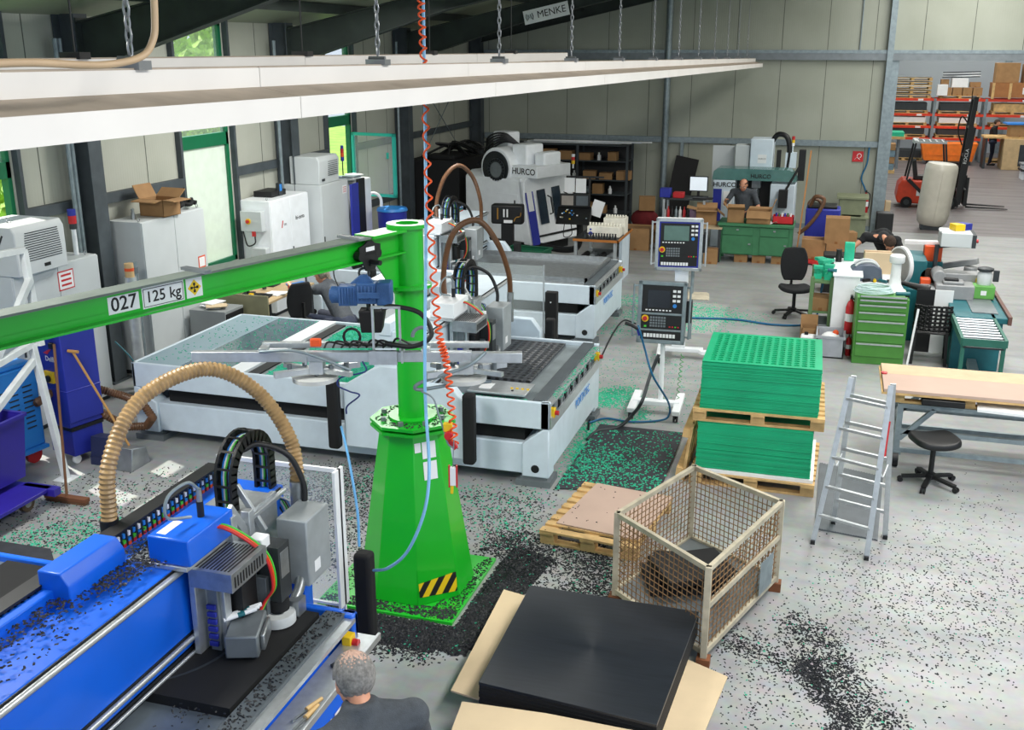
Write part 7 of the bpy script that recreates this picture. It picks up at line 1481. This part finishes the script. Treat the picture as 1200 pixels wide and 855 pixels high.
M().bx(-.27, -.87, .7, .27, -.85, .8).o('end_rail', GC, cv); M().bx(-.25, -.83, .66, .25, .72, .68).o('gap_shade_pan', DKGREY, cv)  # dark pan added so the gaps between the rollers look shaded
mb = M(); mb.bar((0, -.6, .12), (.05, .6, .12), .12, .1); mb.o('lower_channel', ALU, cv); M().cyl((-.28, -.72, .2), (-.28, -.72, .26), .035).o('yellow_ring', YEL, cv)
# ================================================================ REAR HALL
sb = T('filter_bag', 'tall pale inflated bag cylinder standing near the forklift', 'bag', (2.5, 28.75, 0)); sb.rotation_euler = (.03, .07, 0)
mb = M(); n_ = 40; prof = [(.3, .12), (.37, .2), (.4, .4), (.4, 1.5), (.39, 1.62), (.34, 1.68), (.1, 1.7)]
v = []
for (q, z) in prof: v += [((q*(1+.012*math.sin(9*2*PI*j/n_+z*6)))*math.cos(2*PI*j/n_), (q*(1+.012*math.sin(9*2*PI*j/n_+z*6)))*math.sin(2*PI*j/n_), z) for j in range(n_)]
mb.add(v, [(i*n_+j, i*n_+(j+1) % n_, (i+1)*n_+(j+1) % n_, (i+1)*n_+j) for i in range(len(prof)-1) for j in range(n_)]+[tuple(range(n_-1, -1, -1)), tuple(range(6*n_, 7*n_))])
mb.o('bag_body', mat('pale_beige_film', '#bdb9ac', .35, var=.06), sb); M().bx(-.25, -.25, 0, .25, .25, .12).o('base', DKGREY, sb, bevel=.01)
mb = M(); mb.tube([(.02, -.41, .25), (.02, -.412, 1.5)], .012, n=6); mb.o('seam', MATS['pale_beige_film'], sb)
fl = T('forklift', 'orange electric forklift with black mast and forks in the rear hall', 'forklift', (2.35, 33.0, 0), .0)
mb = M(); mb.prism([(-.5, .12), (.45, .12), (.95, .12), (.95, .45), (.5, .5), (.45, .75), (-.4, .8), (-.52, .65), (-.55, .3)], 'y', -.5, .5); mb.o('body', mat('forklift_orange', '#c93c1a', .5, var=.15), fl, bevel=.05, seg=3)
mb = M(); mb.bar((-.3, -.45, .8), (-.15, -.42, 1.85), .08, .05); mb.bar((-.3, .45, .8), (-.15, .42, 1.85), .08, .05); mb.bar((.85, -.45, .5), (.65, -.42, 1.85), .07, .05); mb.bar((.85, .45, .5), (.65, .42, 1.85), .07, .05); mb.bx(-.18, -.46, 1.84, .68, -.4, 1.9, 1); mb.bx(-.18, .4, 1.84, .68, .46, 1.9, 1)
for i in range(5): mb.bx(-.1+i*.17, -.42, 1.86, -.06+i*.17, .42, 1.89, 1)
mb.bx(-.2, -.45, 1.82, -.12, .45, 1.92, 1); mb.prism([(-.3, .78), (.1, .42), (.5, .42), (.5, .5), (.15, .5), (-.22, .85)], 'y', -.52, -.5)
mb.o('overhead_guard', [BLACK, CAB], fl)
mb = M(); mb.bx(-.1, -.22, .78, .25, .22, .9); mb.prism([(-.1, .85), (.02, .85), (-.08, 1.35), (-.18, 1.3)], 'y', -.2, .2); mb.o('seat', BLACK, fl, bevel=.02)
mb = M(); mb.bar((.75, 0, .6), (.5, 0, 1.05), .05, .05); mb.tube([(.5+.13*math.cos(t*.524)*.5, .13*math.sin(t*.524), 1.06+.1*math.cos(t*.524)) for t in range(13)], .014, n=6); mb.o('steering_wheel', BLACK, fl)
mb = M()
for y in (-.32, .32): mb.bar((1.12, y, .05), (1.32, y, 3.15), .09, .12); mb.bar((1.2, y*.7, .1), (1.38, y*.7, 2.3), .06, .08)
for z, x in ((.5, 1.16), (1.5, 1.22), (2.3, 1.27), (3.1, 1.32)): mb.bx(x-.05, -.34, z-.04, x+.03, .34, z+.04)
mb.cyl((1.15, 0, .2), (1.27, 0, 2.2), .04); mb.tube(bez([(1.2, -.2, 2.4), (1.0, -.25, 2.6), (.95, -.2, 2.2), (1.1, -.2, 1.8)], 6), .02)
mb.o('mast', BLACK, fl); text('STILL', .16, 'lettering', PAPER, fl, (1.21, -.385, 1.35), (PI/2, -1.5, 0), .001, font_bold=True) if False else text('ROCLA', .13, 'lettering', PAPER, fl, (1.23, -.39, 1.5), (PI/2, -1.5, 0), .001)
mb = M(); mb.bx(1.3, -.4, .1, 1.36, .4, .55)
for y in (-.3, .3): mb.bx(1.34, y-.06, .1, 1.4, y+.06, .9)
mb.o('fork_carriage', BLACK, fl)
for y in (-.3, .3): M().prism([(1.38, .04), (2.5, .03), (2.5, .045), (1.38, .09)], 'y', y-.06, y+.06).o('fork', BLACK, fl)
for x, r_ in ((-.25, .2), (.95, .22)):
    for y in (-.45, .45): w__ = M().cyl((x, y-.07, r_*.8), (x, y+.07, r_*.8), r_*.8, n=22).o('wheel', BLACKM, fl); M().cyl((x, y-.075, r_*.8), (x, y+.075, r_*.8), r_*.4, n=16).o('hub', DKGREY, w__)
M().bx(.0, -.506, .35, .3, -.5, .55).o('label_plate', PAPER, fl)
# pallet racking
RS_ = mat('rack_upright_steel', '#7d8b92', .5, .3); ROR = mat('rack_beam_orange', '#d43a1a', .45)
ra = T('pallet_rack', 'long pallet rack with red-orange beams along the rear hall wall', 'rack', (0, 47.0, 0)); xs = (-.1, 1.78, 3.68, 5.6, 7.6, 9.6)
for x in xs:
    for y in (-.5, .5): M().bx(x-.05, y-.05, 0, x+.05, y+.05, 2.5).o('upright', RS_, ra)
for z in (.95, 1.42, 1.9, 2.5):
    for a, b_ in zip(xs, xs[1:]):
        bm_ = M().bx(a+.05, -.55, z-.1, b_-.05, -.5, z).o('beam', ROR, ra); M().bx((a+b_)/2+.3, -.555, z-.09, (a+b_)/2+.5, -.55, z-.02).o('beam_label', PAPER, bm_); M().bx(a+.05, .5, z-.1, b_-.05, .55, z).o('beam', ROR, ra)
def rearpallet(x, z, label, cargo=None, h=.12, m=None, w=1.5):
    r = T('pallet', label, 'pallet', (x, 47.0, z))
    mb = M()
    for y in (-.45, 0, .45): mb.bx(-w/2, y-.06, 0, w/2, y+.06, .02)
    for k in (-1, 0, 1): mb.bx(k*w*.46-.06, -.5, .02, k*w*.46+.06, .5, .09)
    mb.bx(-w/2, -.52, .09, w/2, .52, .115); mb.o('deck', WOOD, r)
    if cargo: mb = M(); mb.bx(-w/2+.05, -.48, .116, w/2-.05, .48, .116+h); mb.o('load', cargo, r, bevel=.01)
    return r
lv = {0: 'floor', .95: 'first beam level', 1.42: 'second beam level', 1.9: 'third beam level', 2.5: 'top level'}
for i in range(5): rearpallet(2.75, 2.5+i*.17, ('lowest', 'second', 'middle', 'fourth', 'topmost')[i]+' pallet of the high stack on the left bay of the rack top', [DULL, None, PAPER, None, DULL][i], .05)
rearpallet(4.6, 2.5, 'pallet under the cartons on the middle bay of the rack top')
for i in range(4): cardbox((4.1+i*.38, 46.75, 2.62), 0, (.34, .4, .3), 'brown carton, %s from the left in the row on the rack top' % ORD[i], group='cartons in the middle bay of the rack top')
cardbox((3.9, 46.45, 2.62), 0, (.38, .3, .42), 'white carton with a blue and red print at the left of the brown cartons', m=PAPER, tape=False)
cardbox((4.55, 46.85, 2.93), 0, (.6, .45, .35), 'white box on top of the brown cartons on the rack', m=PAPER, tape=False); cardbox((4.0, 47.0, 2.93), 0, (.3, .4, .3), 'small brown box on top of the left brown cartons on the rack'); cardbox((5.15, 47.0, 2.93), 0, (.4, .4, .2), 'flat brown box on top of the right brown cartons on the rack')
mb = M(); rnd = random.Random(6)
for i in range(5): mb.bar((-.6, rnd.uniform(-.2, .2), .05*i), (.8, rnd.uniform(-.2, .2), .05*i+.04), .12, .03, i % 2)
tag(mb.o('profile_bundle', [BLACK, PAPER], None, loc=(4.5, 46.9, 3.3)), 'loose bundle of black and white profiles on top of the boxes on the rack', 'profiles')
bxw = T('wooden_case', 'large wooden crate on the right bay of the rack top', 'crate', (6.75, 46.9, 2.5)); M().bx(-1.0, -.5, .06, 1.0, .5, .62).o('case_body', mat('orange_plywood', '#a06a3c', .7), bxw); 
for x in (-.97, -.35, .35, .97): M().bx(x-.05, -.52, 0, x+.05, -.5, .62).o('batten', WOOD, bxw)
M().bx(.1, -.525, .2, .5, -.5, .45).o('label_plate', PAPER, bxw)
cardbox((6.25, 46.9, 3.13), 0, (.85, .8, .75), 'big brown carton on the left of the wooden crate on the rack', tape=False); cardbox((7.3, 46.9, 3.13), 0, (.9, .8, .7), 'big brown carton on the right of the wooden crate on the rack', tape=False)
for z, cg in ((1.9, DKGREY), (1.42, PAPER), (.95, DKGREY), (0, DKGREY)):
    for x in (2.7, 4.6, 6.6):
        bay = {2.7: 'left visible bay', 4.6: 'middle bay', 6.6: 'right bay'}[x]; c_ = cg if x < 5 else (WOOD if z > 1.5 else None)
        rearpallet(x, z, 'loaded pallet on the %s of the pallet rack, %s' % (lv[z], bay), c_, .22 if z == 1.42 else .3)
ob = T('tilt_bin', 'orange steel tipping bin standing in front of the pallet rack', 'bin', (4.35, 45.6, 0)); mb = M(); mb.prism([(-.95, .15), (.85, .15), (1.0, .85), (-1.1, .8)], 'y', -.4, .5); mb.o('bin_body', mat('safety_orange', '#f07818', .45), ob, bevel=.01); M().bx(-.9, -.42, .35, .85, -.4, .42).o('rib', MATS['safety_orange'], ob)
for x in (-.7, .7): M().bx(x-.1, -.4, 0, x+.1, .4, .15).o('foot', DKGREY, ob)
bx2 = T('tote_box', 'blue-grey plastic tote on the forklift line in front of the orange bin', 'box', (4.9, 44.9, 0)) if False else None
# packed goods at the left edge of the opening
pg = T('stacked_goods', 'stack of blue-grey cartons on a pallet just behind the door opening', 'stack', (1.75, 41.8, 0)); M().bx(-.4, -.4, 0, .4, .4, .12).o('pallet_base', WOOD, pg)
for i in range(4): M().bx(-.36, -.36, .12+i*.24, .36, .36, .345+i*.24).o('carton', mat('blue_grey_carton', '#6f8794', .6, var=.25) if i % 2 == 0 else CARD, pg)
mb = M(); mb.bx(-.6, -.6, 0, .6, .6, .1, 0); mb.bx(-.55, -.55, .1, .55, .55, .25, 1); tag(mb.o('pallet_load', [WOOD, TEALC], None, loc=(1.9, 43.6, 1.12)), 'pallet of pale green plates on top behind the blue-grey cartons', 'pallet')
sp_ = T('support_frame', 'grey frame carrying the pallet of pale green plates', 'frame', (1.9, 43.6, 0))
for x in (-.4, .4):
    for y in (-.4, .4): M().bx(x-.04, y-.04, 0, x+.04, y+.04, 1.12).o('leg', DULL, sp_)
cardbox((1.42, 30.4, 0), 0, (.3, .3, .45), 'small pale box on the floor right behind the door post', m=CARDL)
# machines at the right edge of the rear hall
rm = T('machine_cabinet', 'beige machine cabinet with dark vent at the right edge of the rear hall', 'machine', (7.0, 44.5, 0)); M().bx(-.9, -.6, 0, .1, .6, 1.15).o('cabinet_body', mat('pale_wood_panel', '#c3a77c', .6), rm, bevel=.01); M().bx(-.35, -.62, .15, .05, -.6, .95).o('vent', DKGREY, rm); M().bx(.12, -.7, 0, 1.3, .6, 1.35).o('white_cabinet', WHITE, rm, bevel=.02); M().bx(.3, -.71, .7, .45, -.7, .8).o('blue_plate', BLUED, rm)
M().bx(-1.6, -.4, 1.15, .0, .6, 1.22).o('table_leaf', WOOD, rm)
for x in (-1.5,): M().bx(x-.04, -.35, 0, x+.04, .5, 1.15).o('leg', DKGREY, rm)
cardbox((6.6, 44.4, 1.22), .1, (.7, .5, .45), 'brown cardboard box on the beige machine cabinet in the rear hall'); tag(M().bx(-.7, -.4, 0, .7, .4, .06).o('blue_sheet', BLUEL, None, loc=(6.8, 44.5, 1.67), rz=.1), 'bright blue sheet lying on the cardboard box in the rear hall', 'sheet')
rt_ = T('low_table', 'dark low metal table with white frame at the right edge of the rear hall', 'table', (6.9, 41.0, 0)); mb = M(); mb.bx(-.6, -.4, .5, .8, .4, .56, 1); mb.bx(-.6, -.4, .3, .8, .4, .36, 0); mb.bx(-.45, -.42, .1, .8, .3, .25, 0); mb.o('table_body', [BLACK, DULL], rt_)
for x in (-.5, .7): M().bx(x-.04, -.3, 0, x+.04, .3, .5).o('leg', WHITE, rt_)
person('person in a dark T-shirt standing beside the machine cabinet in the far rear hall', dict(pelvis=(5.9, 45.0, .95), chest=(5.88, 45.0, 1.32), neck=(5.93, 45.0, 1.5), head=(5.98, 45.0, 1.64), fwd=(.9, -.3, -.2), hup=(0, 0, 1),
  shl=(5.95, 45.2, 1.42), shr=(5.82, 44.8, 1.42), ell=(6.0, 45.25, 1.12), elr=(5.95, 44.72, 1.12), wrl=(6.2, 45.1, 1.0), wrr=(6.2, 44.7, .98), hipl=(5.92, 45.1, .9), hipr=(5.88, 44.9, .9), knl=(5.95, 45.1, .48), knr=(5.9, 44.9, .48), anl=(5.9, 45.1, .08), anr=(5.85, 44.9, .08)), CLOTHB, DENIM, BRNHAIR, 'short', vox=.025, loc=(5.9, 45.0, 0), sleeve=.4).location.y += .55
# ================================================================ CUTTING CHIPS
def inside(p, poly):
    x, y = p; c = False; j = len(poly)-1
    for i in range(len(poly)):
        if (poly[i][1] > y) != (poly[j][1] > y) and x < (poly[j][0]-poly[i][0])*(y-poly[i][1])/(poly[j][1]-poly[i][1])+poly[i][0]: c = not c
        j = i
    return c
from mathutils import noise
def chips(mb, poly, n, z, s, m, seed, clump=0., avoid=None, zf=None, soft=0.):
    rnd = random.Random(seed); xs_ = [p[0] for p in poly]; ys_ = [p[1] for p in poly]; k = 0; t = 0
    while k < n and t < n*20:
        t += 1; x = rnd.uniform(min(xs_), max(xs_)); y = rnd.uniform(min(ys_), max(ys_))
        if not inside((x, y), poly): continue
        if clump and noise.noise((x*clump, y*clump, seed))+rnd.uniform(-.35, .5) < .12: continue
        if avoid and avoid(x, y): continue
        if soft:
            x += rnd.gauss(0, soft); y += rnd.gauss(0, soft)
            if avoid and avoid(x, y): continue
        k += 1; a = rnd.uniform(0, 2*PI); L_ = s*rnd.uniform(.6, 1.3); W_ = L_*rnd.uniform(.35, .8); h = s*rnd.uniform(.15, .5); zz = z+(zf(x, y) if zf else 0)
        ca, sa = math.cos(a), math.sin(a); mm = m if not isinstance(m, tuple) else m[1 if rnd.random() < m[2] else 0]
        def q(u, v, w): return (x+ca*u-sa*v, y+sa*u+ca*v, zz+w)
        mb.add([q(-L_/2, -W_/2, 0), q(L_/2, -W_/2, 0), q(L_/2, W_/2, 0), q(-L_/2, W_/2, 0), q(-L_*.3, 0, h), q(L_*.35, W_*.1, h)], [(0, 1, 5, 4), (1, 2, 5), (2, 3, 4, 5), (3, 0, 4)], mm)
CHIPB = mat('black_rubber_chip', '#15181d', .55, var=.3)
def stuff(mb, name, label, mats): return tag(mb.o(name, mats, None, smooth=False), label, 'chips', kind='stuff')
onplate = lambda x, y: (-3.9 < x < -2.62 and 6.97 < y < 8.2)
mb = M()
A_ = [(-3.64, 7.1), (-3.27, 6.88), (-2.67, 6.93), (-2.6, 8.1), (-2.56, 8.5), (-2.15, 8.36), (-2.22, 7.76), (-2.37, 7.56), (-2.47, 7.13), (-2.67, 6.57), (-3.21, 6.58)]
def mound(u, v): return (-4.3+2.1*u, 6.3+2.2*v)
nu, nv = 84, 88; H_ = {}
def mh_(x, y):
    if onplate(x, y): return -1
    e = 0
    px_ = min(1, max(0, 1-abs(y-6.85)/.33)) if -3.75 < x < -2.4 else 0
    py_ = min(1, max(0, 1-abs(x+2.42)/.22)) if 6.7 < y < 8.1 else 0
    return max(px_, py_)*1.5-.38+.55*noise.noise((x*4, y*4, 1.3))+.25*noise.noise((x*13, y*13, 4))
for i in range(nu):
    for j in range(nv):
        c = mound((i+.5)/nu, (j+.5)/nv)
        if mh_(*c) > .05:
            cs_ = [mound(a/nu, b/nv) for a, b in ((i, j), (i+1, j), (i+1, j+1), (i, j+1))]
            mb.add([(p[0], p[1], .004+max(0, min(.03, mh_(*p)*.03))+.006*abs(noise.noise((p[0]*40, p[1]*40, 0)))) for p in cs_], [(0, 1, 2, 3)], 0)
chips(mb, A_, 6500, .002, .022, (0, 1, .01), 1, avoid=onplate, zf=lambda x, y: max(0, min(.03, mh_(x, y)*.03)))
chips(mb, [(-3.81, 7.27), (-3.17, 6.49), (-2.63, 6.47), (-2.32, 7.58), (-1.45, 7.67), (-1.7, 8.76), (-2.7, 8.84), (-2.9, 8.4), (-2.58, 8.05), (-2.68, 6.97)], 5200, .001, .02, (0, 1, .03), 2, clump=1.6, avoid=onplate, soft=.07)
chips(mb, [(-4.3, 6.3), (-2.2, 6.3), (-2.2, 8.5), (-4.3, 8.5)], 6500, .003, .021, (0, 1, .01), 31, avoid=lambda x, y: mh_(x, y) < .03, zf=lambda x, y: max(0, min(.03, mh_(x, y)*.03)))
stuff(mb, 'rubber_chips', 'thick drift of black rubber chips around the foot of the green crane', [CHIPB, TEALC])
mb = M(); chips(mb, [(-3.84, 7.02), (-2.67, 7.02), (-2.67, 7.2), (-3.84, 7.15)], 900, .031, .018, 0, 3); chips(mb, [(-2.9, 7.05), (-2.66, 7.05), (-2.66, 8.15), (-2.75, 8.15)], 500, .031, .018, 0, 4); chips(mb, [(-3.84, 7.2), (-3.65, 7.2), (-3.65, 8.1), (-3.84, 8.1)], 300, .031, .016, 0, 5)
chips(mb, [(-3.48, 7.32), (-2.92, 7.32), (-2.92, 7.9), (-3.48, 7.9)], 420, 1.541, .016, 0, 6, avoid=lambda x, y: (x+3.2)**2+(y-7.62)**2 < .15**2 or (x+3.2)**2+(y-7.62)**2 > .31**2)
stuff(mb, 'rubber_chips', 'black chips lying on the base plate and flange of the crane', [CHIPB])
mb = M()
chips(mb, [(-0.58, 6.92), (-0.19, 8.23), (0.48, 9.43), (2.02, 9.9), (1.58, 6.89), (-0.38, 6.29)], 2600, .001, .015, (0, 1, .03), 7, clump=.5, soft=.1)
chips(mb, [(-0.55, 7.29), (-0.23, 8.22), (0.34, 7.76), (0.52, 7.14), (0.8, 6.65), (0.37, 6.52), (0.13, 7.02), (-0.16, 7.23)], 2600, .001, .018, (0, 1, .02), 8, clump=1.8, soft=.06)
chips(mb, [(0.08, 7.3), (0.18, 7.37), (0.27, 6.9), (0.46, 6.74), (0.51, 6.42), (0.24, 6.33), (0.37, 6.65), (0.2, 6.82)], 1100, .001, .02, 0, 9, clump=1.0, soft=.04)
chips(mb, [(0.09, 9.31), (2.27, 11.67), (2.02, 9.9), (0.47, 8.43)], 500, .001, .014, 0, 10, soft=.2)
stuff(mb, 'rubber_chips', 'dark chips scattered and swept over the concrete at the lower right', [CHIPB, TEALC])
mb = M()
chips(mb, [(-4.67, 9.55), (-2.6, 9.71), (-2.46, 8.91), (-2.67, 8.47), (-3.14, 8.7), (-3.49, 9.56), (-4.3, 8.97)], 1800, .001, .02, (0, 1, .3), 11, soft=.16, avoid=onplate)
chips(mb, [(-5.38, 9.33), (-4.64, 9.94), (-3.75, 7.96), (-3.64, 7.17), (-4.52, 7.9)], 2600, .001, .018, (0, 1, .06), 12, soft=.12, avoid=onplate)
chips(mb, [(-7.62, 7.53), (-7.79, 8.6), (-4.7, 10.06), (-4.39, 9.16), (-6.28, 7.36), (-6.51, 6.94), (-7.21, 7.08)], 2600, .001, .018, (0, 1, .15), 13, soft=.15)
chips(mb, [(-7.34, 7.23), (-6.69, 8.02), (-6.17, 7.22), (-7.08, 6.94)], 900, .001, .022, (0, 1, .6), 14, soft=.12)
stuff(mb, 'rubber_chips', 'mixed black and teal chips over the concrete left of the crane', [CHIPB, TEALC])
mb = M()
chips(mb, [(-2.54, 9.85), (-2.59, 11.7), (-1.48, 11.95), (-1.47, 10.1), (-2.44, 9.83)], 1500, .019, .022, 1, 15, clump=.8)
chips(mb, [(-2.58, 10.19), (-2.7, 12.15), (-2.82, 13.37), (-2.52, 14.08), (-1.97, 12.37), (-2.53, 11.88), (-2.5, 11.28)], 2200, .001, .022, 1, 16, clump=1.5, soft=.06)
chips(mb, [(-3.55, 16.47), (-3.63, 19.06), (-3.16, 19.2), (-0.89, 18.31), (-1.18, 16.64), (-2.19, 16.89), (-2.79, 15.88)], 2600, .001, .024, 1, 17, clump=1.2, soft=.12)
chips(mb, [(-3.1, 13.9), (-3.11, 15.78), (-1.64, 14.78), (-1.44, 13.23), (-1.52, 12.19)], 500, .001, .018, 1, 18, soft=.15)
stuff(mb, 'plastic_chips', 'teal plastic chips strewn around the consoles and over the black mat', [CHIPB, TEALC])
mb = M()
chips(mb, [(-6.05, 9.98), (-4.6, 9.98), (-4.6, 12.3), (-6.05, 12.3)], 5200, .907, .028, 1, 19, clump=.8)
chips(mb, [(-7.6, 10.0), (-7.15, 10.0), (-7.15, 12.3), (-7.6, 12.3)], 120, .946, .018, 1, 20); chips(mb, [(-7.05, 10.0), (-6.5, 10.0), (-6.5, 12.3), (-7.05, 12.3)], 380, .941, .018, 1, 23)
chips(mb, [(-3.9, 9.96), (-2.9, 9.96), (-2.9, 10.1), (-3.9, 10.1)], 350, .9, .022, 1, 21); chips(mb, [(-2.68, 10.1), (-2.56, 10.1), (-2.56, 12.2), (-2.68, 12.2)], 160, .932, .02, 1, 22)
stuff(mb, 'plastic_chips', 'teal plastic chips covering the top of the long cutting table', [CHIPB, TEALC])
mb = M()
zt = 1.621
chips(mb, [(-3.98, 2.9), (-3.52, 2.9), (-3.52, 5.0), (-3.98, 5.0)], 420, zt, .018, 0, 24); chips(mb, [(-3.9, 3.2), (-3.8, 3.2), (-3.62, 4.6), (-3.68, 5.0), (-3.86, 5.0)], 650, zt, .017, 0, 25); chips(mb, [(-3.78, 4.3), (-3.6, 4.3), (-3.55, 5.0), (-3.8, 5.0)], 500, zt, .016, 0, 26)
chips(mb, [(-2.94, 3.4), (-2.82, 3.4), (-2.82, 5.45), (-2.94, 5.45)], 420, .957, .017, 0, 27); chips(mb, [(-3.3, 3.4), (-2.97, 3.4), (-2.97, 5.1), (-3.3, 5.1)], 300, .947, .016, 0, 28)
stuff(mb, 'rubber_chips', 'black rubber chips lying on the blue beam and table edge', [CHIPB, TEALC])
mb = M(); chips(mb, [(-2.6, 8.49), (-2, 10.37), (-1.19, 9.92), (-1.79, 8.56)], 60, .16, .014, 0, 29)
stuff(mb, 'rubber_chips', 'few dark chips on the low wooden pallet', [CHIPB])
